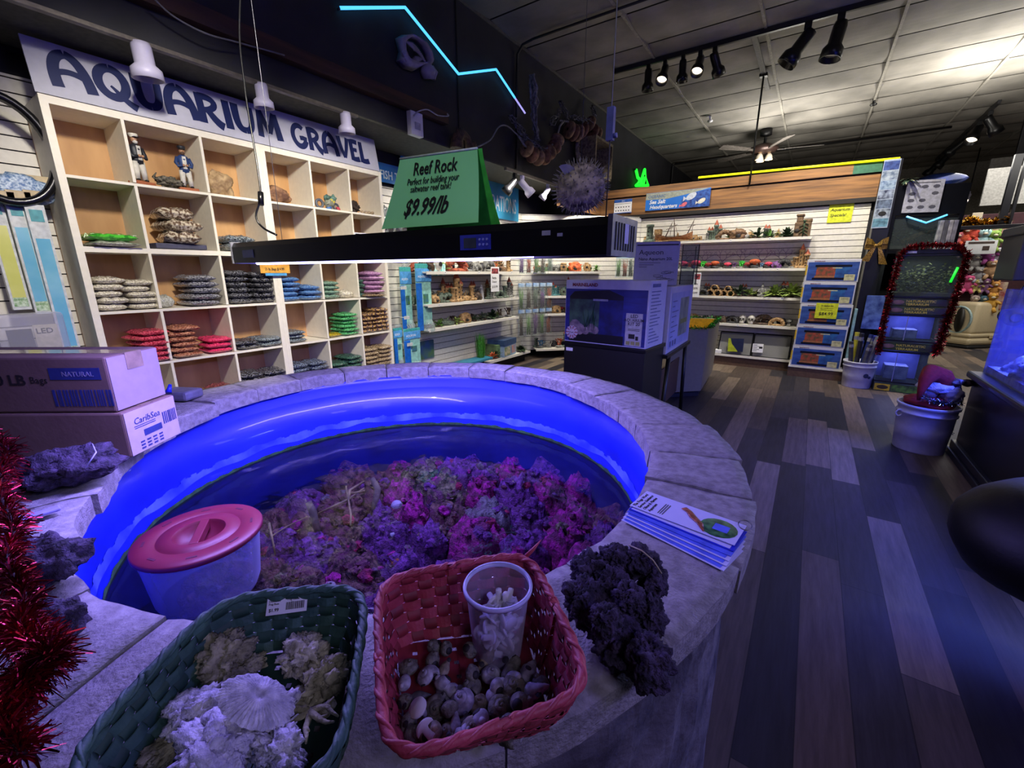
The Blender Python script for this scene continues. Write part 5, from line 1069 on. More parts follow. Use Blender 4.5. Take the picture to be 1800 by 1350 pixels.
shelf('top shelf of the '+BWn, (bx0, 7.56), (1, 0), bx1-bx0, 1.87, .28, I(('castle ornament', 'green grey', 1.6, 1.7), ('cave rock', 'tan', 1, .7), ('cave rock', 'tan', 3.0, .6), ('barrel ornament', 'tan', .8, .6), ('barrel ornament', 'tan', .8, .6), ('barrel ornament', 'tan', .8, .6), ('castle ornament', 'grey', 1, .8), ('castle ornament', 'green grey', .9, 1), ('arch rock', 'brown', 1.4, 1.3), ('cave rock', 'brown', 1.5, 1.5), ('seated statue', 'white', .8, .7), ('plastic plant', 'dark green', 1.5, 1.7), ('plastic plant', 'green', 1, 1.4), ('seated statue', 'tan', .9, .9), ('leafy bush', 'dark green', 1, .9), ('vase ornament', 'charcoal', 1.8, .5)), 1.05, tags=3, seed=20, rear=0.6)
shelf('second shelf of the '+BWn, (bx0, 7.56), (1, 0), bx1-bx0, 1.455, .28, I(('dome coral', 'pink', 1, 1), ('branching coral', 'pink'), ('dome coral', 'orange'), ('branching coral', 'charcoal'), ('dome coral', 'purple', 1, 1), ('dome coral', 'orange'), ('cave rock', 'green grey', .9), ('dome coral', 'pink', 1.1, 1.3), ('branching coral', 'orange', 1, 1.1), ('dome coral', 'pink', 1.1, 1.4), ('branching coral', 'neon green', 1, 1.2), ('dome coral', 'red', 1, .9), ('dome coral', 'orange', 1, 1.3), ('branching coral', 'charcoal'), ('dome coral', 'pink'), ('branching coral', 'purple'), ('branching coral', 'neon green', 1, 1.3), ('dome coral', 'red'), ('dome coral', 'orange', 1, 1.4), ('branching coral', 'blue'), ('dome coral', 'pink'), ('cave rock', 'purple'), ('arch rock', 'charcoal', 1.2, 1.2), ('branching coral', 'tan', 1, 1.2), ('castle ornament', 'tan', 1.2, 1.2)), 1.0, tags=2, seed=30, rear=0.7)
shelf('third shelf of the '+BWn, (bx0, 7.56), (1, 0), bx1-bx0, 1.05, .28, I(('cave rock', 'white'), ('plastic plant', 'green'), ('cave rock', 'grey'), ('castle ornament', 'grey'), ('cave rock', 'green grey'), ('seated statue', 'tan', 1, .9), ('cave rock', 'charcoal'), ('arch rock', 'charcoal', 1, .9), ('honeycomb hide', 'tan', 1.5, 1.25), ('honeycomb hide', 'tan', 1.3, 1.25), ('plastic plant', 'dark green', 1, 1.8), ('plastic plant', 'yellow green', 1.2, 1.5), ('seated statue', 'grey', 1, 1.3), ('leafy bush', 'yellow green', 1.5, 1.25), ('leafy bush', 'yellow green', 1.5, 1.3)), 1.0, tags=4, seed=60, rear=0.9)
shelf('fourth shelf of the '+BWn, (bx0, 7.56), (1, 0), bx1-bx0, .643, .28, I(('cave rock', 'charcoal'), ('arch rock', 'grey'), ('castle ornament', 'charcoal'), ('cave rock', 'charcoal'), ('hollow log', 'charcoal'), ('cave rock', 'dark brown'), ('plastic plant', 'dark green'), ('hollow log', 'green grey'), ('cave rock', 'dark brown'), ('arch rock', 'charcoal', 1, 1), ('skull', 'white', .8, 1.3), ('skull', 'white', .8, 1.3), ('arch rock', 'dark brown', 1.2, 1.3), ('arch rock', 'tan', 1.1, 1.1), ('skull', 'grey', .9, 1.1)), 1.05, tags=4, seed=80, rear=0.9)
shelf('bottom shelf of the '+BWn, (bx0, 7.56), (1, 0), bx1-bx0, .17, .28, (), label='white bottom shelf of the back wall behind the screen lids')
# the shipwreck replaces the long rock on the top back shelf
for o in list(bpy.data.objects):
    if o.get('label', '') == 'tan cave rock, third from left on the top shelf of the back wall': bpy.data.objects.remove(o)
so = V((-1.93, 7.36, 1.872)); T = thing('shipwreck_ornament', 'large wooden shipwreck ornament on the top shelf of the back wall', 'ornament', tuple(so)); HUL = mat('shipwreck_planks', 'b87c4c', .7, c2='6c4428', sc=30, stretch=(1, 1, 6))
mb = MB(); n = 16; vs = []
for i in range(n+1):
    t = -1+2*i/n; w = .065*(1-abs(t)**2.4)+.006; zt_ = .075+.075*abs(t)**2.5+(.03 if t < -.72 else 0); zb_ = .02+.02*t*t
    for (yy, zz) in ((-w, zt_), (-w*.8, (zt_+zb_)/2), (-w*.2, zb_), (w*.2, zb_), (w*.8, (zt_+zb_)/2), (w, zt_)): vs.append((so.x+t*.29, so.y+yy, so.z+zz))
mb.add(vs, [(6*i+j, 6*(i+1)+j, 6*(i+1)+j+1, 6*i+j+1) for i in range(n) for j in range(5)]); obj('hull', mb, HUL, T)
mb = MB(); mb.blob(so+V((0, 0, .012)), (.30, .08, .02), 3, .2, 6, 2, rough=.1); obj('gravel_base', mb, dm('tan'), T)
mb = MB(); mb.box((so.x-.29, so.y-.05, so.z+.12), (so.x-.19, so.y+.05, so.z+.20)); obj('stern_castle', mb, dm('tan'), T)
for x, h, tl_ in ((-.13, .24, .10), (.02, .30, -.03), (.19, .27, .11)):
    mb = MB(); a = so+V((x, 0, .06)); mb.tube([a, a+V((tl_, 0, h))], [.009, .004], 6); mb.tube([a+V((tl_*.6-.05, 0, h*.55)), a+V((tl_*.7+.05, 0, h*.66))], .004, 5); mb.tube([a+V((tl_*.9, 0, h*.85)), a+V((tl_*.2+.06, 0, h*.1))], .003, 5); obj('broken_mast', mb, dm('dark brown'), T)
# tiki tower at the right end of the top shelf
for o in list(bpy.data.objects):
    if o.get('label', '').startswith('charcoal vase ornament, sixteenth'): bpy.data.objects.remove(o)
to = PY(1408, 414, 7.33); T = thing('tower_ornament', 'tall brown stone tower ornament at the right end of the top shelf', 'ornament', (to.x, to.y, 1.872)); TB = mat('tower_brown', '7c6448', .8, c2='54402c', sc=30, bump=.6)
mb = MB(); x = to.x
mb.bbox((x-.09, 7.28, 1.872), (x+.10, 7.42, 2.06), .012); mb.bbox((x-.075, 7.29, 2.06), (x+.0, 7.41, 2.15), .01); mb.bbox((x-.085, 7.28, 2.14), (x+.01, 7.42, 2.165), .006); mb.bbox((x+.005, 7.285, 2.06), (x+.105, 7.42, 2.10), .008); obj('stone_tower', mb, TB, T)
mb = MB(); mb.blob((x-.055, 7.278, 1.95), (.03, .01, .026), 2, .1); obj('dark_opening', mb, DARKM, T)
mb = MB()
for k in range(7): mb.tube([(x+.02, 7.272, 2.05-k*.02), (x+.02+.05*(-1)**k, 7.27, 2.02-k*.022)], .005, 5)
mb.tube([(x+.02, 7.272, 1.88), (x+.02, 7.272, 2.06)], .009, 6); mb.blob((x+.02, 7.27, 2.07), .018, 2, .1); obj('carved_figure', mb, dm('dark green'), T)
# purple gorgonian branches behind the bright corals
rr = random.Random(3)
for k in range(6):
    x = -1.75+k*.27; mb = MB()
    def br(p, d, L_, r, lv):
        q = p+d*L_; mb.tube([p, q], [r, r*.7], 5)
        if lv:
            for s in (-1, 1): br(q, V((d.x+s*rr.uniform(.4, .9), 0, d.z)).normalized(), L_*.75, r*.72, lv-1)
    br(V((x, 7.50, 1.457)), V((rr.uniform(-.2, .2), 0, 1)).normalized(), .10, .006, 4); one('fan_coral', mb, dm('purple'), f'purple branching fan coral, {ORD[k]} from left behind the bright corals', 'ornament', 'purple fan corals on the back wall')
# screen lids on the bottom shelf
def lid(x0, x1, lab):
    t = thing('screen_lid', lab, 'screen lid', ((x0+x1)/2, 7.34, .172)); y0, y1 = 7.30, 7.40; z0, z1 = .175, .50
    def P3(u, s): return V((x0+(x1-x0)*u, y0+(y1-y0)*s, z0+(z1-z0)*s))
    for a, b in (((0, 0), (1, 0)), ((0, 1), (1, 1)), ((0, 0), (0, 1)), ((1, 0), (1, 1))): mb = MB(); mb.tube([P3(*a), P3(*b)], .008, 4); obj('frame_rail', mb, BLACKP, t)
    mb = MB(); mb.quad(P3(0, 0), P3(1, 0), P3(1, 1), P3(0, 1)); obj('mesh_screen', mb, mat('screen_mesh_grey', '8c8c88', .6, sc=400, alpha=.75), t); return t
for i, (a, b) in enumerate([(-1.07, -.62), (-.60, -.13)]):
    for k in range(3): 
        t = lid(a+.02*k, b, f"{['front','middle','rear'][k]} grey screen lid in the {['left','right'][i]} stack under the back wall"); 
        for ch in t.children: ch.location.y += .022*k
        t.location.y += 0
M = frame((-.93, 7.272, .22), (1, .0, .05), (0, .1, 1)); t = card('product_box', 'yellow and blue product leaflet box on the left screen lid', M, .21, .20, mat('leaflet_navy', '20284c', .4), 'box', .01)
mb = MB(); mb.add([M @ V(p) for p in ((0, 0, .0105), (.14, 0, .0105), (.05, .12, .0105), (.03, .2, .0105), (0, .2, .0105))], [(0, 1, 2, 3, 4)]); obj('lime_print', mb, mat('leaflet_lime', 'b0bc28', .5), t)
M = frame((-.60, 7.272, .24), (1, 0, .02), (0, .1, 1)); t = card('info_card', 'white printed info card on the right screen lid', M, .14, .13, PAPER, 'sign')
mb = MB()
for k in range(5): mb.box((.01, .02+k*.022, .001), (.06+.03*(k % 2), .027+k*.022, .0014), 0, M)
mb.box((.085, .06, .001), (.13, .09, .0014), 0, M); obj('printed_lines', mb, INK, t)
mb = MB(); mb.bbox((-1.12, 7.29, .172), (-1.02, 7.36, .23), .01); one('white_packet', mb, PAPER, 'small white packet at the left end of the bottom back shelf', 'packet')
# hanging sale signs
M = frame(PY(1216, 522, 7.25), (1, 0, 0), (0, 0, 1)); t = card('sale_sign', 'white hanging sale sign with red patch at the back wall shelf', M, .105, .37, PAPER)
mb = MB(); mb.box((.01, .27, .001), (.095, .35, .0014), 0, M); obj('sign_picture', mb, mat('sign_red_patch', 'c05058', .5, c2='2c1c20', sc=30), t); text('Sale', .035, M @ Matrix.Translation((.012, .19, .0012)), INK, t, bold=.02); text('20%', .04, M @ Matrix.Translation((.008, .12, .0012)), INK, t, bold=.02); text('OFF', .04, M @ Matrix.Translation((.008, .05, .0012)), INK, t, bold=.02)
M = frame(PX(863, 513, -3.60), (0, 1, 0), (0, 0, 1)); t = card('sale_sign', 'white hanging shelf sign with red patch at the left decoration wall', M, .19, .33, PAPER)
mb = MB(); mb.box((.02, .24, .001), (.17, .31, .0014), 0, M); obj('sign_picture', mb, mat('sign_red_patch', 'c05058', .5, c2='2c1c20', sc=30), t); text('Betta', .045, M @ Matrix.Translation((.03, .17, .0012)), INK, t, bold=.02); text('Decor', .04, M @ Matrix.Translation((.03, .12, .0012)), INK, t, bold=.02); text('$10.99', .045, M @ Matrix.Translation((.03, .05, .0012)), INK, t, bold=.02)
# bottom shelf of the left decoration wall
def pz(u, v, z): return PZ(u, v, z)
mb = MB(); c = PX(845, 622, -3.70); c.z = .168
T = thing('grass_plant', 'tall bright green grass plant on the bottom left decoration shelf', 'plastic plant', tuple(c)); mb = MB(); mb.lathe([(.05, 0), (.05, .02), (.02, .03)], tuple(c), 14); obj('plant_base', mb, INK, T)
mb = MB(); rr = random.Random(8)
for k in range(160): a = rr.uniform(0, 6.28); r = rr.uniform(0, .05); leafblade(mb, c+V((r*cos(a), r*sin(a), .02)), V((cos(a)*.12, sin(a)*.12, 1)), rr.uniform(.25, .42), .004, 0, 0)
obj('foliage', mb, mat('grass_green', '4c9c34', .5, c2='2c641c', sc=40), T)
mb = MB(); mb.bbox((-3.96, 3.75, .168), (-3.66, 4.55, .21), .005); one('flat_box', mb, mat('white_flat_box', 'b8c4c0', .5), 'long white flat box on the bottom left decoration shelf', 'box')
mb = MB(); mb.bbox((-3.80, 3.95, .212), (-3.58, 4.75, .245), .005); one('flat_box', mb, mat('teal_flat_box', '3c8cac', .4), 'long teal flat box on top of the white flat box', 'box')
for (u, v, c_, s, lab) in [(865, 600, 'orange', 1.5, 'orange flowering silk plant on the bottom left decoration shelf'), (872, 628, 'dark green', 1.9, 'dark green leafy silk plant with a round tag'), (890, 618, 'green', 1.2, 'green leafy plant beside the blue white box')]:
    p = PX(u, v, -3.72); decor('plastic plant', c_, V((p.x, p.y, .17)), 0, s*1.1, lab, None, 3)
M = Matrix.Translation((-3.80, 5.28, .168)) @ Matrix.Rotation(R(8), 4, 'Z'); t = thing('kit_box', 'blue and white boxed tank on the bottom left decoration shelf', 'box', (-3.80, 5.28, .168)); mb = MB(); mb.bbox((-.14, -.20, 0), (.14, .20, .25), .006, 0, M); obj('box_body', mb, mat('pale_blue_box', '9cb4cc', .4, c2='6c8cb0', sc=4), t)
mb = MB(); mb.box((-.145, -.205, .17), (.145, .205, .255), 0, M); obj('box_lid_band', mb, mat('box_navy_band', '34507c', .4), t); mb = MB(); mb.box((.1405, -.19, .02), (.1425, .0, .15), 0, M); mb.box((.1405, .05, .03), (.1425, .17, .15), 1, M); obj('printed_picture', mb, [mat('tank_print', '5c7c5c', .5, c2='d8c8a8', sc=20), mat('coral_print', 'c08c74', .5, c2='7c8cac', sc=25)], t)
mb = MB(); mb.bbox((-3.93, 5.0, .168), (-3.70, 5.1, .36), .005); one('kit_box', mb, mat('dark_green_box', '2c3c2c', .5, c2='6c8c5c', sc=10), 'dark green printed box left of the blue white boxed tank', 'box')
p = V((-3.72, 5.68, .17)); decor('leafy bush', 'dark green', p, 0, 1.15, 'dark bushy plant at the right end of the bottom left shelf', None, 2)

# hanging packages of plants in the corners (clear bag, header card, strands)
BAG = clear('bag_film', 'f0f4f4', .07, .15)
def hang(x, y, d, zt_, w, h, cols, lab, grp, header='6c8cc0', peg=.12):
    d = V((d[0], d[1], 0)).normalized(); nn = V((d.y, -d.x, 0)); M = Matrix((d, nn, V((0, 0, 1)))).transposed().to_4x4(); M.translation = V((x, y, zt_))
    t = thing('plant_package', lab, 'package', (x, y, zt_-h), grp)
    mb = MB(); mb.bbox((-w/2, -.02, -h), (w/2, .02, -.03), .008, 0, M); obj('clear_bag', mb, BAG, t)
    mb = MB(); mb.box((-w/2, -.008, -.055), (w/2, .012, 0), 0, M); obj('header_card', mb, mat('header_'+header, header, .5, c2='c8d4e0', sc=12), t)
    rr = random.Random(int(x*1000+zt_*77)); mb = MB()
    for k in range(26):
        a = V((rr.uniform(-.35, .35)*w, rr.uniform(-.01, .01), -h+.02)); e = V((rr.uniform(-.38, .38)*w, rr.uniform(-.012, .012), -.06-rr.uniform(0, .3)*h)); m_ = a.lerp(e, .5)+V((rr.uniform(-.1, .1)*w, 0, 0)); mb.tube([M @ a, M @ m_, M @ e], [.0035, .003, .002], 4)
    obj('plant_strands', mb, dm(cols), t); mb = MB(); mb.tube([M @ V((0, .01, -.01)), M @ V((0, .0, .012)), M @ V((0, -peg, .02))], .0025, 5); obj('peg_hook', mb, STEEL, t)
cols = ['purple', 'rust red', 'green', 'dark brown', 'green grey']; cn_ = {'purple': 'purple', 'rust red': 'red', 'green': 'green', 'dark brown': 'brown', 'green grey': 'grey green'}
for r, (zt_, h) in enumerate([(1.72, .34), (1.24, .40), (.84, .42)]):
    for k in range(5):
        p = V((-3.66, 5.60, 0)).lerp(V((-3.50, 6.18, 0)), k/4.0); c = cols[(k+r*2) % 5] if r < 2 else ['dark brown', 'green', 'purple', 'green', 'rust red'][k]
        hang(p.x, p.y, (.35, 1), zt_, .11, h, c, f"{cn_[c]} bagged plant, {ORD[k]} from left in the {['upper','middle','lower'][r]} row at the left corner", 'bagged plants at the left corner', ['4c3c44', '7ca4d0', '6c94cc'][r], .36-.075*k)
for k in range(4):
    p = V((-2.62, 6.98, 0)).lerp(V((-2.38, 7.20, 0)), k/3*1.0); c = ['green', 'purple', 'rust red', 'green'][k]; c = ['green', 'rust red', 'green grey', 'green'][k]
    hang(p.x-.03, p.y-.02, (1, .35), 1.68, .10, .36, c, f"{cn_[c]} bagged plant, {ORD[k]} from left near the back right corner shelf", 'bagged plants at the right corner', 'a8c8e0', .22)
for k in range(4):
    p = V((-2.66, 6.96, 0)).lerp(V((-2.36, 7.22, 0)), k/3); mb = MB(); mb.bbox((p.x-.05, p.y-.03, 1.18), (p.x+.05, p.y, 1.29), .006); one('blister_pack', mb, mat('blister_blue', '6ca8dc', .3, c2='d8e4ec', sc=9, coat=.4), f'blue and white blister pack, {ORD[k]} from left below the bagged plants', 'package', 'blister packs below the bagged plants')

# ================= fish supplies wall between the shelves and decorations =================
BLU = mat('package_blue', '1c6cd0', .35, coat=.3); TEAL = mat('package_teal', '4cb4b0', .35, coat=.3); AQ = mat('package_aqua', '9cd8cc', .3, coat=.4); SKY = mat('package_sky', '5ca8e8', .35)
def siphon(y, z0, w, h, lab, x=-3.72, prong=True):
    t = thing('siphon_package', lab, 'package', (x, y, z0), 'hanging siphon packages')
    def B(n, a, b, m, bev=.004): mb = MB(); mb.bbox(a, b, bev); return obj(n, mb, m, t)
    B('back_card', (x-.015, y-w/2, z0+.1*h), (x-.005, y+w/2, z0+h), AQ); B('header_card', (x-.004, y-w/2-.004, z0+.74*h), (x+.006, y+w/2+.004, z0+h*.93), SKY); B('teal_top', (x-.006, y-w/2-.002, z0+.93*h), (x+.004, y+w/2+.002, z0+h), TEAL)
    B('blue_side_panel', (x-.004, y-w/2-.006, z0+.02*h), (x+.012, y-w/2+w*.32, z0+.72*h), BLU)
    q = B('photo_panel', (x-.004, y-w*.06, z0+.42*h), (x+.004, y+w*.26, z0+.56*h), mat('tank_photo', '3c6c8c', .4, c2='4c7c3c', sc=16))
    mb = MB(); mb.lathe([(w*.16, .18*h), (w*.28, .10*h), (w*.30, .02*h), (w*.28, 0)], (x+.012, y+w*.16, z0), 18); obj('clear_bell', mb, clear('bell_plastic', 'e8f4f4', .25, .1), t)
    mb = MB()
    for k in range(5): mb.tube([(x, y+w*(-.3+.15*k), z0+h), (x+.02, y+w*(-.25+.13*k), z0+h*1.04), (x, y+w*(-.3+.16*k), z0+h*1.10)], .004, 5)
    obj('coiled_hose', mb, clear('hose_plastic', 'e0ecf0', .35, .1), t)
    text('AQUEON', .035, frame((x+.0065, y-w*.4, z0+h*.80), (0, 1, 0), (0, 0, 1)), PAPER, t, sx=w/.2*.8); 
siphon(3.62, .72, .24, .78, 'tall blue and aqua siphon package nearest the decoration shelves'); siphon(3.42, .74, .16, .72, 'tall narrow blue siphon package behind the taller aqua one', -3.80)
siphon(3.34, .33, .24, .46, 'shorter blue and aqua siphon package hanging lowest beside the gravel shelf', -3.66); siphon(3.22, .38, .12, .42, 'narrow dark teal siphon package beside the gravel shelf', -3.76)
mb = MB(); mb.bbox((-3.975, 3.10, .93), (-3.93, 3.26, 1.16), .008); one('small_bottle_pack', mb, mat('navy_pack', '24344c', .3, c2='3c7cc0', sc=10, coat=.3), 'small navy blister pack beside the gravel shelf edge', 'package')
mb = MB(); mb.bbox((-3.78, 3.72, 1.36), (-3.72, 4.0, 1.50), .01); one('net_pack', mb, mat('teal_white_pack', '5cb8b8', .3, c2='e0f0f0', sc=20, coat=.3), 'teal and white bagged filter pack at the top left decoration shelf', 'package')
mb = MB(); mb.bbox((-3.972, 3.62, .33), (-3.94, 3.96, .56), .004); one('photo_card', mb, mat('fish_tank_photo_card', '4c6c4c', .5, c2='2c4c84', sc=9), 'green aquarium photo card above the flat boxes on the left', 'sign')
for k, (y, z) in enumerate([(3.20, 1.24), (3.22, .92), (3.24, .62)]):
    mb = MB(); mb.tube([(-3.97, y, z), (-3.62, y+.02, z)], .003, 5); mb.bbox((-3.62, y-.02, z-.018), (-3.615, y+.06, z+.018), .002); one('peg_hook', mb, mat('white_hook', 'd8dcdc', .4), f'white peg hook with label, {ORD[k]} from top beside the gravel shelf', 'peg hook', 'peg hooks beside the gravel shelf')
for k in range(7):   # bagged nets and tubing hanging high
    y = 3.10+k*.10; mb = MB(); mb.tube([(-3.98, y, 2.06), (-3.80, y, 2.06), (-3.78, y, 1.7)], .004, 5); mb.blob((-3.80, y, 1.98-.02*(k % 2)), (.03, .05, .11), 3, .3, 4, k, rough=.1); mb.blob((-3.80, y, 1.72), (.025, .045, .10), 3, .3, 4, k+9, rough=.1)
    one('bagged_tubing', mb, mat('silver_film', 'a8acac', .2, c2='5c6464', sc=25, coat=.5), f'silver bagged tubing, {ORD[k]} from the gravel shelf behind the green card', 'package', 'silver bagged tubing')
# blue wall banners
def banner(y0, y1, z0, z1, m, txt, size, lab, off, sx=1, x=-3.94, name='wall_banner', bold=.02):
    M = frame((x, y0, z0), (0, 1, 0), (0, 0, 1)); t = card(name, lab, M, y1-y0, z1-z0, m, 'sign', .006); text(txt, size, M @ Matrix.Translation((off, (z1-z0)*.2, .008)), mat('banner_pale_letter', 'd8e8ec', .5), t, bold=bold, sx=sx)
ys = PX(658, 280, -3.94).y
banner(ys-.38, ys+1.2, PX(663, 318, -3.94).z, PX(663, 284, -3.94).z, mat('banner_blue', '1c64a8', .5, c2='2474b8', sc=3), 'FISH TANK SUPPLIES', .115, 'blue fish tank supplies banner behind the gravel shelf', .43, .8)
p1 = PX(911, 330, -3.94); p0 = PX(850, 318, -3.94); banner(p1.y-2.35, p1.y, PX(911, 390, -3.94).z, p1.z+.03, mat('banner_sky', '2c9cc8', .5, c2='2484b4', sc=3), 'DECORATIONS', .30, 'large sky blue decorations banner behind the green card', 1.24, .5, bold=.004)

# ================= left edge: hanging light tubes =================
LB = mat('tube_box_white', 'd0d4d4', .4); LBB = mat('tube_box_blue', '3c98bc', .4, c2='7cb8d0', sc=3); LBY = mat('tube_box_yellow', 'b4b83c', .4, c2='d0d07c', sc=3); LGR = mat('tube_box_grass', '5c8c4c', .5, c2='c8d8c0', sc=60)
def lampbox(pt, pb, w, lab, m, x=-3.86):
    a = PX(*pt, x); b = PX(*pb, x); z1, z0 = a.z, b.z; y = (a.y+b.y)/2; t = thing('light_tube_box', lab, 'light tube', (x, y, z0), 'boxed light tubes at the left edge'); h = z1-z0
    def B(n, a_, b_, m_): mb = MB(); mb.box(a_, b_); return obj(n, mb, m_, t)
    B('box_body', (x-.05, y-w/2, z0), (x, y+w/2, z1), LB); B('colour_panel', (x, y-w*.36, z0+h*.12), (x+.002, y+w*.36, z0+h*.80), m); B('top_panel', (x, y-w*.34, z0+h*.90), (x+.002, y+w*.34, z0+h*.97), mat('tube_box_teal', '4c9ca4', .4)); B('grass_picture', (x, y-w*.38, z0+h*.03), (x+.002, y+w*.38, z0+h*.12), LGR)
lampbox((4, 358), (25, 545), .075, 'leftmost yellow printed light tube box at the left edge', LBY, -3.80); lampbox((35, 368), (52, 528), .075, 'second blue light tube box from the left edge', LBB, -3.84)
lampbox((33, 360), (72, 552), .07, 'blue light tube box with grass picture beside the longest one', LBB, -3.76); lampbox((65, 360), (128, 640), .08, 'longest blue light tube box next to the gravel shelf side', LBB, -3.72)
for k in range(3):
    a = PX(4+30*k, 345, -3.74); mb = MB(); mb.bbox((-3.76, a.y-.05, a.z-.02), (-3.74, a.y+.05, a.z+.03), .004); one('shelf_label', mb, mat('cream_label', 'c8b490', .6), f'cream price label, {ORD[k]} from the left above the light tubes', 'label', 'cream labels above the light tubes')
a = PX(70, 318, -3.80); mb = MB(); mb.bbox((-3.8, a.y-.06, a.z-.015), (-3.79, a.y+.05, a.z+.025), .003); one('shelf_label', mb, mat('cream_label', 'c8b490', .6), 'cream label on a hook nearest the gravel shelf side panel', 'label')
c = PX(2, 262, -3.74); mb = MB()
for k in range(3): mb.tube([c+V((.012*k, .20*cos(q), .27*sin(q))) for q in [2*pi*i/40 for i in range(40)]], .022, 8, closed=True)
one('coiled_hose', mb, mat('black_hose', '121216', .25), 'black coiled hose hanging at the upper left edge', 'hose')
c = PX(6, 322, -3.78); mb = MB(); mb.blob((c.x, c.y+.06, c.z-.02), (.03, .14, .08), 3, .3, 4, 2, rough=.1); one('net_bag', mb, mat('blue_net', '2c5c94', .5, c2='c0d0e0', sc=80), 'blue and white net bag under the coiled hose', 'package')
c = PX(68, 592, -3.70); t = thing('clamshell_pack', 'clear clamshell pack with an LED light card at the left', 'package', (-3.70, c.y, c.z-.25)); mb = MB(); mb.bbox((-3.74, c.y-.16, c.z-.25), (-3.66, c.y+.12, c.z+.14), .02); obj('clear_shell', mb, clear('clamshell', 'e4e4f0', .22, .1), t)
mb = MB(); mb.box((-3.71, c.y-.12, c.z-.2), (-3.70, c.y-.02, c.z+.05)); obj('led_fixture', mb, mat('led_navy', '141c38', .3), t); mb = MB(); mb.box((-3.69, c.y-.015, c.z-.2), (-3.685, c.y+.085, c.z+.07)); q = obj('info_card', mb, mat('cream_card', 'd0c8a8', .6), t)
text('LED', .042, frame((-3.684, c.y-.008, c.z+.02), (0, 1, 0), (0, 0, 1)), INK, q, bold=.02)
# ================= UPPER WALL, TRACKS, NEON, FAN =================
XW = -3.295
mb = MB(); a = PX(783, 200, -3.26); b = PX(400, 68, -3.26); zt_ = (PX(783,197,-3.26).z+b.z)/2+.03; mb.box((-3.30, -2.9, 2.86), (-3.22, a.y, 2.95)); one('wooden_beam', mb, DKWOOD, 'long dark red wooden beam along the upper left wall', 'beam')
bo = bpy.data.objects['wooden_beam']
zz0 = PX(783, 216, -3.22).z; zz1 = PX(783, 196, -3.22).z; bo.location.z = zz0; bo.scale = (1, 1, (zz1-zz0)/.09)
def neon(name, pts, r, m, lab, standoff=None):
    t = thing(name, lab, 'neon light', tuple(pts[0])); mb = MB(); mb.tube(pts, r, 8); obj('glowing_tube', mb, m, t); mb = MB()
    for p in (pts[0], pts[-1]):
        q = V(p)+V(standoff or (-.03, 0, 0)); mb = MB(); mb.tube([p, q], r*.8, 6); obj('tube_support', mb, mat('glass_support', '50505a', .3), t)
    return t
NB = mat('blue_neon_glow', '9cd8ff', .3, em=1.6, emc='4cbcff'); NP = mat('lilac_neon_glow', 'd0c4ff', .3, em=1.0, emc='b0a8ff'); NY = mat('yellow_neon_glow', 'f4f020', .3, em=1.3, emc='f0f010'); NG = mat('green_neon_glow', '40ff60', .3, em=1.5, emc='20f030')
xs = -3.255; pts = [PX(598,14,xs), PX(712,13,xs), PX(806,130,xs), PX(872,122,xs), PX(905,172,xs), PX(923,199,xs)]
t = neon('neon_zigzag', pts[:5], .012, NB, 'pale blue zigzag neon tube on the dark upper wall'); mb = MB(); mb.tube(pts[4:], .010, 8); obj('glowing_tube', mb, NP, t, 'lilac end of the neon tube')
# vertical conduit with bend
mb = MB(); c1 = PX(906, 95, XW+.02); y0 = c1.y; mb.tube([(XW+.02, y0+.02, 2.66), (XW+.02, y0+.03, 3.7), (XW+.03, y0+.03, 3.90), (XW+.10, y0+.03, 3.98), (XW+.25, y0+.03, 4.0), (XW+2.6, y0+.03, 4.0)], .014, 8); one('conduit_pipe', mb, mat('black_conduit', '0c0c10', .4), 'black conduit pipe bending from upper wall to the ceiling', 'pipe')
mb = MB(); y1 = PX(1181, 300, XW+.03).y; mb.tube([(XW+.04, y1, 2.8), (XW+.04, y1, 3.93), (XW+.10, y1, 3.98), (XW+5, y1, 3.98)], .022, 8); one('conduit_pipe', mb, BLK, 'black pipe in the far corner crossing the ceiling', 'pipe')
mb = MB(); yb = PX(806, 200, XW).y; mb.box((XW-.001, yb-.006, 2.66), (XW+.006, yb+.006, ZC)); struct('trim_6', mb, mat('wall_joint', '08080a', .8))
# white switch box with wire
p = PX(729, 219, -3.27); T = thing('switch_box', 'white switch box hanging below the dark wooden beam', 'switch', (-3.27, p.y, p.z-.09)); mb = MB(); mb.bbox((-3.295, p.y-.075, p.z-.10), (-3.235, p.y+.075, p.z+.10), .006); obj('box_body', mb, WHP, T); mb = MB(); mb.bbox((-3.235, p.y-.035, p.z-.05), (-3.228, p.y+.035, p.z+.01), .003); obj('rocker', mb, mat('rocker_grey', 'b0b0c0', .4), T)
wire('white_wire', [PX(727,203,-3.2), PX(735,196,-3.2), PX(752,193,-3.2), PX(770,203,-3.2), PX(788,204,-3.2), PX(786,200,-3.2)], .006, mat('white_wire', 'b8b8c0', .5), 'white wire curling from the switch box over the beam end', 'wire')
wire('ceiling_wire', [PX(255,-20,-3.1), PX(300,25,-3.15), PX(360,58,-3.15), PX(420,75,-3.18), PX(500,97,-3.2)], .005, mat('grey_wire', '70707c', .5), 'thin grey wire sagging across the upper left wall', 'wire')
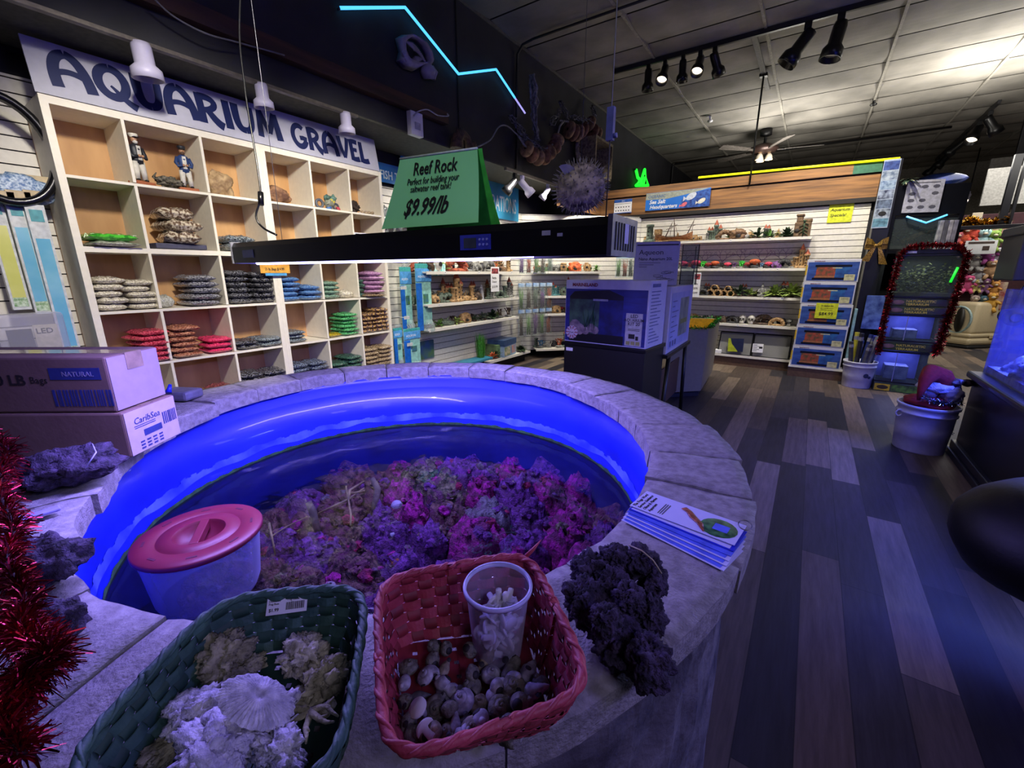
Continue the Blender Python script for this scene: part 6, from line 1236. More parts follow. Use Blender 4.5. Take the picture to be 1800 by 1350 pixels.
# shark jaw
jw = mat('bone_lilac', '9c98ac', .6, c2='7c7888', sc=10, bump=.3)
T = thing('shark_jaw', 'open shark jaw hanging on the dark upper wall', 'shark jaw', tuple(PX(728, 130, -3.25))); def_ = lambda pts, x=-3.20: [PX(u, v, x) for u, v in pts]
def ring_plate(outer, inner, c, x, th, a0, a1, n=40):
    def rad(poly, a):
        best = None
        for i in range(len(poly)):
            (x0, y0), (x1, y1) = poly[i], poly[(i+1) % len(poly)]; dx, dy = cos(a), sin(a); ex, ey = x1-x0, y1-y0; dt = dx*ey-dy*ex
            if abs(dt) < 1e-9: continue
            t = ((x0-c[0])*ey-(y0-c[1])*ex)/dt; u_ = ((x0-c[0])*dy-(y0-c[1])*dx)/dt
            if t > 0 and -1e-6 <= u_ <= 1.000001 and (best is None or t > best): best = t
        return best or 1
    vs = []; 
    for i in range(n+1):
        a = a0+(a1-a0)*i/n; ro, ri = rad(outer, a), rad(inner, a)
        for (r, dx_) in ((ri, .0), (ri+.15*(ro-ri), th), (ri+.6*(ro-ri), th*1.1), (ro, .0)): p = PX(c[0]+r*cos(a), c[1]+r*sin(a), x); vs.append(p+V((dx_, 0, 0)))
    mb = MB(); mb.add(vs, [(4*i+j, 4*i+j+1, 4*i+j+5, 4*i+j+4) for i in range(n) for j in range(3)]+[(4*i+3, 4*i, 4*i+4, 4*i+7) for i in range(n)], 0, True); return mb
OUT_ = [(694,68),(706,61),(718,62),(730,69),(743,76),(753,92),(757,110),(752,122),(742,117),(724,126),(708,121),(696,108),(700,92)]; INN_ = [(706,78),(716,69),(727,73),(738,84),(745,97),(747,108),(738,112),(726,110),(714,104),(706,92)]
obj('upper_jaw', ring_plate(OUT_, INN_, (725, 92), -3.28, .07, -pi*.98, pi*.12), jw, T); obj('lower_jaw', ring_plate(OUT_, INN_, (725, 92), -3.28, .07, pi*.12, pi*1.02), jw, T)
mb = MB(); mb.tube([PX(749,114,-3.25), PX(752,126,-3.24), PX(753,139,-3.25)], [.05,.075,.05], 8); mb.tube([PX(757,118,-3.25), PX(762,128,-3.24), PX(760,139,-3.25)], [.03,.045,.03], 8); obj('jaw_hinge', mb, jw, T)
for row, nm in ((def_([(714,72),(724,75),(733,84),(741,96),(747,108)], -3.22), 'upper'), (def_([(706,94),(712,106),(722,112),(733,110),(741,105)], -3.22), 'lower')):
    for k in range(16):
        t_ = k/15*(len(row)-1.001); i = int(t_); q = row[i].lerp(row[i+1], t_-i); c = PX(727, 92, -3.22); d = (c-q).normalized(); mb = MB(); mb.tube([q, q+d*.05], [.012, .001], 5); obj('tooth', mb, jw, T)
# carved shell hook at the wall joint
mb = MB(); q = def_([(803,262),(804,242),(812,234),(822,244),(824,258),(832,254),(838,262)]); mb.tube(q, [.07,.06,.05,.035,.05,.04,.02], 8)
for k in range(4): mb.tube([q[1], q[1]+V((.02, -.02+.03*k, .10))], [.02, .002], 5)
one('driftwood_carving', mb, mat('brown_carving', '5c4438', .7, c2='33261f', bump=.5), 'brown carved shell like piece above the green price card', 'ornament')
wire('rope', def_([(840,258),(862,246),(876,224),(890,221),(905,233),(912,240)]), .008, mat('grey_rope', '8c8c94', .7), 'grey rope running from the carving to the float garland', 'rope')
# fishing float garlands with net
FLT = mat('cork_float_brown', '80584a', .7, c2='4c3028', sc=20); FL2 = mat('cork_float_tan', '94745c', .7, c2='5c4434', sc=20); NET = mat('old_net', '80808a', .9, c2='333338')
def garland(lab, rope, floats, nets):
    T = thing('float_garland', lab, 'garland', tuple(rope[0])); mb = MB(); mb.tube(rope, .012, 6); obj('garland_rope', mb, mat('grey_rope', '8c8c94', .7), T)
    for i, (p, d, r) in enumerate(floats):
        d = V(d).normalized(); mb = MB(); mb.lathe([(.02, -.03), (r*.85, -.03), (r, -.015), (r, .015), (r*.85, .03), (.02, .03)], (0, 0, 0), 20, 0, Matrix.Translation(p) @ d.to_track_quat('Z', 'Y').to_matrix().to_4x4()); obj('cork_float', mb, FLT if i % 2 else FL2, T)
    rr = random.Random(len(floats)); mb = MB()
    for (a, b) in nets:
        for k in range(7):
            pts = [a]; 
            for j in range(1, 7): pts.append(a.lerp(b, j/6)+V((rr.uniform(0, .05), rr.uniform(-.07, .07), rr.uniform(-.04, .04))))
            mb.tube(pts, [.005]*6+[.002], 5)
    tag(obj('net_tangle', mb, NET, T), kind='stuff')
fl = [(926,262),(936,272),(946,277),(957,276),(966,268),(975,258),(980,246)]; q = def_(fl, -3.14)
garland('lower cork float garland with net on the upper wall', def_([(912,240),(922,256),(945,268),(968,258),(978,246),(984,222),(992,212)], -3.14), [(q[i], (q[min(i+1, 6)]-q[max(i-1, 0)]),   .095) for i in range(7)], [(PX(893,203,-3.2), PX(925,245,-3.15)), (PX(912,240,-3.2), PX(950,262,-3.1))])
fl = [(1000,228),(1008,233),(1016,234),(1024,230),(1036,218),(1042,232),(1048,237)]; q = def_(fl, -3.15)
garland('upper cork float garland with net near the round porthole', def_([(985,212),(1000,214),(1012,225),(1025,222),(1036,216),(1046,230)], -3.15), [(q[i], (.3, 1, -.3 if i > 2 else -.1), .115) for i in range(7)], [(PX(982,178,-3.2), PX(998,210,-3.1)), (PX(966,220,-3.2), PX(985,190,-3.2)), (PX(1000,205,-3.2), PX(1035,212,-3.1)), (PX(1040,185,-3.2), PX(1044,212,-3.1))])
mb = MB(); rr = random.Random(4)
q = def_([(931,132),(933,155),(936,180),(934,205),(938,230),(940,248)], -3.14)
for k in range(16):
    s = rr.uniform(0, .5); pts = []
    for j, p in enumerate(q): pts.append(p+V((rr.uniform(0, .07), rr.uniform(-.05, .05)*(1 if j else .2), 0)))
    mb.tube(pts, [.008, .014, .014, .010, .010, .004], 5)
one('hanging_net_bundle', mb, mat('grey_net_bundle', '8a8a90', .9, c2='4c4c52', sc=30, bump=.5), 'long grey bundle of net hanging on the dark upper wall', 'net')
# round porthole ring and wooden frame
q = PX(1018, 262, -3.25); T = thing('porthole_ring', 'round wooden porthole ring on the wall above the puffer fish', 'ring', tuple(q)); mb = MB(); mb.tube([q+V((.03, .14*cos(a), .165*sin(a))) for a in [2*pi*i/28 for i in range(28)]], .034, 8, closed=True); obj('ring_frame', mb, mat('weathered_ring', '8c8070', .7, c2='5c5448', bump=.4), T)
for k in range(10): a = 2*pi*k/10; mb = MB(); mb.blob(q+V((.065, .14*cos(a), .165*sin(a))), .014, 1, 0); obj('rivet', mb, SILV, T)
T = thing('wooden_frame', 'empty wooden crate frame on the wall right of the porthole ring', 'frame', tuple(PX(1062, 280, -3.2))); a = PX(1046, 265, -3.2)
WG = mat('grey_frame_wood', '8c7f66', .7, c2='544c40', bump=.3); y0_, y1_ = PX(1050, 270, -2.95).y, PX(1068, 270, -2.95).y+.25; z0_, z1_ = PX(1068, 318, -3.0).z, PX(1060, 250, -3.0).z
for A, B in (((-3.29, y0_, z0_), (-2.98, y0_+.035, z1_)), ((-3.29, y1_, z0_), (-2.98, y1_+.035, z1_)), ((-3.29, y0_, z0_), (-2.98, y1_+.03, z0_+.035)), ((-3.29, y0_, z1_), (-2.98, y1_+.035, z1_+.035))): mb = MB(); mb.box(A, B); obj('frame_board', mb, WG, T)
# puffer fish hanging on a string
pc = PD(1020, 330, 2.05); T = thing('porcupine_puffer', 'dried spiny puffer fish hanging behind the long light', 'puffer fish', tuple(pc)); PF = mat('puffer_skin', 'a09484', .75, c2='3c3634', sc=26, bump=.3)
mb = MB(); mb.blob(pc, (.118, .118, .108), 4, .04, 2, 3); obj('body', mb, PF, T)
mb = MB(); rr = random.Random(1); cnt = 250
for k in range(cnt):
    z_ = 1-2*(k+.5)/cnt; a = k*2.39996; r = math.sqrt(1-z_*z_); d = V((r*cos(a), r*sin(a), z_)); p = pc+V((d.x*.113, d.y*.113, d.z*.104)); d2 = (d+V((rr.uniform(-.2, .2), rr.uniform(-.2, .2), rr.uniform(-.2, .2)))).normalized(); mb.tube([p, p+d2*.032], [.003, .0006], 4)
tag(obj('spines', mb, mat('puffer_spine', '8c8884', .6), T), kind='stuff')
fd_ = (V((0, 0, H))-pc).normalized(); rt_ = V((cos(AZ), sin(AZ), 0)); e = pc+fd_*.10+rt_*.035+V((0, 0, -.015)); mb = MB(); mb.blob(e, (.016, .016, .010), 2, 0); mb.blob(e+fd_*.012, (.007, .007, .006), 2, 0, mi=1); obj('eye', mb, [mat('puffer_eye', 'b0a8b0', .2), INK], T)
mb = MB(); m_ = pc+rt_*.085+fd_*.075+V((0, 0, .02)); mb.blob(m_, (.026, .024, .017), 3, .15); obj('mouth', mb, PF, T)
for s in (1, -1):
    mb = MB(); o_ = pc+rt_*(-.07 if s < 0 else .03)+fd_*.07+V((0, 0, .05 if s < 0 else -.03)); n = 6; mb.add([o_]+[o_+(rt_*cos(.9+q*.35)*s+V((0, 0, 1))*sin(.9+q*.35))*.05+fd_*.02 for q in range(n)]+[o_+V((0,0,.002))-fd_*.003], [(0, i, i+1) for i in range(1, n)], 0, True); obj('fin', mb, mat('puffer_fin', '7c7a90', .5), T)
mb = MB(); mb.tube([pc+V((0, 0, .10)), V((pc.x, pc.y, ZC-.03))], .0012, 5); obj('string', mb, STEEL, T)
# --- track lights ---
def head(p, d, m, lab, grp, s=1.0, lit=0, fat=1.0, stem=.07):
    """track head: stem box at p (track), can pointing along d"""
    d = V(d).normalized(); p = V(p); T = thing('track_light', lab, 'track light', tuple(p), grp)
    mb = MB(); mb.bbox(p+V((-.018*s, -.018*s, -.04*s)), p+V((.018*s, .018*s, 0)), .004); mb.cyl(p+V((0, 0, -.04*s)), p+V((0, 0, -stem*s-.01)), .006*s, n=8); obj('stem', mb, m, T)
    q = p+V((0, 0, -stem*s)); R__ = Matrix.Translation(q) @ d.to_track_quat('Z', 'Y').to_matrix().to_4x4() @ Matrix.Diagonal((fat, fat, 1, 1))
    mb = MB(); mb.lathe([(.0001, -.035*s), (.030*s, -.032*s), (.034*s, -.01*s), (.034*s, .075*s), (.052*s, .10*s), (.054*s, .15*s), (.050*s, .15*s), (.046*s, .11*s), (.0001, .105*s)], (0, 0, 0), 22, 0, R__); can = obj('lamp_can', mb, m, T)
    mb = MB(); mb.lathe([(.0001, .132*s), (.030*s, .128*s), (.043*s, .112*s)], (0, 0, 0), 20, 0, R__)
    obj('bulb', mb, mat('lit_bulb_glow', 'fff4dc', .3, em=lit, emc='ffeccc') if lit else mat('dark_bulb', '8c8c90', .15, coat=.5), can)
    return T
WC = mat('lilac_white_can', 'b4b0cc', .45, var=.03); BC = mat('black_can', '101014', .35)
mb = MB(); ty = PX(622, 203, -3.27).y; mb.box((-3.32, -2.9, 2.635), (-3.28, ty+.05, 2.655)); one('light_track', mb, mat('metal_track', '77706a', .4, metal=.6), 'thin metal light track under the left soffit edge', 'light track')
for (u, v, s, lab) in [(245, 66, 1.75, 'leftmost white track light over the gravel sign'), (458, 146, 1.45, 'middle white track light over the gravel sign'), (607, 203, 1.5, 'rightmost white track light over the gravel sign')]:
    p = PX(u, v, -3.30); p.z = 2.655; head(p, (-.05, .06, -1), WC, lab, 'white track lights over the gravel sign', s*.56, 0, 1.45, .04)
mb = MB(); ya = PX(900, 300, -3.27).y; mb.box((-3.32, ya-.1, 2.615), (-3.28, 7.1, 2.645)); one('light_track', mb, mat('metal_track', '77706a', .4, metal=.6), 'light track under the soffit near the decorations banner', 'light track')
for (u, v, d, m, lit, lab) in [(905, 300, (-.55, -.35, -.75), BC, 4, 'lit black track light beside the decorations banner'), (918, 306, (.5, .6, -.8), WC, 0, 'white track light facing away beside the decorations banner'), (963, 325, (-.5, -.25, -.8), WC, 5, 'small lit white track light left of the puffer fish')]:
    p = PX(u, v, -3.30); p.z = 2.615; head(p, d, m, lab, 'soffit track lights by the decorations banner', 1.25 if u < 950 else 1.0, lit)
tz = 4.0; a = PZ(1076, 124, tz-.01); b = PZ(1640, -15, tz-.01); yy = 6.22; mb = MB(); mb.box((a.x, yy-.018, tz-.02), (1.1, yy+.018, ZC-.01)); one('light_track', mb, mat('dark_track', '222226', .4), 'long black ceiling light track across the shop', 'light track')
tocam = (V((0, 0, H))-V((-1.6, 6.2, 3.9))).normalized()
for (u, v, d, m, lit, s, lab) in [(1141, 110, (0, .05, -1), BC, 0, 1.0, 'unlit black track light at the left end of the ceiling track'), (1170, 105, (.0, -.55, -.85), BC, 55, 1.0, 'left glowing track light on the ceiling track'), (1202, 95, (0, .1, -1), mat('chrome_can', '3c3c40', .15, metal=.8), 0, .95, 'chrome rimmed unlit track light between the two glowing ones'), (1232, 90, (.0, -.55, -.85), BC, 55, 1.0, 'right glowing track light on the ceiling track'), (1258, 80, (.25, .5, -.8), BC, 0, 1.05, 'black track light just right of the right glowing one'), (1422, 38, (-.55, -.1, -.8), BC, 0, 1.4, 'tilted black track light near the top of the photo'), (1480, 24, (-.15, -.1, -1), BC, 0, 1.4, 'rightmost upright black track light near the top of the photo')]:
    p = PY(u, v, yy); p.z = tz-.02; head(p, d, m, lab, 'ceiling track lights', 1.35*s, lit)
# right ceiling track running along Y
xr = PZ(1740, 195, tz).x; mb = MB(); y0_ = PZ(1766, 178, tz).y; y1_ = PZ(1632, 283, tz).y; mb.box((xr-.02, y0_, tz-.02), (xr+.02, y1_, ZC-.01)); one('light_track', mb, mat('dark_track', '222226', .4), 'black ceiling light track at the right above the tanks', 'light track')
for k, (u, v, d, lit, lab) in enumerate([(1735, 222, (.5, .2, -.7), 0, 'nearest black track light on the right track'), (1716, 240, (-.3, -.5, -.8), 30, 'glowing track light on the right track'), (1690, 258, (-.6, .3, -.6), 0, 'third black track light on the right track'), (1668, 266, (-.5, .2, -.8), 0, 'fourth black track light on the right track'), (1650, 278, (-.6, .4, -.8), 0, 'farthest black track light on the right track')]):
    p = PX(u, v, xr); p.z = tz-.02; head(p, d, BC, lab, 'right track lights', 1.8, lit)
mb = MB(); q = PZ(1690, 293, tz); q2 = PZ(1788, 287, tz); mb.box((q.x, q.y-.02, tz-.03), (q2.x+.3, q.y+.02, tz)); one('light_track', mb, mat('dark_track', '222226', .4), 'short black ceiling track behind the dark post at the right', 'light track')
head((q.x+.12, q.y, tz-.03), (-.2, .2, -1), BC, 'black track light above the blue balloon', None, 1.7)
q = PD(1702, 345, 9.5); mb = MB(); mb.tube([q+V((0, 0, .1)), V((q.x, q.y, ZC-.03))], .012, 6); one('hanging_rod', mb, BLK, 'thin black drop rod of the glowing spot behind the header', 'rod'); head(q+V((0, 0, .1)), (-.3, -.6, -.5), WC, 'small bright glowing spot light behind the black tank header', None, 1.3, 60)
q = PZ(1788, 272, 3.9); head(q, (-.4, -.3, -.8), WC, 'white spot light at the top of the dark post', None, 1.6, 10)
# small smoke detectors
for (u, v, lab) in [(1248, 214, 'small white sprinkler head on the ceiling left of the fan'), (1535, 185, 'small dark sprinkler head in the middle of the ceiling')]:
    p = PZ(u, v, ZC-.09); mb = MB(); mb.cyl(p+V((0, 0, .09)), p+V((0, 0, .02)), .02, n=10); mb.lathe([(.045, .02), (.045, .0), (.0001, -.015)], tuple(p), 14); one('sprinkler_head', mb, WHP if u < 1300 else BLK, lab, 'sprinkler')
# yellow neon on the timber header
a = PY(1228, 312, 7.47); b = PY(1582, 278, 7.47); t = neon('yellow_neon', [a, b], .014, NY, 'long yellow neon tube along the top of the timber header', (0, .03, -.03))
# green neon figure on the wall behind
xg = -3.24; G = [PX(1118,298,xg), PX(1121,312,xg), PX(1127,318,xg), PX(1133,298,xg), PX(1139,326,xg), PX(1118,326,xg), PX(1124,318,xg), PX(1130,326,xg), PX(1134,312,xg)]
t = neon('green_neon', G, .03, NG, 'bright green neon figure on the wall above the timber header', (-.04, 0, 0))
# hanging rod and fan
p = PY(1337, 166, 6.9); mb = MB(); q = PY(1318, 322, 7.47); mb.tube([(q.x, 7.46, 2.62), (q.x, 7.46, ZC-.02)], .012, 8); mb.bbox((q.x-.05, 7.42, ZC-.07), (q.x+.05, 7.50, ZC-.03), .005); one('hanging_rod', mb, BLK, 'black rod holding the timber header from the ceiling', 'rod')
mb = MB(); mb.bbox((PZ(1325, 60, ZC-.03).x-.03, PZ(1325, 60, ZC-.03).y, ZC-.045), (PZ(1325, 60, ZC-.03).x+.03, PZ(1337, 160, ZC-.03).y, ZC-.015), .004); one('ceiling_raceway', mb, mat('raceway_grey', '5c5a56', .7), 'grey ceiling raceway running to the hanging rod', 'raceway')
fcn = PD(1343, 262, 8.2); T = thing('ceiling_fan', 'dark ceiling fan with a lit lamp over the header', 'ceiling fan', tuple(fcn)); BR = mat('fan_bronze', '3c2c28', .35, metal=.5)
mb = MB(); mb.cyl(fcn+V((0, 0, .05)), V((fcn.x, fcn.y, ZC)), .025, n=10); obj('downrod', mb, BLK, T); mb = MB(); mb.lathe([(.0001, ZC-.02-fcn.z), (.10, ZC-.02-fcn.z), (.10, ZC-.12-fcn.z), (.0001, ZC-.15-fcn.z)], tuple(fcn), 18); obj('canopy', mb, BLK, T)
mb = MB(); mb.lathe([(.0001, .09), (.12, .08), (.24, .03), (.25, -.02), (.18, -.07), (.0001, -.09)], tuple(fcn), 24); obj('motor_housing', mb, BR, T)
for k in range(5):
    a = R(12+72*k); m_ = Matrix.Translation(fcn+V((0, 0, -.03))) @ Matrix.Rotation(a, 4, 'Z') @ Matrix.Rotation(R(12), 4, 'X'); mb = MB(); mb.box((.2, -.03, -.006), (.36, .03, .006), 0, m_); mb.prism([(.34, -.05), (.9, -.085), (.96, -.06), (.97, .06), (.9, .085), (.34, .05)], .012, 0, m_); obj('blade', mb, mat('fan_blade', '55504c', .5, c2='3c3834'), T)
for k in range(3): c = fcn+V((.10*cos(2.1*k), .10*sin(2.1*k), -.13)); mb = MB(); mb.lathe([(.03, .04), (.055, .0), (.07, -.07)], tuple(c), 14); sh = obj('lamp_shade', mb, mat('frosted_shade', 'e8dcc8', .3), T); mb = MB(); mb.blob(c+V((0, 0, -.04)), .04, 2, 0); obj('bulb', mb, mat('fan_bulb_glow', 'ffe8c0', .3, em=12, emc='ffe0b0'), sh)
# signs on the timber header
M = frame(PY(1134, 371, 7.483), (1, 0, 0), (0, 0, 1)); w = PY(1248, 330, 7.483).x-PY(1134, 345, 7.483).x; h = .265
SB = mat('sea_banner_blue', '2468c0', .4, c2='2c74cc', sc=4); T = card('banner', 'blue sea salt headquarters banner with fish on the timber header', M, w, h, SB, 'sign', .004)
mb = MB(); mb.add([M @ V(p) for p in ((0, h*.62, .005), (w*.35, h*.60, .005), (w*.7, h*.78, .005), (w, h*.99, .005), (0, h*.99, .005))], [(0, 1, 2, 3, 4)]); obj('banner_top', mb, mat('banner_grey_green', '9aa094', .5), T)
mb = MB(); mb.add([M @ V(p) for p in ((w*.56, 0, .0055), (w, 0, .0055), (w, h*.93, .0055), (w*.8, h*.82, .0055), (w*.58, h*.5, .0055))], [(0, 1, 2, 3, 4)]); obj('reef_picture', mb, mat('reef_print', '3c64b0', .4, c2='1c2c6c', sc=22), T)
for (fx_, fy_, r, c_) in ((.72, .62, .075, 'c4ccdc'), (.88, .32, .055, 'd8d4c4'), (.62, .2, .045, 'e07078')): mb = MB(); mb.lathe([(.0001, .001), (1, 0)], (0, 0, 0), 14, 0, M @ Matrix.Translation((w*fx_, h*fy_, .006)) @ Matrix.Rotation(.5, 4, 'Z') @ Matrix.Diagonal((r*1.1, r*.6, 1, 1))); mb.add([M @ V((w*fx_+p[0]*r, h*fy_+p[1]*r, .007)) for p in ((-.9, -.4), (-1.6, -.9), (-1.5, .1))], [(0, 1, 2)]); obj('fish_picture', mb, mat('fish_'+c_, c_, .4), T)
text('OCEANIC', .062, M @ Matrix.Translation((.035, h*.70, .006)), mat('letter_pale_blue', '4c6c94', .4), T, shear=.2, bold=.02); LW_ = mat('letter_white', 'e8ecf4', .5)
text('Sea Salt', .082, M @ Matrix.Translation((.06, h*.37, .007)), LW_, T, shear=.3, bold=.03); text('Headquarters', .078, M @ Matrix.Translation((.07, h*.08, .007)), LW_, T, shear=.3, bold=.03)
M = frame(PY(1079, 376, 7.483), (1, 0, 0), (0, 0, 1)); w = .31; h = .22; T = card('wall_calendar', 'small white and blue wall calendar left of the blue banner', M, w, h, PAPER, 'calendar', .004)
mb = MB(); mb.box((0, 0, .004), (w, h*.05, .005), 0, M); obj('blue_edge', mb, mat('calendar_blue', '2c5cb0', .5), T); mb = MB(); mb.box((0, h*.78, .004), (w, h, .005), 0, M); obj('blue_band', mb, mat('calendar_blue', '2c5cb0', .5), T); text('2025', .025, M @ Matrix.Translation((w*.42, h*.84, .006)), LW_, T)
mb = MB()
for i in range(6):
    for j in range(2): mb.box((.025+i*.045, .035+j*.055, .004), (.045+i*.045, .05+j*.055, .0048), 0, M)
mb.box((.01, .148, .004), (.29, .153, .0048), 0, M); obj('printed_days', mb, INK, T)
M = frame(PY(1453, 392, 7.535), (1, 0, 0), (.02, 0, 1)); T = card('aquarium_specials_sign', 'yellow aquarium specials paper on the white slatwall', M, .265, .235, mat('neon_yellow_paper', 'd8e028', .6), 'sign', .002)
text('Aquarium', .052, M @ Matrix.Translation((.02, .145, .003)), INK, T, shear=.25, bold=.015, sx=1.0); text('Specials!', .052, M @ Matrix.Translation((.02, .075, .003)), INK, T, shear=.25, bold=.015, sx=1.0)
# ================= TANK KITS AND RIGHT SIDE =================
def Pn(u, v, a, d):   # hit vertical plane through a with horizontal direction d
    n = V((-d[1], d[0], 0)); r = ray(u, v); return C0+r*((V(a)-C0).dot(n)/r.dot(n))
def rbox(o, d, L_, W_, z0, z1): 
    d = V((d[0], d[1], 0)).normalized(); nn = V((-d.y, d.x, 0)); M = Matrix((d, nn, V((0, 0, 1)))).transposed().to_4x4(); M.translation = V((o[0], o[1], 0)); return M
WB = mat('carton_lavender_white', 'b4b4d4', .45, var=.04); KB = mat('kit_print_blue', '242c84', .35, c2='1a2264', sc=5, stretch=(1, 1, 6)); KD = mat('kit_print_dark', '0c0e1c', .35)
# kit box on a black stand right behind the pond
p0 = PD(992, 600, 3.42); p1 = PD(1135, 613, 3.02); d = (p1-p0); zb = (p0.z+p1.z)/2; d.z = 0; Lk = d.length; dk = d.normalized(); nk = V((-dk.y, dk.x, 0)); o = V((p0.x, p0.y, 0))
zt_ = zb+.475; M = rbox(o, dk, Lk, .36, 0, 0)
T = thing('tank_stand', 'black tank stand cabinet behind the pond under the big kit box', 'stand', (o.x, o.y, 0)); mb = MB(); mb.bbox((.0, .0, .0), (Lk-.005, .40, zb-.03), .004, 0, M); obj('cabinet_body', mb, BLK, T)
mb = MB(); mb.bbox((-.01, -.012, zb-.03), (Lk+.005, .41, zb-.002), .003, 0, M); obj('stand_top', mb, BLACKP, T); mb = MB(); mb.box((.02, -.003, zb-.075), (.08, 0, zb-.05), 0, M); obj('white_sticker', mb, PAPER, T)
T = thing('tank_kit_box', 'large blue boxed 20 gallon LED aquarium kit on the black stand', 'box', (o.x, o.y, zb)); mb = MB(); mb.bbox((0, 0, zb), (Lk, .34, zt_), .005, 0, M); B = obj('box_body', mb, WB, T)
fr_ = frame(M @ V((0, -.0015, zb)), dk, (0, 0, 1)); hk = zt_-zb
mb = MB(); mb.box((.006, .01, 0), (Lk-.012, hk*.86, .0006), 0, fr_); obj('blue_print', mb, KB, T)
mb = MB(); mb.prism([(Lk*.06, hk*.74), (Lk*.12, hk*.82), (Lk*.55, hk*.85), (Lk*.72, hk*.76), (Lk*.72, hk*.70), (Lk*.06, hk*.70)], .0004, 0, fr_ @ Matrix.Translation((0, 0, .0007))); obj('tank_hood_picture', mb, KD, T); mb = MB(); mb.box((Lk*.06, hk*.02, .0007), (Lk*.74, hk*.16, .0011), 0, fr_); obj('tank_base_picture', mb, KD, T)
mb = MB(); mb.box((Lk*.06, hk*.16, .0007), (Lk*.44, hk*.70, .0012), 0, fr_); obj('aquascape_picture', mb, mat('aquascape_print', '3c5c4c', .4, c2='101c30', sc=12), T); mb = MB(); mb.box((Lk*.44, hk*.16, .0007), (Lk*.72, hk*.70, .0011), 0, fr_); obj('reef_tank_picture', mb, mat('night_tank_print', '1c2470', .35, c2='101444', sc=14), T)
mb = MB()
for i, (x, y, r) in enumerate([(.14, .27, .05), (.2, .22, .045), (.28, .2, .03), (.35, .25, .035), (.4, .22, .03)]): mb.lathe([(.0001, .0005), (r, .0)], (0, 0, 0), 9, 0, fr_ @ Matrix.Translation((Lk*x, hk*y, .0013)))
obj('rock_picture', mb, mat('pale_rock_print', '8c7c84', .5, c2='5c4c60', sc=30), T); mb = MB()
for i in range(9): leafblade(mb, fr_ @ V((Lk*(.27+.017*i), hk*.2, .002)), dk*random.Random(i).uniform(-.3, .3)+V((0, 0, 1)), .12+.05*(i % 3), .007, 0, 0)
obj('plant_picture', mb, mat('plant_print', '2c5c3c', .5), T)
text('MARINELAND', .034, fr_ @ Matrix.Translation((Lk*.09, hk*.90, .001)), mat('print_maroon', '7c2c44', .5), T, bold=.03); mb = MB(); mb.box((Lk*.36, hk*.68, .0013), (Lk*.54, hk*.71, .0016), 0, fr_); obj('feature_strip', mb, mat('strip_grey', 'a0a4b8', .5), T)
mb = MB(); mb.box((Lk*.76, hk*.03, .0013), (Lk*.945, hk*.52, .0018), 0, fr_); q = obj('label_panel', mb, mat('label_cream', 'b0b0bc', .5), T)
for i, s in enumerate(('LED', 'AQUARIUM', 'KIT 20')): text(s, .034 if i != 1 else .030, fr_ @ Matrix.Translation((Lk*.852, hk*(.455-.058*i), .002)), INK, q, align='CENTER', bold=.01, sx=.95)
mb = MB(); mb.box((Lk*.80, hk*.14, .002), (Lk*.87, hk*.21, .0024), 0, fr_); mb.box((Lk*.88, hk*.12, .002), (Lk*.91, hk*.18, .0024), 0, fr_)
for k in range(2): mb.box((Lk*.79, hk*(.26+.02*k), .002), (Lk*.92, hk*(.268+.02*k), .0024), 0, fr_)
obj('label_print', mb, INK, q); mb = MB()
for k in range(3): mb.box((Lk*(.775+.055*k), hk*.045, .002), (Lk*(.82+.055*k), hk*.10, .0024), 0, fr_)
obj('yellow_icons', mb, mat('icon_yellow', '98985c', .5), q)
c = fr_ @ V((Lk*.10, hk*.16, .003)); MM = frame(c, dk, (0, 0, 1)); mb = MB(); vs = [MM @ V(((.055 if k % 2 else .048)*cos(2*pi*k/24), (.055 if k % 2 else .048)*sin(2*pi*k/24), 0)) for k in range(24)]; mb.add(vs, [tuple(range(24))]); q = obj('starburst_sticker', mb, mat('burst_white', 'c0b4c4', .5), T)
mb = MB()
for k in range(10): a = 2*pi*k/10; mb.add([MM @ V((.026*cos(a-.12), .026*sin(a-.12), .0005)), MM @ V((.050*cos(a-.07), .050*sin(a-.07), .0005)), MM @ V((.050*cos(a+.07), .050*sin(a+.07), .0005)), MM @ V((.026*cos(a+.12), .026*sin(a+.12), .0005))], [(0, 1, 2, 3)])
obj('burst_rays', mb, mat('burst_red', '9c3c50', .5), q); text('27 gal', .016, MM @ Matrix.Translation((-.024, -.006, .001)), INK, q)
sf = frame(M @ V((Lk+.0012, 0, zb)), nk, (0, 0, 1)); mb = MB(); rr = random.Random(6)
for k in range(16): mb.box((.03, hk*(.08+.05*k), 0), (.03+rr.uniform(.08, .24), hk*(.094+.05*k), .0005), 0, sf)
mb.box((.04, hk*.90, 0), (.2, hk*.95, .0005), 0, sf); obj('side_print', mb, mat('print_slate_blue', '4c5494', .5), T)
# second white box with filter picture, tall grey box and glass tank
e0 = PD(1170, 623, 3.35); e1 = PD(1209, 599, 4.05); zc = (e0.z+e1.z)/2; ds = (e1-e0); ds.z = 0; Ls = ds.length; ds.normalize(); df = V((-ds.y, ds.x, 0)); df = df if df.dot(dk) < 0 else -df
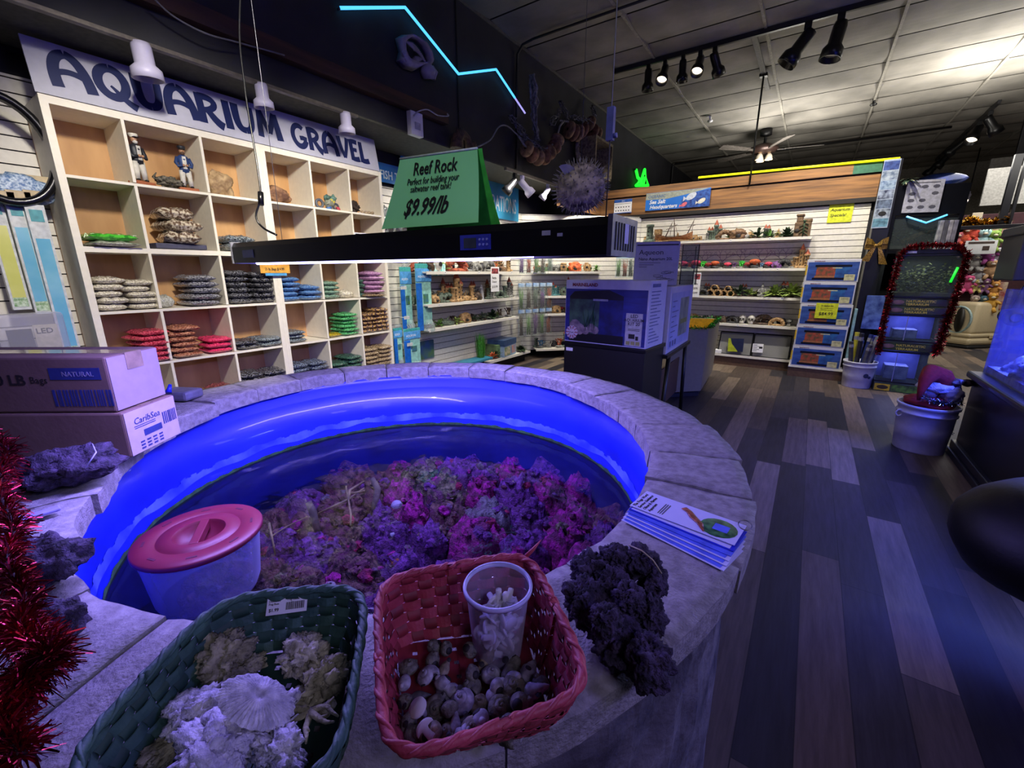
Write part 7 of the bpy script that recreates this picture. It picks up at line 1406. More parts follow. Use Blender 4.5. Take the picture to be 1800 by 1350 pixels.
# M2: x along the side going away, y to the left (front face width)
M2 = Matrix((ds, df, V((0, 0, 1)))).transposed().to_4x4(); M2.translation = V((e0.x, e0.y, 0)); zt2 = zc+.52
T = thing('tank_kit_box', 'white boxed kit with a filter picture behind the large blue box', 'box', (e0.x, e0.y, zc)); mb = MB(); mb.bbox((0, 0, zc), (Ls, .30, zt2), .004, 0, M2); obj('box_body', mb, WB, T)
sf = frame(M2 @ V((0, -.0015, zc)), ds, (0, 0, 1)) if (M2.to_3x3() @ V((0, -1, 0))).cross(V((0, 0, 1))).dot(ds) < 5 else None
mb = MB(); mb.box((Ls*.05, .03, 0), (Ls*.95, .47, .0006), 0, sf); obj('pale_print', mb, mat('print_sky_lilac', '98a0d8', .4, c2='7c88c8', sc=4), T); mb = MB(); mb.box((Ls*.42, .10, .0008), (Ls*.82, .42, .0014), 0, sf); obj('filter_picture', mb, mat('filter_print', '50606c', .4, c2='8c9490', sc=8), T)
mb = MB(); mb.box((Ls*.48, .20, .0015), (Ls*.78, .24, .0018), 0, sf); obj('yellow_band', mb, mat('olive_yellow', '7c843c', .5), T); mb = MB()
for k in range(8): mb.box((Ls*.10, .12+.04*k, .0008), (Ls*(.2+.08*(k % 3)), .128+.04*k, .0012), 0, sf)
for k in range(3): mb.box((Ls*(.1+.1*k), .045, .0008), (Ls*(.16+.1*k), .09, .0012), 0, sf)
obj('side_print', mb, mat('print_slate_blue', '4c5494', .5), T)
T = thing('metal_stand', 'black metal stand with crossed legs under the white kit box', 'stand', (e0.x, e0.y, 0))
for (x, y, x2) in ((.0, .0, .12), (.0, .28, .12), (Ls, .0, Ls-.1), (Ls, .28, Ls-.1)): mb = MB(); mb.tube([M2 @ V((x, y, 0)), M2 @ V((x2, y, zc-.02))], .018, 6); obj('leg', mb, BLK, T)
mb = MB(); mb.box((-.02, -.02, zc-.03), (Ls+.02, .30, zc-.001), 0, M2); obj('stand_top', mb, BLK, T); mb = MB(); mb.box((.1, .05, .28), (Ls-.05, .06, .62), 0, M2); obj('brown_panel', mb, mat('brown_panel', '4c342c', .6), T)
a = M2 @ V((.05, .26, 0)); b = PD(1112, 498, 3.6); b2 = PD(1189, 503, 3.5); dd = b2-b; dd.z = 0; Lc = dd.length; dd.normalize(); nn2 = V((-dd.y, dd.x, 0)); M3 = Matrix((dd, nn2, V((0, 0, 1)))).transposed().to_4x4(); M3.translation = V((b.x, b.y, 0)); z0 = zt2+.002; z1 = z0+.345
T = thing('nano_tank_box', 'tall grey nano aquarium box with line drawn fish on top', 'box', (b.x, b.y, z0)); mb = MB(); mb.bbox((0, 0, z0), (Lc, .2, z1), .004, 0, M3); obj('box_body', mb, mat('grey_lilac_box', 'aeb0c8', .5, var=.04), T)
f3 = frame(M3 @ V((0, -.0015, z0)), dd, (0, 0, 1)); text('Aqueon', .055, f3 @ Matrix.Translation((Lc*.10, .245, 0)), mat('print_dark_slate', '2c2e48', .5), T, sx=1.1); text('Nano Aquarium 20L', .032, f3 @ Matrix.Translation((Lc*.10, .20, 0)), mat('print_dark_slate', '2c2e48', .5), T, bold=.01)
mb = MB(); mb.box((Lc*.05, .315, 0), (Lc*.97, .325, .0006), 0, f3)
for k in range(3): mb.box((Lc*.12, .178-.016*k, 0), (Lc*(.6-.15*k), .181-.016*k, .0006), 0, f3)
obj('printed_lines', mb, mat('print_dark_slate', '2c2e48', .5), T)
mb = MB()
for (x, y) in ((.55, .075), (.62, .055), (.72, .10), (.78, .105), (.70, .05), (.80, .045)):
    mb.tube([f3 @ V((Lc*x+.03*cos(a), y+.009*sin(a), .001)) for a in [2*pi*i/12 for i in range(12)]], .0012, 4, closed=True); mb.tube([f3 @ V((Lc*x+.03, y, .001)), f3 @ V((Lc*x+.042, y+.008, .001)), f3 @ V((Lc*x+.042, y-.008, .001))], .0012, 4)
obj('fish_drawing', mb, mat('print_dark_slate', '2c2e48', .5), T)
gl = PD(1194, 503, 3.75); T = thing('glass_tank', 'small clear glass tank beside the tall grey aquarium box', 'aquarium', (gl.x, gl.y, z0)); M4 = M3.copy(); M4.translation = V((gl.x, gl.y, 0))
mb = MB(); mb.box((0, 0, z0), (.13, .34, z1-.01), 0, M4); obj('glass_panes', mb, clear('tank_glass', 'd4dcdc', .06, .03), T); 
for (x, y) in ((0, 0), (.13, 0), (.13, .34)): mb = MB(); mb.tube([M4 @ V((x, y, z0)), M4 @ V((x, y, z1-.01))], .004, 4); obj('black_seam', mb, BLK, T)
# tall bin with yellow lining and green tinsel
q0 = PZ(1234, 704, 0); T = thing('display_bin', 'tall beige bin with yellow lining and green tinsel rim', 'bin', tuple(q0)); BG = mat('beige_bin', '8c8670', .6, var=.05); YL = mat('yellow_lining', 'e0b818', .5)
zq = .80; cl = PZ(1246, 578, zq); pl_ = PZ(1175, 580, zq); pr = PZ(1266, 560, zq); poly = [cl, pr, pr+(pl_-cl)*.75+V((-.1, .15, 0)), pl_+(pr-cl)*.9, pl_]
mb = MB(); n = len(poly); cq = sum(poly, V())/n
lo = [V((cq.x+(p.x-cq.x)*.93, cq.y+(p.y-cq.y)*.93, .08)) for p in poly]; vs = [V((p.x, p.y, zq)) for p in poly]+lo; mb.add(vs, [(i, (i+1) % n, n+(i+1) % n, n+i) for i in range(n)]); inn_ = [V((cq.x+(p.x-cq.x)*.9, cq.y+(p.y-cq.y)*.9, zq)) for p in poly]; b_ = len(mb.v); mb.v += [tuple(x) for x in inn_]; mb.f += [(i, (i+1) % n, b_+(i+1) % n, b_+i) for i in range(n)]; mb.m += [0]*n; mb.sm += [False]*n; obj('bin_body', mb, BG, T)
mb = MB(); low = [V((p.x, p.y, zq-.20)) for p in inn_]; mb.add([V((p.x, p.y, p.z-.001)) for p in inn_]+low, [(i, (i+1) % n, n+(i+1) % n, n+i) for i in range(n)]+[tuple(range(n, 2*n))]); obj('yellow_lining', mb, YL, T)
mb = MB(); lo2 = [V((cq.x+(p.x-cq.x)*.8, cq.y+(p.y-cq.y)*.8, 0)) for p in poly]; mb.add([V((p.x, p.y, .08)) for p in lo2]+lo2, [(i, (i+1) % n, n+(i+1) % n, n+i) for i in range(n)]); obj('plinth', mb, mat('dark_plinth', '28282c', .6), T)
def tinsel(name, path, m, lab, r=.03, cnt=500, seed=1, w=.0016, parent=None, group=None):
    rr = random.Random(seed); path = [V(p) for p in path]; T_ = thing(name, lab, 'tinsel', tuple(path[0]), group); mb = MB(); mb.tube(path, .003, 5); obj('garland_string', mb, mat('dark_red_string', '2a0810', .7), T_); mb = MB()
    seg = [(path[i+1]-path[i]).length for i in range(len(path)-1)]; tot = sum(seg)
    for k in range(cnt):
        u = rr.random()*tot; i = 0
        while i < len(seg)-1 and u > seg[i]: u -= seg[i]; i += 1
        p = path[i].lerp(path[i+1], u/seg[i]); d_ = V((rr.gauss(0, 1), rr.gauss(0, 1), rr.gauss(0, 1))).normalized(); s_ = d_.orthogonal().normalized(); s_ = Matrix.Rotation(rr.uniform(0, 6), 3, d_) @ s_; L1 = r*rr.uniform(.6, 1.2)
        mb.add([p-s_*w, p+s_*w, p+d_*L1+s_*w, p+d_*L1-s_*w], [(0, 1, 2, 3)])
    tag(obj('foil_fringe', mb, m, T_), kind='stuff'); return T_
GT = mat('green_tinsel_foil', '2cb434', .3, metal=.7, c2='0c4c14', sc=20)
tinsel('tinsel_garland', [V((p.x, p.y, zq+.01)) for p in poly+[poly[0]]], GT, 'green tinsel garland around the rim of the beige bin', .035, 1100, 3, .003)
# --- five kit boxes stacked at the right end of the back wall ---
KX0, KX1 = -.09, .47; KP = mat('kit_panel_blue', '3c5ca4', .4, c2='243c80', sc=6, stretch=(1, 1, 5)); REEF = mat('kit_red_scape', 'b04834', .45, c2='2c4c30', sc=22); BL2 = mat('kit_blue_scape', '2c64a0', .45, c2='1c3c78', sc=16); SAND = mat('kit_sand', 'a86c40', .5)
for k in range(5):
    z0 = .172+k*.279 if False else .15+k*.283; z1 = z0+.281; y = 7.0; T = thing('tank_kit_box', f"{['bottom','second','middle','fourth','top'][k]} blue aquarium kit box {'of' if k == 0 else 'from bottom in' if k in (1, 3) else 'of'} the five high stack", 'box', (.19, 7.0, z0), 'stacked aquarium kit boxes')
    off = .006*((k*7) % 3-1); mb = MB(); mb.bbox((KX0+off, y, z0), (KX1+off, y+.26, z1), .004); obj('box_body', mb, mat('kit_box_white', 'ccccd4', .45, var=.03), T); W_ = KX1-KX0; f_ = frame((KX0+off, y-.0012, z0), (1, 0, 0), (0, 0, 1)); hh = z1-z0
    def q4(n, x0, y0_, x1, y1_, m, d=.0005, par=T): mb = MB(); mb.box((W_*x0, hh*y0_, d), (W_*x1, hh*y1_, d+.0004), 0, f_); return obj(n, mb, m, par)
    q4('blue_print', .03, .06, .975, .88, KP, .0002); q4('tank_hood_picture', .17, .66, .85, .76, KD, .001); q4('tank_base_picture', .14, .10, .84, .19, KD, .001); q4('red_scape_picture', .20, .22, .56, .66, REEF, .001); q4('blue_scape_picture', .56, .22, .82, .66, BL2, .001); q4('sand_picture', .18, .19, .56, .27, SAND, .0014); q4('feature_strip', .50, .60, .68, .64, mat('strip_cream', 'c8c8a0', .5), .0014)
    q4('label_panel', .74, .07, .93, .34, mat('label_cream2', 'd0cc9c', .5), .0018); text('LED KIT', .022, f_ @ Matrix.Translation((W_*.765, hh*.24, .0024)), INK, T); text('MARINELAND', .018, f_ @ Matrix.Translation((W_*.14, hh*.90, .0008)), mat('print_maroon', '7c2c44', .5), T, bold=.02)
    mb = MB(); mb.box((KX0+off-.002, y+.02, z0+.06), (KX0+off-.0005, y+.09, z0+.22)); obj('yellow_side_label', mb, mat('side_yellow', 'd8b428', .5), T); mb = MB(); mb.box((W_*-.012, hh*.30, .0006), (W_*.02, hh*.75, .0012), 0, f_); obj('yellow_edge_print', mb, mat('side_yellow', 'd8b428', .5), T)
mb = MB(); mb.box((KX0-.02, 6.99, .13), (KX1+.03, 7.30, .148)); mb.box((KX0-.02, 7.0, .0), (KX1+.03, 7.3, .13), 1); one('low_platform', mb, [SHB, mat('brown_base', '5e4636', .6)], 'low white topped brown base under the kit box stack', 'display base')
M = frame(PY(1431, 559, 6.985), (1, 0, .0), (-.03, 0, 1)); T = card('price_sign', 'yellow 84.99 price sign taped on the kit box stack', M, .235, .20, mat('neon_yellow_paper', 'd8e028', .6), 'sign', .0015)
text('10 Gallon Kit', .025, M @ Matrix.Translation((.1175, .155, .002)), INK, T, align='CENTER', bold=.02); text('Light, hood, filter & heater', .0135, M @ Matrix.Translation((.1175, .128, .002)), INK, T, align='CENTER'); text('everything you need', .0135, M @ Matrix.Translation((.1175, .108, .002)), INK, T, align='CENTER'); text('$84.99', .056, M @ Matrix.Translation((.1175, .042, .002)), INK, T, align='CENTER', bold=.01)
# --- bucket of light tubes ---
def bucket(lab, c, r, h, m):
    T = thing('plastic_bucket', lab, 'bucket', tuple(c)); mb = MB(); mb.lathe([(.0001, .003), (r*.86, .0), (r*.88, .01), (r*.97, h*.80), (r*1.02, h*.80), (r*1.03, h*.83), (r*.98, h*.84), (r*.985, h*.93), (r*1.05, h*.95), (r*1.06, h), (r*.99, h), (r*.95, h*.5), (r*.86, .02), (.0001, .02)], tuple(c), 40); obj('bucket_wall', mb, m, T); return T
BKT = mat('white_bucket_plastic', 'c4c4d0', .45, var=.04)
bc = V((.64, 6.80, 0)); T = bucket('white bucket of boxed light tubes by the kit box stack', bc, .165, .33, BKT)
for (a, z_, s_) in ((-1.15, .17, .028), (-.9, .15, .018)): mb = MB(); p = bc+V((.163*cos(a), .163*sin(a), z_)); mb.cyl(p, p+V((cos(a), sin(a), 0))*.004, s_, n=14); obj('blue_sticker', mb, mat('sticker_navy', '2c3460', .5), T)
rr = random.Random(14); tc_ = ['24242c', '4c4c54', '6c6c74', '2c3878', '20202c', 'c8c040', '40404c', '3c64b8', '2c2c38', '4c4c60', '74747c', '24242c']
for k in range(12):
    a = 2*pi*k/12; b_ = bc+V((.06*cos(a), .06*sin(a), .02)); tip = bc+V((.13*cos(a)+rr.uniform(-.01, .09), .10*sin(a), rr.uniform(.52, .72))); dr = tip-b_; Lq = dr.length; MM = frame(b_, dr.orthogonal(), dr); mb = MB(); mb.bbox((-.018, 0, -.018), (.018, Lq, .018), .003, 0, MM); T = thing('tube_carton', f"{['black','charcoal','grey','navy','black','yellow','dark','blue','black','slate','grey','black'][k]} long carton leaning in the bucket, {ORD[k]} counter-clockwise from right", 'light tube', tuple(b_), 'light tube cartons in the bucket'); obj('carton_body', mb, mat('tube_'+tc_[k], tc_[k], .35), T)
    mb = MB(); mb.box((-.019, Lq*.86, -.019), (.019, Lq*.93, .019), 0, MM); obj('carton_label', mb, mat('tube_label', '8c8c9c', .5), T)
# --- rack at the right of the back wall: panel, poster, header, tanks ---
NVY = mat('rack_black', '0c0e16', .4)
T = thing('tank_rack', 'tall black tank rack to the right of the back wall', 'tank rack', (.58, 7.2, 0)); mb = MB(); mb.box((.52, 7.16, 0), (.68, 7.9, 2.70)); obj('end_panel', mb, NVY, T)
ra = V((.68, 7.17, 0)); rd = V((.954, .299, 0)); 
def RP(u, v): return Pn(u, v, ra, rd)
mb = MB(); Mr = Matrix((rd, V((-rd.y, rd.x, 0)), V((0, 0, 1)))).transposed().to_4x4(); Mr.translation = ra
zh1 = RP(1640, 324).z; zh0 = RP(1640, 377).z; xr_ = (RP(1704, 340)-ra).dot(rd); mb.box((0, 0, zh0), (xr_, .05, zh1), 0, Mr); obj('header_board', mb, NVY, T)
mb = MB(); mb.box((0, 0, 0), (.04, .5, zh0), 0, Mr); mb.box((xr_-.04, 0, 0), (xr_, .5, zh0), 0, Mr); obj('side_post', mb, NVY, T)
zsh = RP(1600, 441).z
for z_ in (zsh, .95, .30): mb = MB(); mb.box((.04, 0, z_-.03), (xr_-.04, .5, z_), 0, Mr); obj('rack_shelf', mb, NVY, T)
mb = MB(); mb.box((.04, .5, 0), (xr_-.04, .52, zh0), 0, Mr); obj('rack_back', mb, mat('rack_back_dark', '16181e', .6), T)
# poster strip of fish pictures
M = frame((.505, 7.152, 1.93), (1, 0, 0), (0, 0, 1)); T = card('picture_strip', 'tall narrow poster strip of fish photos on the black end panel', M, .155, .77, mat('poster_pale', 'a8b4c4', .5), 'poster', .002)
for k in range(7):
    z_ = .012+k*.107; mb = MB(); mb.box((.006, z_, .002), (.149, z_+.098, .0026), 0, M); c_ = [('6c9cac', '3c5c6c'), ('a8b4c0', '3c4454'), ('6c7c94', '283040'), ('98a4b8', '242c44'), ('9cb0c4', '4c6484'), ('a4b0bc', '54647c'), ('1c2c64', '3c5494')][k]; obj('fish_photo', mb, mat(f'fish_photo_{k}', c_[0], .5, c2=c_[1], sc=22), T)
mb = MB(); mb.lathe([(.0001, .001), (.035, .0)], (0, 0, 0), 16, 0, M @ Matrix.Translation((.08, .165, .003)) @ Matrix.Diagonal((1.1, .8, 1, 1))); obj('dark_fish_picture', mb, INK, T)
# gold bow
bw = PY(1540, 432, 7.13); T = thing('glitter_bow', 'gold glitter ribbon bow on the black end panel', 'bow', tuple(bw))
GG = mat('gold_glitter', 'c09848', .3, metal=.6, c2='4c3418', sc=160, ramp=(.42, .55))
for s in (-1, 1):
    mb = MB(); pts = [bw+V((s*x, -.01-y_, z_)) for x, y_, z_ in ((0, 0, 0), (.05, .03, .045), (.105, .02, .06), (.11, -.0, .0), (.05, .01, -.015), (0, 0, 0))]; vs = []
    for i, p in enumerate(pts): w = [.012, .03, .04, .04, .03, .012][i]; vs += [p+V((0, .0, w)), p-V((0, .0, w))]
    mb.add(vs, [(2*i, 2*i+1, 2*i+3, 2*i+2) for i in range(5)]); obj('bow_loop', mb, GG, T)
    mb = MB(); vs = []
    for i in range(5): p = bw+V((s*(.01+.018*i)+(.02 if s > 0 else 0), -.012-.004*sin(i), -.045*i-.01*i*(s > 0))); w = .014+.007*i; vs += [p+V((-w, 0, 0)), p+V((w, 0, -.008))]
    mb.add(vs, [(2*i, 2*i+1, 2*i+3, 2*i+2) for i in range(4)]); obj('ribbon_tail', mb, GG, T)
mb = MB(); mb.blob(bw+V((0, -.02, 0)), (.024, .018, .022), 2, .1); obj('bow_knot', mb, GG, T)
# paper on the header
M = frame(RP(1578, 375)+V((.03, -.005, 0)), rd, (.0, 0, 1)); T = card('info_sheet', 'white printed sheet of fish drawings on the black header', M, .36, .36, mat('pale_lilac_paper', 'c4c4d0', .6), 'sign', .0015)
mb = MB(); mb.box((.05, .325, .0015), (.32, .335, .002), 0, M)
for i in range(3):
    for j in range(4): 
        if (i+j) % 4 != 3: m9 = MB(); m9.lathe([(.0001, .0008), (.03, .0)], (0, 0, 0), 7, 0, M @ Matrix.Translation((.07+.11*i, .06+.075*j, .0016)) @ Matrix.Diagonal((1.2, .7, 1, 1))); obj('printed_drawing', m9, mat('print_grey', '5c5c68', .6), T)
obj('printed_heading', mb, mat('print_grey', '5c5c68', .6), T)
# planted tank in the rack with the V shaped neon
DG = clear('dark_tank_glass', 'b8c8cc', .05, .03); SILT = mat('murky_tank_back', '28343a', .6, c2='141c22', sc=6); FOL = mat('tank_foliage', '3c5c44', .7, c2='1c3024', sc=40)
def tank(lab, M, x0, x1, y0, y1, z0, z1, back, group=None, trim=BLK, plants=0, pm=None, gravel=None, seed=1, name='aquarium'):
    T = thing(name, lab, 'aquarium', tuple(M @ V(((x0+x1)/2, y0, z0))), group); mb = MB(); mb.box((x0, y0, z0), (x1, y1, z1), 0, M); obj('glass_panes', mb, DG, T); mb = MB(); mb.box((x0+.006, y1-.012, z0+.006), (x1-.006, y1-.006, z1-.006), 0, M); obj('back_panel', mb, back, T)
    for (a, b) in ((z0, z0+.022), (z1-.022, z1)):
        mb = MB(); e = .004
        for bx in (((x0-e, y0-e, a), (x1+e, y0+.008, b)), ((x0-e, y1-.008, a), (x1+e, y1+e, b)), ((x0-e, y0, a), (x0+.008, y1, b)), ((x1-.008, y0, a), (x1+e, y1, b))): mb.box(bx[0], bx[1], 0, M)
        obj('trim_frame', mb, trim, T)
    if gravel: mb = MB(); mb.box((x0+.01, y0+.01, z0+.01), (x1-.01, y1-.01, z0+.06), 0, M); tag(obj('gravel_bed', mb, gravel, T), kind='stuff')
    rr = random.Random(seed)
    if plants:
        mb = MB()
        for k in range(plants):
            p = M @ V((rr.uniform(x0+.03, x1-.03), rr.uniform(y0+.03, y1-.04), z0+.04)); h_ = (z1-z0)*rr.uniform(.3, .8)
            for j in range(9): leafblade(mb, p+V((0, 0, h_*j/9)), V((rr.uniform(-1, 1), rr.uniform(-1, 1), .6)), .05, .012)
        obj('foliage', mb, pm or FOL, T)
    return T
xa, xb = (RP(1572, 420)-ra).dot(rd), (RP(1690, 420)-ra).dot(rd)
T = tank('large planted tank on the rack below the black header', Mr, .05, xb-.03, .01, .45, zsh+.002, zh0-.01, SILT, plants=26, gravel=mat('dark_tank_gravel', '4c4438', .9), seed=3)
mb = MB(); rr = random.Random(5); mb.tube([Mr @ V((.25, .2, zsh+.12)), Mr @ V((.45, .22, zsh+.22)), Mr @ V((.6, .2, zsh+.25))], [.03, .025, .01], 7); one('driftwood_piece', mb, mat('tan_driftwood', '9c8058', .7), 'tan driftwood branch inside the large planted rack tank', 'driftwood')
pts = [RP(1593, 381)+V((0, -.03, 0)), RP(1627, 392)+V((0, -.03, 0)), RP(1664, 378)+V((0, -.03, 0))]; neon('neon_chevron', pts, .010, NB, 'pale blue V shaped neon tube across the rack tank', (0, .04, 0))
# books or boxes at the right end of the rack
for k in range(4):
    x = xr_-.22+.045*k; mb = MB(); mb.bbox((x, -.03, zsh+.003), (x+.04, .02, zsh+.34), .003, 0, Mr); one('slim_box', mb, mat(f'slim_box_{k}', ['b8b8bc', '54545c', 'c4c0c8', '9c98a8'][k], .4, c2='6c6c78', sc=14), f'slim upright packaged box, {ORD[k]} from left at the rack end', 'box', 'slim boxes at the rack end')
# blue balloon fish and artificial flower on top
q = PD(1655, 318, 8.2); T = thing('foil_balloon', 'long dark blue foil balloon above the black header', 'balloon', tuple(q)); mb = MB(); MM = Matrix.Translation(q) @ Matrix.Rotation(AZ, 4, 'Z') @ Matrix.Rotation(R(-7), 4, 'Y'); vs = []
for i in range(15):
    t = -1+2*i/14; w = .14*(1-abs(t)**2.2)**.6*(1-.25*t)+.003
    for j in range(12): a = 2*pi*j/12; vs.append(MM @ V((t*.52, w*cos(a)*.6, w*sin(a))))
mb.add(vs, [(i*12+j, (i+1)*12+j, (i+1)*12+(j+1) % 12, i*12+(j+1) % 12) for i in range(14) for j in range(12)], 0, True); obj('balloon_skin', mb, mat('dark_blue_foil', '1c2c6c', .2, metal=.5, c2='101c3c', sc=3), T)
q = RP(1594, 330); q.z = zh1+.05; mb = MB(); rr = random.Random(3)
for k in range(40): a = rr.uniform(0, 6.28); leafblade(mb, q, V((cos(a), sin(a), rr.uniform(-.3, .8))), rr.uniform(.06, .12), .014, 1 if k % 4 else 0)
one('silk_flower', mb, [mat('cream_petal', 'c0bc98', .6), mat('leaf_dark_green', '2c4434', .6)], 'cream silk flower with green leaves on the black header', 'silk flower')
# far white panel
mb = MB(); a = PY(1722, 362, 12.4); b = PY(1786, 300, 12.4); mb.box((a.x, 12.4, a.z), (b.x+.6, 12.46, b.z+.25)); one('white_screen', mb, mat('pale_panel', '9c9a96', .8), 'large pale panel hanging at the back right behind the post', 'panel')
# terrarium stack
def fx2(x, y, z): return V((x, y, z))
I4 = Matrix.Identity(4); X0, X1, YS = .80, 1.28, 6.70
STK = [('box', 0.0, .10), ('tank', .11, .50), ('box', .505, .605), ('tank', .61, .93), ('box', .935, 1.02), ('box', 1.025, 1.11), ('dark', 1.115, 1.60)]
BT = mat('terrarium_carton', '2c2824', .4, c2='3c4c2c', sc=8); YT = mat('letter_olive_yellow', 'd0c050', .5)
tk = ['bottom', 'second', 'third', 'top']; bi = 0
NAMES = {0: 'bottom terrarium carton with a yellow label standing on the floor', 2: 'second terrarium carton from the floor in the red tinsel stack', 4: 'third terrarium carton from the floor in the red tinsel stack', 5: 'topmost terrarium carton directly below the planted terrarium'}
for i, (k, a, b) in enumerate(STK):
    x1 = X1-(.05 if i < 2 else 0)
    if k == 'box':
        T = thing('terrarium_carton', NAMES[i], 'box', ((X0+X1)/2, YS, a), 'terrarium cartons in the stack'); mb = MB(); mb.bbox((X0, YS, a), (x1, YS+.42, b), .003); obj('box_body', mb, BT, T); f_ = frame((X0, YS-.0012, a), (1, 0, 0), (0, 0, 1)); w = x1-X0; h = b-a
        if i == 0: mb = MB(); mb.box((.01, .01, 0), (w*.36, h-.01, .0008), 0, f_); obj('yellow_label', mb, mat('label_yellow', 'd0b020', .5), T); mb = MB(); mb.box((w*.4, .01, 0), (w*.95, h-.01, .0008), 0, f_); obj('green_label', mb, mat('label_green', '5c8c34', .5, c2='2c3c1c', sc=20), T)
        mb = MB(); mb.lathe([(.0001, .001), (.05, 0)], (0, 0, 0), 16, 0, f_ @ Matrix.Translation((w*(.12 if i else .2), h*.5, .001)) @ Matrix.Diagonal((1.1, .5, 1, 1))); obj('oval_logo', mb, mat('logo_pinkish', '8c6c70', .5) if i else mat('logo_dark', '3c3010', .5), T)
        if i: text('NATURALISTIC', .036, f_ @ Matrix.Translation((w*.26, h*.52, .0015)), YT, T, bold=.02, sx=1.05); text('TERRARIUM', .036, f_ @ Matrix.Translation((w*.26, h*.10, .0015)), YT, T, bold=.02, sx=1.05)
    elif k == 'tank':
        T = tank(['clear terrarium lit blue near the floor of the tinsel stack', 'clear terrarium lit blue in the middle of the tinsel stack'][i == 3], I4, X0, x1, YS, YS+.42, a, b, mat('blue_lit_back', '5c64b0', .5, c2='2c3484', sc=5), name='terrarium', gravel=None)
        mb = MB(); mb.box((X0+(x1-X0)*.36, YS-.006, a+.02), (X0+(x1-X0)*.375, YS, b-.02)); obj('door_seam', mb, mat('seam_pale', '8c90d0', .4), T); mb = MB(); mb.bbox((X0+.08, YS+.1, a+.03), (X0+.30, YS+.3, a+(.20 if i == 1 else .14)), .01); obj('packed_insert', mb, mat('insert_lilac', '8c94c0', .4, c2='3c4484', sc=12, coat=.3), T)
        lamp('AREA', 'terrarium_blue_light', ((X0+x1)/2, YS+.2, b-.03), 3.5, (.42, .40, 1), ((X0+x1)/2, YS+.2, 0), size=.3)
    else:
        T = tank('planted terrarium with olive foliage at the top of the tinsel stack', I4, X0, X1+.02, YS, YS+.42, a, b, SILT, plants=50, pm=mat('olive_foliage', '6c7440', .7, c2='34402c', sc=40), gravel=mat('dark_tank_gravel', '4c4438', .9), seed=8, name='terrarium')
        lamp('AREA', 'terrarium_light', ((X0+X1)/2, YS+.15, b-.05), 1.5, (1, .95, .8), ((X0+X1)/2, YS+.2, 0), size=.25)
        mb = MB(); mb.bbox((X0-.01, YS-.01, b+.002), (X1+.03, YS+.43, b+.05), .004); o = obj('black_lid', mb, BLK, T); mb = MB(); mb.box((X0+.02, YS-.012, b+.01), (X0+.12, YS-.0105, b+.035)); obj('white_sticker', mb, PAPER, o)
        mb = MB(); mb.tube([(X1-.03, YS-.012, a+.18), (X1+.0, YS-.012, a+.34)], .012, 6); obj('green_light_strip', mb, mat('green_strip_glow', '40ff60', .3, em=1.0, emc='20f030'), T)
tinsel('tinsel_garland', [(X1+.04, YS-.02, 1.0), (X1+.05, YS-.03, 1.60), (X1-.05, YS-.03, 1.68), ((X0+X1)/2, YS-.03, 1.69), (X0+.05, YS-.03, 1.68), (X0-.02, YS-.03, 1.60), (X0-.03, YS-.03, 1.2), (X0-.03, YS-.03, .80), (X0-.02, YS-.03, .45)], TIN, 'red tinsel garland draped over the terrarium stack', .042, 3600, 5, .0035)
tinsel('tinsel_garland', [(X1+.03, YS+.02, 1.0), (X1+.02, YS, .70), (X1-.0, YS, .50)], TIN, 'red tinsel hanging at the lower right of the terrarium stack', .06, 900, 6, .004)
mb = MB(); p = PZ(1520, 655, .0); mb.bbox((.70, 7.04, .0), (.79, 7.15, .62), .01); one('blue_lit_box', mb, mat('navy_blue_panel', '20286c', .4, c2='3c48a0', sc=8), 'dark blue box behind the bucket of light tubes', 'box')
mb = MB(); mb.bbox((.50, 7.02, .30), (.53, 7.14, .95), .003); one('slim_teal_box', mb, mat('slim_teal', '8cb4bc', .4), 'slim pale teal box standing beside the kit box stack', 'box')
a = PY(1535, 548, 7.12); mb = MB(); mb.box((.60, 7.10, .70), (.78, 7.13, 1.12)); one('coral_poster', mb, mat('blue_coral_print', '5c74c0', .4, c2='24347c', sc=14), 'blue coral picture panel left of the terrarium stack', 'poster')
# --- Santa bucket ---
sc_ = PZ(1612, 788, 0); T = bucket('white bucket with a santa decoration near the black tank stand', sc_, .182, .385, mat('white_bucket_shade', 'b8b8cc', .45, var=.05))
mb = MB(); MM = Matrix.Translation(sc_); ang = atan2(-1, -.6)+.3; hp = sc_+V((.19*cos(ang-.9), .19*sin(ang-.9), .30)); mb.tube([hp+V((-.02*cos(a), -.02*sin(a)*.4, .028*sin(a))) for a in [2*pi*i/12 for i in range(12)]], .006, 6, closed=True); obj('handle_ear', mb, WHP, T)
T = thing('santa_doll', 'slumped santa doll with a red hat in the white bucket', 'doll', tuple(sc_+V((0, 0, .385)))); RF = mat('red_felt', '86101c', .9, bump=.3); WF = mat('white_fur', 'c8c4d4', .95, bump=1, bsc=140)
zz = .40; rt = V((cos(AZ), sin(AZ), 0)); tow = V((sin(AZ), -cos(AZ), 0))
mb = MB(); mb.blob(sc_+V((0, .0, zz)), (.155, .15, .055), 4, .1, 3, 2); obj('body', mb, RF, T)
mb = MB(); mb.blob(sc_-rt*.02+V((0, 0, zz+.09)), (.06, .06, .06), 3, .05); hd = obj('head', mb, mat('doll_beard_white', 'b8b4c4', .9, bump=.8, bsc=120), T)
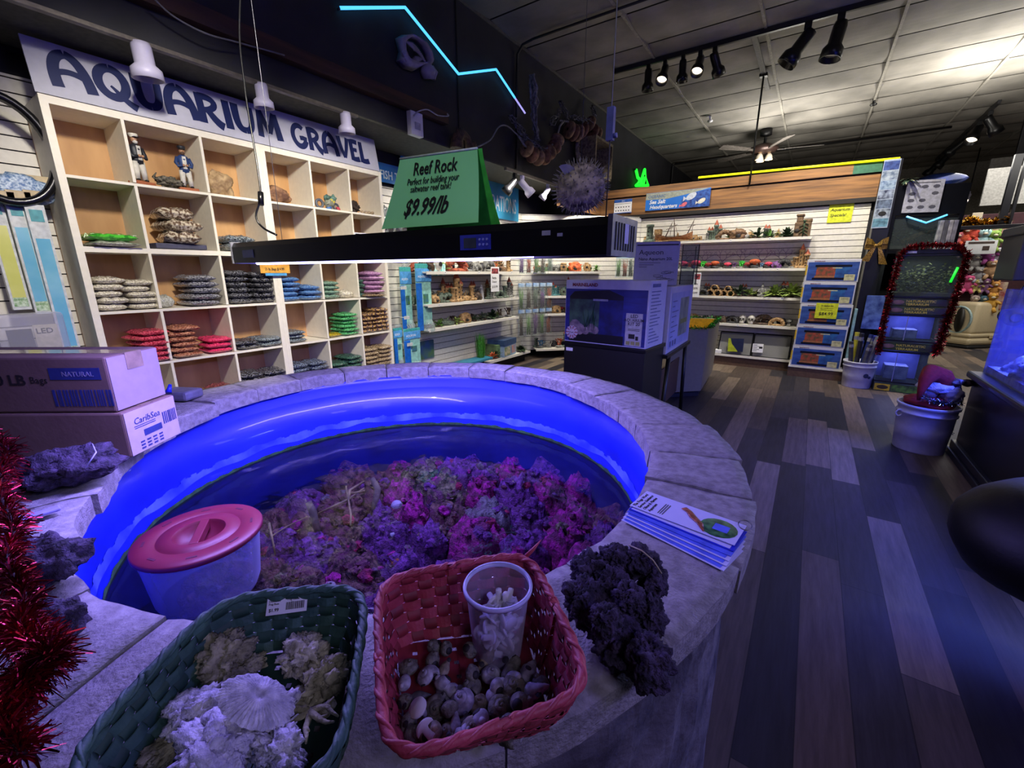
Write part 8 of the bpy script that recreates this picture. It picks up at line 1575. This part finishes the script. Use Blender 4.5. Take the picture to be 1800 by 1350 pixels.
mb = MB(); mb.blob(sc_+rt*.02+V((0, 0, zz+.125)), (.115, .10, .052), 4, .1, 5, 3); obj('hat_fur_band', mb, WF, hd); mb = MB(); mb.tube([sc_+rt*.07+V((0, 0, zz+.14)), sc_+rt*.03+V((0, 0, zz+.20)), sc_-rt*.04+V((0, 0, zz+.235)), sc_-rt*.10+tow*.03+V((0, 0, zz+.19)), sc_-rt*.135+tow*.05+V((0, 0, zz+.11)), sc_-rt*.15+tow*.06+V((0, 0, zz+.03))], [.085, .085, .07, .045, .025, .010], 16); obj('santa_hat', mb, RF, hd)
sp_ = sc_+rt*.085+tow*.07; mb = MB(); mb.blob(sp_+V((0, 0, zz+.08)), (.075, .07, .07), 4, .12, 6, 4, rough=.03); mb.tube([sp_+rt*.02+V((0, 0, zz+.13)), sp_+rt*.035+V((0, 0, zz+.165)), sp_+rt*.045+V((0, 0, zz+.20))], [.035, .02, .035], 12); obj('gift_sack', mb, mat('grey_satin_sack', '8c8494', .35, c2='5c5464', sc=8), T)
for s in (-1, 1): mb = MB(); mb.blob(sp_+rt*(.05+s*.05)+V((0, 0, zz+.175)), (.042, .034, .028), 3, .2); obj('sack_bow', mb, mat('dark_plum_ribbon', '301420', .5), T)
tinsel('tinsel_garland', [sc_-rt*.14+tow*.08+V((0, 0, zz+.06)), sc_-rt*.08+tow*.13+V((0, 0, zz+.04)), sc_+rt*.02+tow*.15+V((0, 0, zz+.03)), sc_+rt*.13+tow*.12+V((0, 0, zz+.03)), sc_+rt*.20+V((0, 0, zz+.02)), sc_+rt*.225+V((0, 0, .12))], mat('silver_tinsel', 'b4b8c4', .25, metal=.9, c2='5c6478', sc=30), 'silver tinsel around the santa doll and down the bucket', .03, 1200, 9, .002)
# --- big blue tank on its black stand ---
TX, TY = 1.10, 4.66; zs = .665; BS = mat('black_stand_laminate', '0e0f14', .35)
T = thing('tank_stand', 'long black tank stand at the right with a rounded top edge', 'stand', (TX, TY, 0)); mb = MB(); mb.bbox((TX+.03, 3.0, .10), (2.0, TY-.02, zs-.04), .006); obj('stand_body', mb, BS, T); mb = MB(); mb.bbox((TX-.01, 2.95, zs-.05), (2.05, TY+.01, zs), .015); obj('stand_top', mb, mat('stand_top_dark', '1c1d24', .35), T)
mb = MB(); mb.bbox((TX-.02, 3.0, 0), (2.0, TY-.01, .05), .008); mb.bbox((TX+.0, 3.0, .05), (2.0, TY-.015, .105), .006); obj('kick_moulding', mb, mat('kick_moulding', '1e1e26', .35), T)
gx, gy = 1.175, 4.66; zt_ = zs+.62; T = thing('aquarium', 'large blue lit reef tank on the black stand at the right', 'aquarium', (1.6, 3.5, zs))
mb = MB()
for a_, b_ in (((gx, 3.05, zs), (gx+.012, gy, zt_)), ((gx, gy-.012, zs), (1.95, gy, zt_))): mb.box(a_, b_)
obj('glass_panes', mb, clear('big_tank_glass', 'ccd4ff', .04, .02), T); mb = MB(); mb.box((1.94, 3.05, zs), (1.95, gy, zt_)); obj('back_panel', mb, mat('blue_tank_background', '6c84e8', .5, c2='5870dc', sc=2), T)
mb = MB(); mb.box((gx+.012, 3.05, zs+.001), (1.94, gy-.012, zt_-.05)); obj('water_body', mb, clear('tank_water', 'b8c4ff', .02, .1, 1.05), T)
SR = mat('blue_white_reef_rock', 'b4b8d8', .85, c2='6c70a8', sc=20, bump=1, bsc=60)
mb = MB(); mb.box((gx+.014, 3.05, zs+.002), (1.93, gy-.014, zs+.05)); tag(obj('sand_bed', mb, SR, T), kind='stuff'); rr = random.Random(21)
for k, (x, y, z_, r) in enumerate([(1.33, 4.42, .08, .10), (1.30, 4.15, .10, .12), (1.42, 4.25, .20, .13), (1.38, 4.0, .16, .14), (1.45, 3.85, .30, .13), (1.30, 3.75, .12, .13), (1.5, 4.45, .10, .12), (1.42, 3.6, .22, .15), (1.55, 4.1, .34, .10)]):
    mb = MB(); mb.blob((x, y, zs+z_), (r, r*1.1, r*.85), 4, .35, 4, 40+k, rough=.12, ridged=True); one('reef_rock', mb, SR, f'pale reef rock in the right hand tank, {ORD[k]} from the far glass', 'reef rock', 'pale rocks in the big tank')
lamp('AREA', 'big_tank_light', (1.5, 3.8, zt_+.03), 110, (.58, .64, 1.0), (1.5, 3.6, 0), shape='RECTANGLE', size=.4, size_y=1.4)
pp = Pn(1775, 556, (1.26, 4.0, 0), (0, 1, 0)); T = thing('wave_pump', 'black round wave pump inside the blue reef tank', 'pump', tuple(pp)); mb = MB(); mb.cyl(pp+V((0, .07, 0)), pp+V((0, -.06, 0)), .05, n=22); mb.lathe([(.05, 0), (.062, .01), (.062, .05), (.03, .07)], (0, 0, 0), 22, 0, Matrix.Translation(pp+V((0, -.06, 0))) @ Matrix.Rotation(R(90), 4, 'X')); obj('pump_body', mb, BLACKP, T); mb = MB(); mb.tube([pp+V((0, 0, .05)), pp+V((.01, -.02, .18)), pp+V((.02, -.06, zt_-pp.z+.05))], .006, 6); obj('pump_cord', mb, BLACKP, T)
# canopy hood above the tank and the dark post
a = PY(1744, 492, 6.0); b = PY(1765, 415, 6.0); T = thing('canopy_cabinet', 'dark grey tank canopy on a cabinet behind the big blue tank', 'cabinet', (a.x+.6, 6.3, 0)); CG = mat('grey_canopy', '3c3c42', .5, var=.03)
mb = MB(); mb.bbox((a.x, 5.5, a.z), (a.x+1.3, 6.0, b.z), .01); obj('canopy', mb, CG, T); mb = MB(); mb.bbox((a.x-.015, 5.48, b.z-.02), (a.x+1.34, 6.02, b.z+.06), .012); obj('canopy_lid', mb, CG, T); mb = MB(); mb.bbox((a.x+.30, 5.52, 0), (a.x+1.25, 5.98, a.z), .01); obj('cabinet_body', mb, BS, T)
pA = PY(1796, 268, 11.2); pB = PY(1768, 395, 11.2); mb = MB(); mb.bbox((pA.x-.07, 11.16, pB.z), (pA.x+.03, 11.24, ZC-.03), .004); mb.bbox((pA.x+.06, 11.16, pB.z), (pA.x+.10, 11.24, ZC-.03), .004); mb.bbox((1.9, 11.1, pB.z-.06), (4.6, 11.3, pB.z), .004); mb.bbox((4.5, 11.1, 0), (4.6, 11.3, pB.z), .004); one('steel_post', mb, mat('dark_post', '16161c', .35), 'tall dark steel post on the rail above the plush toys', 'post')
# --- litter box and plush toys at the back right ---
lb = PZ(1700, 612, 0); T = thing('hooded_litter_box', 'beige hooded litter box on the floor at the back right', 'litter box', tuple(lb)); BE = mat('beige_plastic', 'b8a888', .4, var=.03); MM = Matrix.Translation((lb.x, lb.y+.3, 0)) @ Matrix.Rotation(AZ+R(12), 4, 'Z')
mb = MB(); mb.bbox((-.36, -.30, .06), (.48, .30, .20), .05, 0, MM); obj('pan', mb, BE, T); mb = MB(); mb.bbox((-.34, -.28, .20), (.46, .28, .28), .03, 0, MM); bm = bmesh.new(); bmesh.ops.create_cube(bm, size=1)
for v in bm.verts: v.co = V((v.co.x*(.76 if v.co.z < 0 else .62)+.06+(.04 if v.co.z > 0 else 0), v.co.y*(.54 if v.co.z < 0 else .44), .56+v.co.z*.60))
bmesh.ops.bevel(bm, geom=bm.edges[:], offset=.07, segments=4, affect='EDGES', profile=.5); mb.bm(bm, 0, MM, True); obj('hood', mb, BE, T)
mb = MB(); mb.blob(MM @ V((-.27, -.0, .52)), (.06, .20, .24), 3, .02); mb.v = mb.v; obj('dark_doorway', mb, mat('doorway_dark', '1c1814', .6), T); mb = MB(); mb.tube([MM @ V((-.30, .20*cos(a), .52+.25*sin(a))) for a in [2*pi*i/24 for i in range(24)]], .02, 6, closed=True); obj('door_rim', mb, mat('pale_blue_plastic', '9cb4b4', .4), T)
mb = MB(); mb.bbox((-.37, -.31, .0), (.49, .31, .06), .02, 0, MM); obj('base_shadow_gap', mb, INK, T)
for dx in (.12, .3): mb = MB(); mb.bbox((dx, -.315, .19), (dx+.10, -.29, .25), .004, 0, MM); obj('latch', mb, BE, T)
mb = MB(); mb.bbox((1.95, 11.95, 0), (3.9, 12.05, 2.45), .01); one('plush_display_wall', mb, mat('display_dark_red', '3c1420', .8), 'dark red display wall behind the plush toys', 'display wall')
def plush(u, v, s, c_, lab, seed, y=11.85):
    p = PY(u, v, y); rr = random.Random(seed); T = thing('plush_toy', lab, 'plush toy', tuple(p-V((0, 0, s))), 'plush toys on the display wall'); m = mat('plush_'+c_, c_, .9, bump=.5, bsc=60); mb = MB(); mb.blob(p-V((0, 0, s*.35)), (s*.48, s*.35, s*.55), 3, .1, 3, seed); obj('body', mb, m, T)
    mb = MB(); mb.blob(p+V((0, -.03, s*.35)), (s*.38, s*.33, s*.34), 3, .06, 3, seed); h = obj('head', mb, m, T)
    for k in (-1, 1): mb = MB(); mb.blob(p+V((k*s*.28, 0, s*.66)), (s*.12, s*.08, s*.16), 2, .05); obj('ear', mb, m, h); mb = MB(); mb.tube([p+V((k*s*.3, -.03, -s*.1)), p+V((k*s*.62, -.06, -s*.3))], [s*.15, s*.10], 7); obj('arm', mb, m, T); mb = MB(); mb.tube([p+V((k*s*.2, -.04, -s*.7)), p+V((k*s*.35, -.08, -s*1.05))], [s*.17, s*.14], 7); obj('leg', mb, m, T)
    mb = MB(); mb.blob(p+V((0, -.03-s*.30, s*.28)), (s*.15, s*.1, s*.1), 2, .02); obj('muzzle', mb, mat('plush_cream', 'd0c4b0', .9), h)
    for k in (-1, 1): mb = MB(); mb.blob(p+V((k*s*.13, -.03-s*.31, s*.42)), s*.04, 1, 0); obj('eye', mb, INK, h)
P_ = [(1683, 420, .16, 'c86c74', 'pink'), (1697, 412, .17, 'd05838', 'orange red'), (1712, 406, .16, 'c84838', 'bright red'), (1728, 418, .20, 'a8ccd0', 'pale aqua'), (1746, 420, .18, '88a84c', 'lime green'), (1680, 438, .13, 'd89ca0', 'light pink'), (1740, 443, .17, 'a84c94', 'purple'), (1755, 446, .13, 'c0b8c8', 'pale grey'), (1715, 458, .15, 'b0aca8', 'grey'), (1742, 470, .17, 'c09870', 'tan'), (1720, 480, .14, 'a8a4a8', 'silver grey'), (1702, 496, .16, 'e05c90', 'hot pink'), (1718, 500, .12, 'c8b870', 'yellowish'), (1732, 500, .13, '885c84', 'mauve'), (1712, 530, .15, 'b8a49c', 'beige'), (1728, 530, .14, '4c6c7c', 'slate blue'), (1742, 528, .17, 'd09c3c', 'golden'), (1748, 505, .13, 'c88c44', 'amber'), (1690, 545, .13, 'b09c8c', 'cream brown')]
for i, (u, v, s, c_, n_) in enumerate(P_): plush(u, v, s*1.2, c_, f'{n_} plush toy hanging on the back right display', i+1)
for i, (u, v, w, h, c_) in enumerate([(1707, 399, .20, .16, 'a02c2c'), (1712, 465, .14, .34, 'b83c38'), (1744, 463, .22, .36, 'c8a078'), (1755, 400, .30, .22, '8c2c38'), (1716, 385, .14, .22, 'c0b8a4'), (1752, 520, .20, .5, '8c2430')]):
    p = PY(u, v, 11.92); mb = MB(); mb.bbox((p.x-w/2, 11.90, p.z-h/2), (p.x+w/2, 11.945, p.z+h/2), .004); one('hanging_card', mb, mat('hang_'+c_, c_, .5, c2='c8b8a0', sc=9), f"{['dark red','bright red','tan','maroon','cream','deep red'][i]} hanging pet toy card behind the plush toys", 'package', 'hanging cards on the display')
M = frame(PY(1692, 447, 11.72), (1, 0, 0), (0, 0, 1)); T = card('pet_sign', 'white printed sign hanging in front of the plush toys', M, .42, .24, PAPER, 'sign', .004); mb = MB(); mb.box((.04, .18, .004), (.38, .22, .006), 0, M); mb.box((.24, .06, .004), (.33, .14, .006), 0, M); obj('printed_header', mb, mat('print_brown', '4c3c34', .6), T)
tinsel('tinsel_garland', [PY(1686, 402, 11.22), PY(1705, 388, 11.22), PY(1722, 393, 11.22), PY(1745, 394, 11.22), PY(1770, 386, 11.22)], GOLD, 'gold tinsel garland over the plush toys', .10, 900, 12, .01)
# --- black padded chair at the lower right ---
CH = mat('black_vinyl', '050507', .55, bump=.1); cc = PD(1880, 952, 1.5); T = thing('padded_chair', 'black padded chair with a rounded seat at the lower right', 'chair', (cc.x, cc.y, 0))
base = V((cc.x, cc.y, 0)); mb = MB(); mb.blob(base+V((0, 0, cc.z-.02)), (.30, .30, .22), 4, .05, 2, 1); obj('seat', mb, CH, T); mb = MB(); mb.blob(base+V((.32, -.05, .85)), (.10, .24, .28), 4, .02, 2, 2); obj('backrest', mb, CH, T)
mb = MB(); mb.cyl(base+V((.36, .1, .02)), base+V((.14, 0, cc.z-.08)), .028, n=14); obj('column', mb, BLK, T); mb = MB(); mb.lathe([(.0001, .03), (.12, .028), (.17, .012), (.17, 0)], (base.x+.36, base.y+.1, 0), 28); obj('round_base', mb, BLK, T)
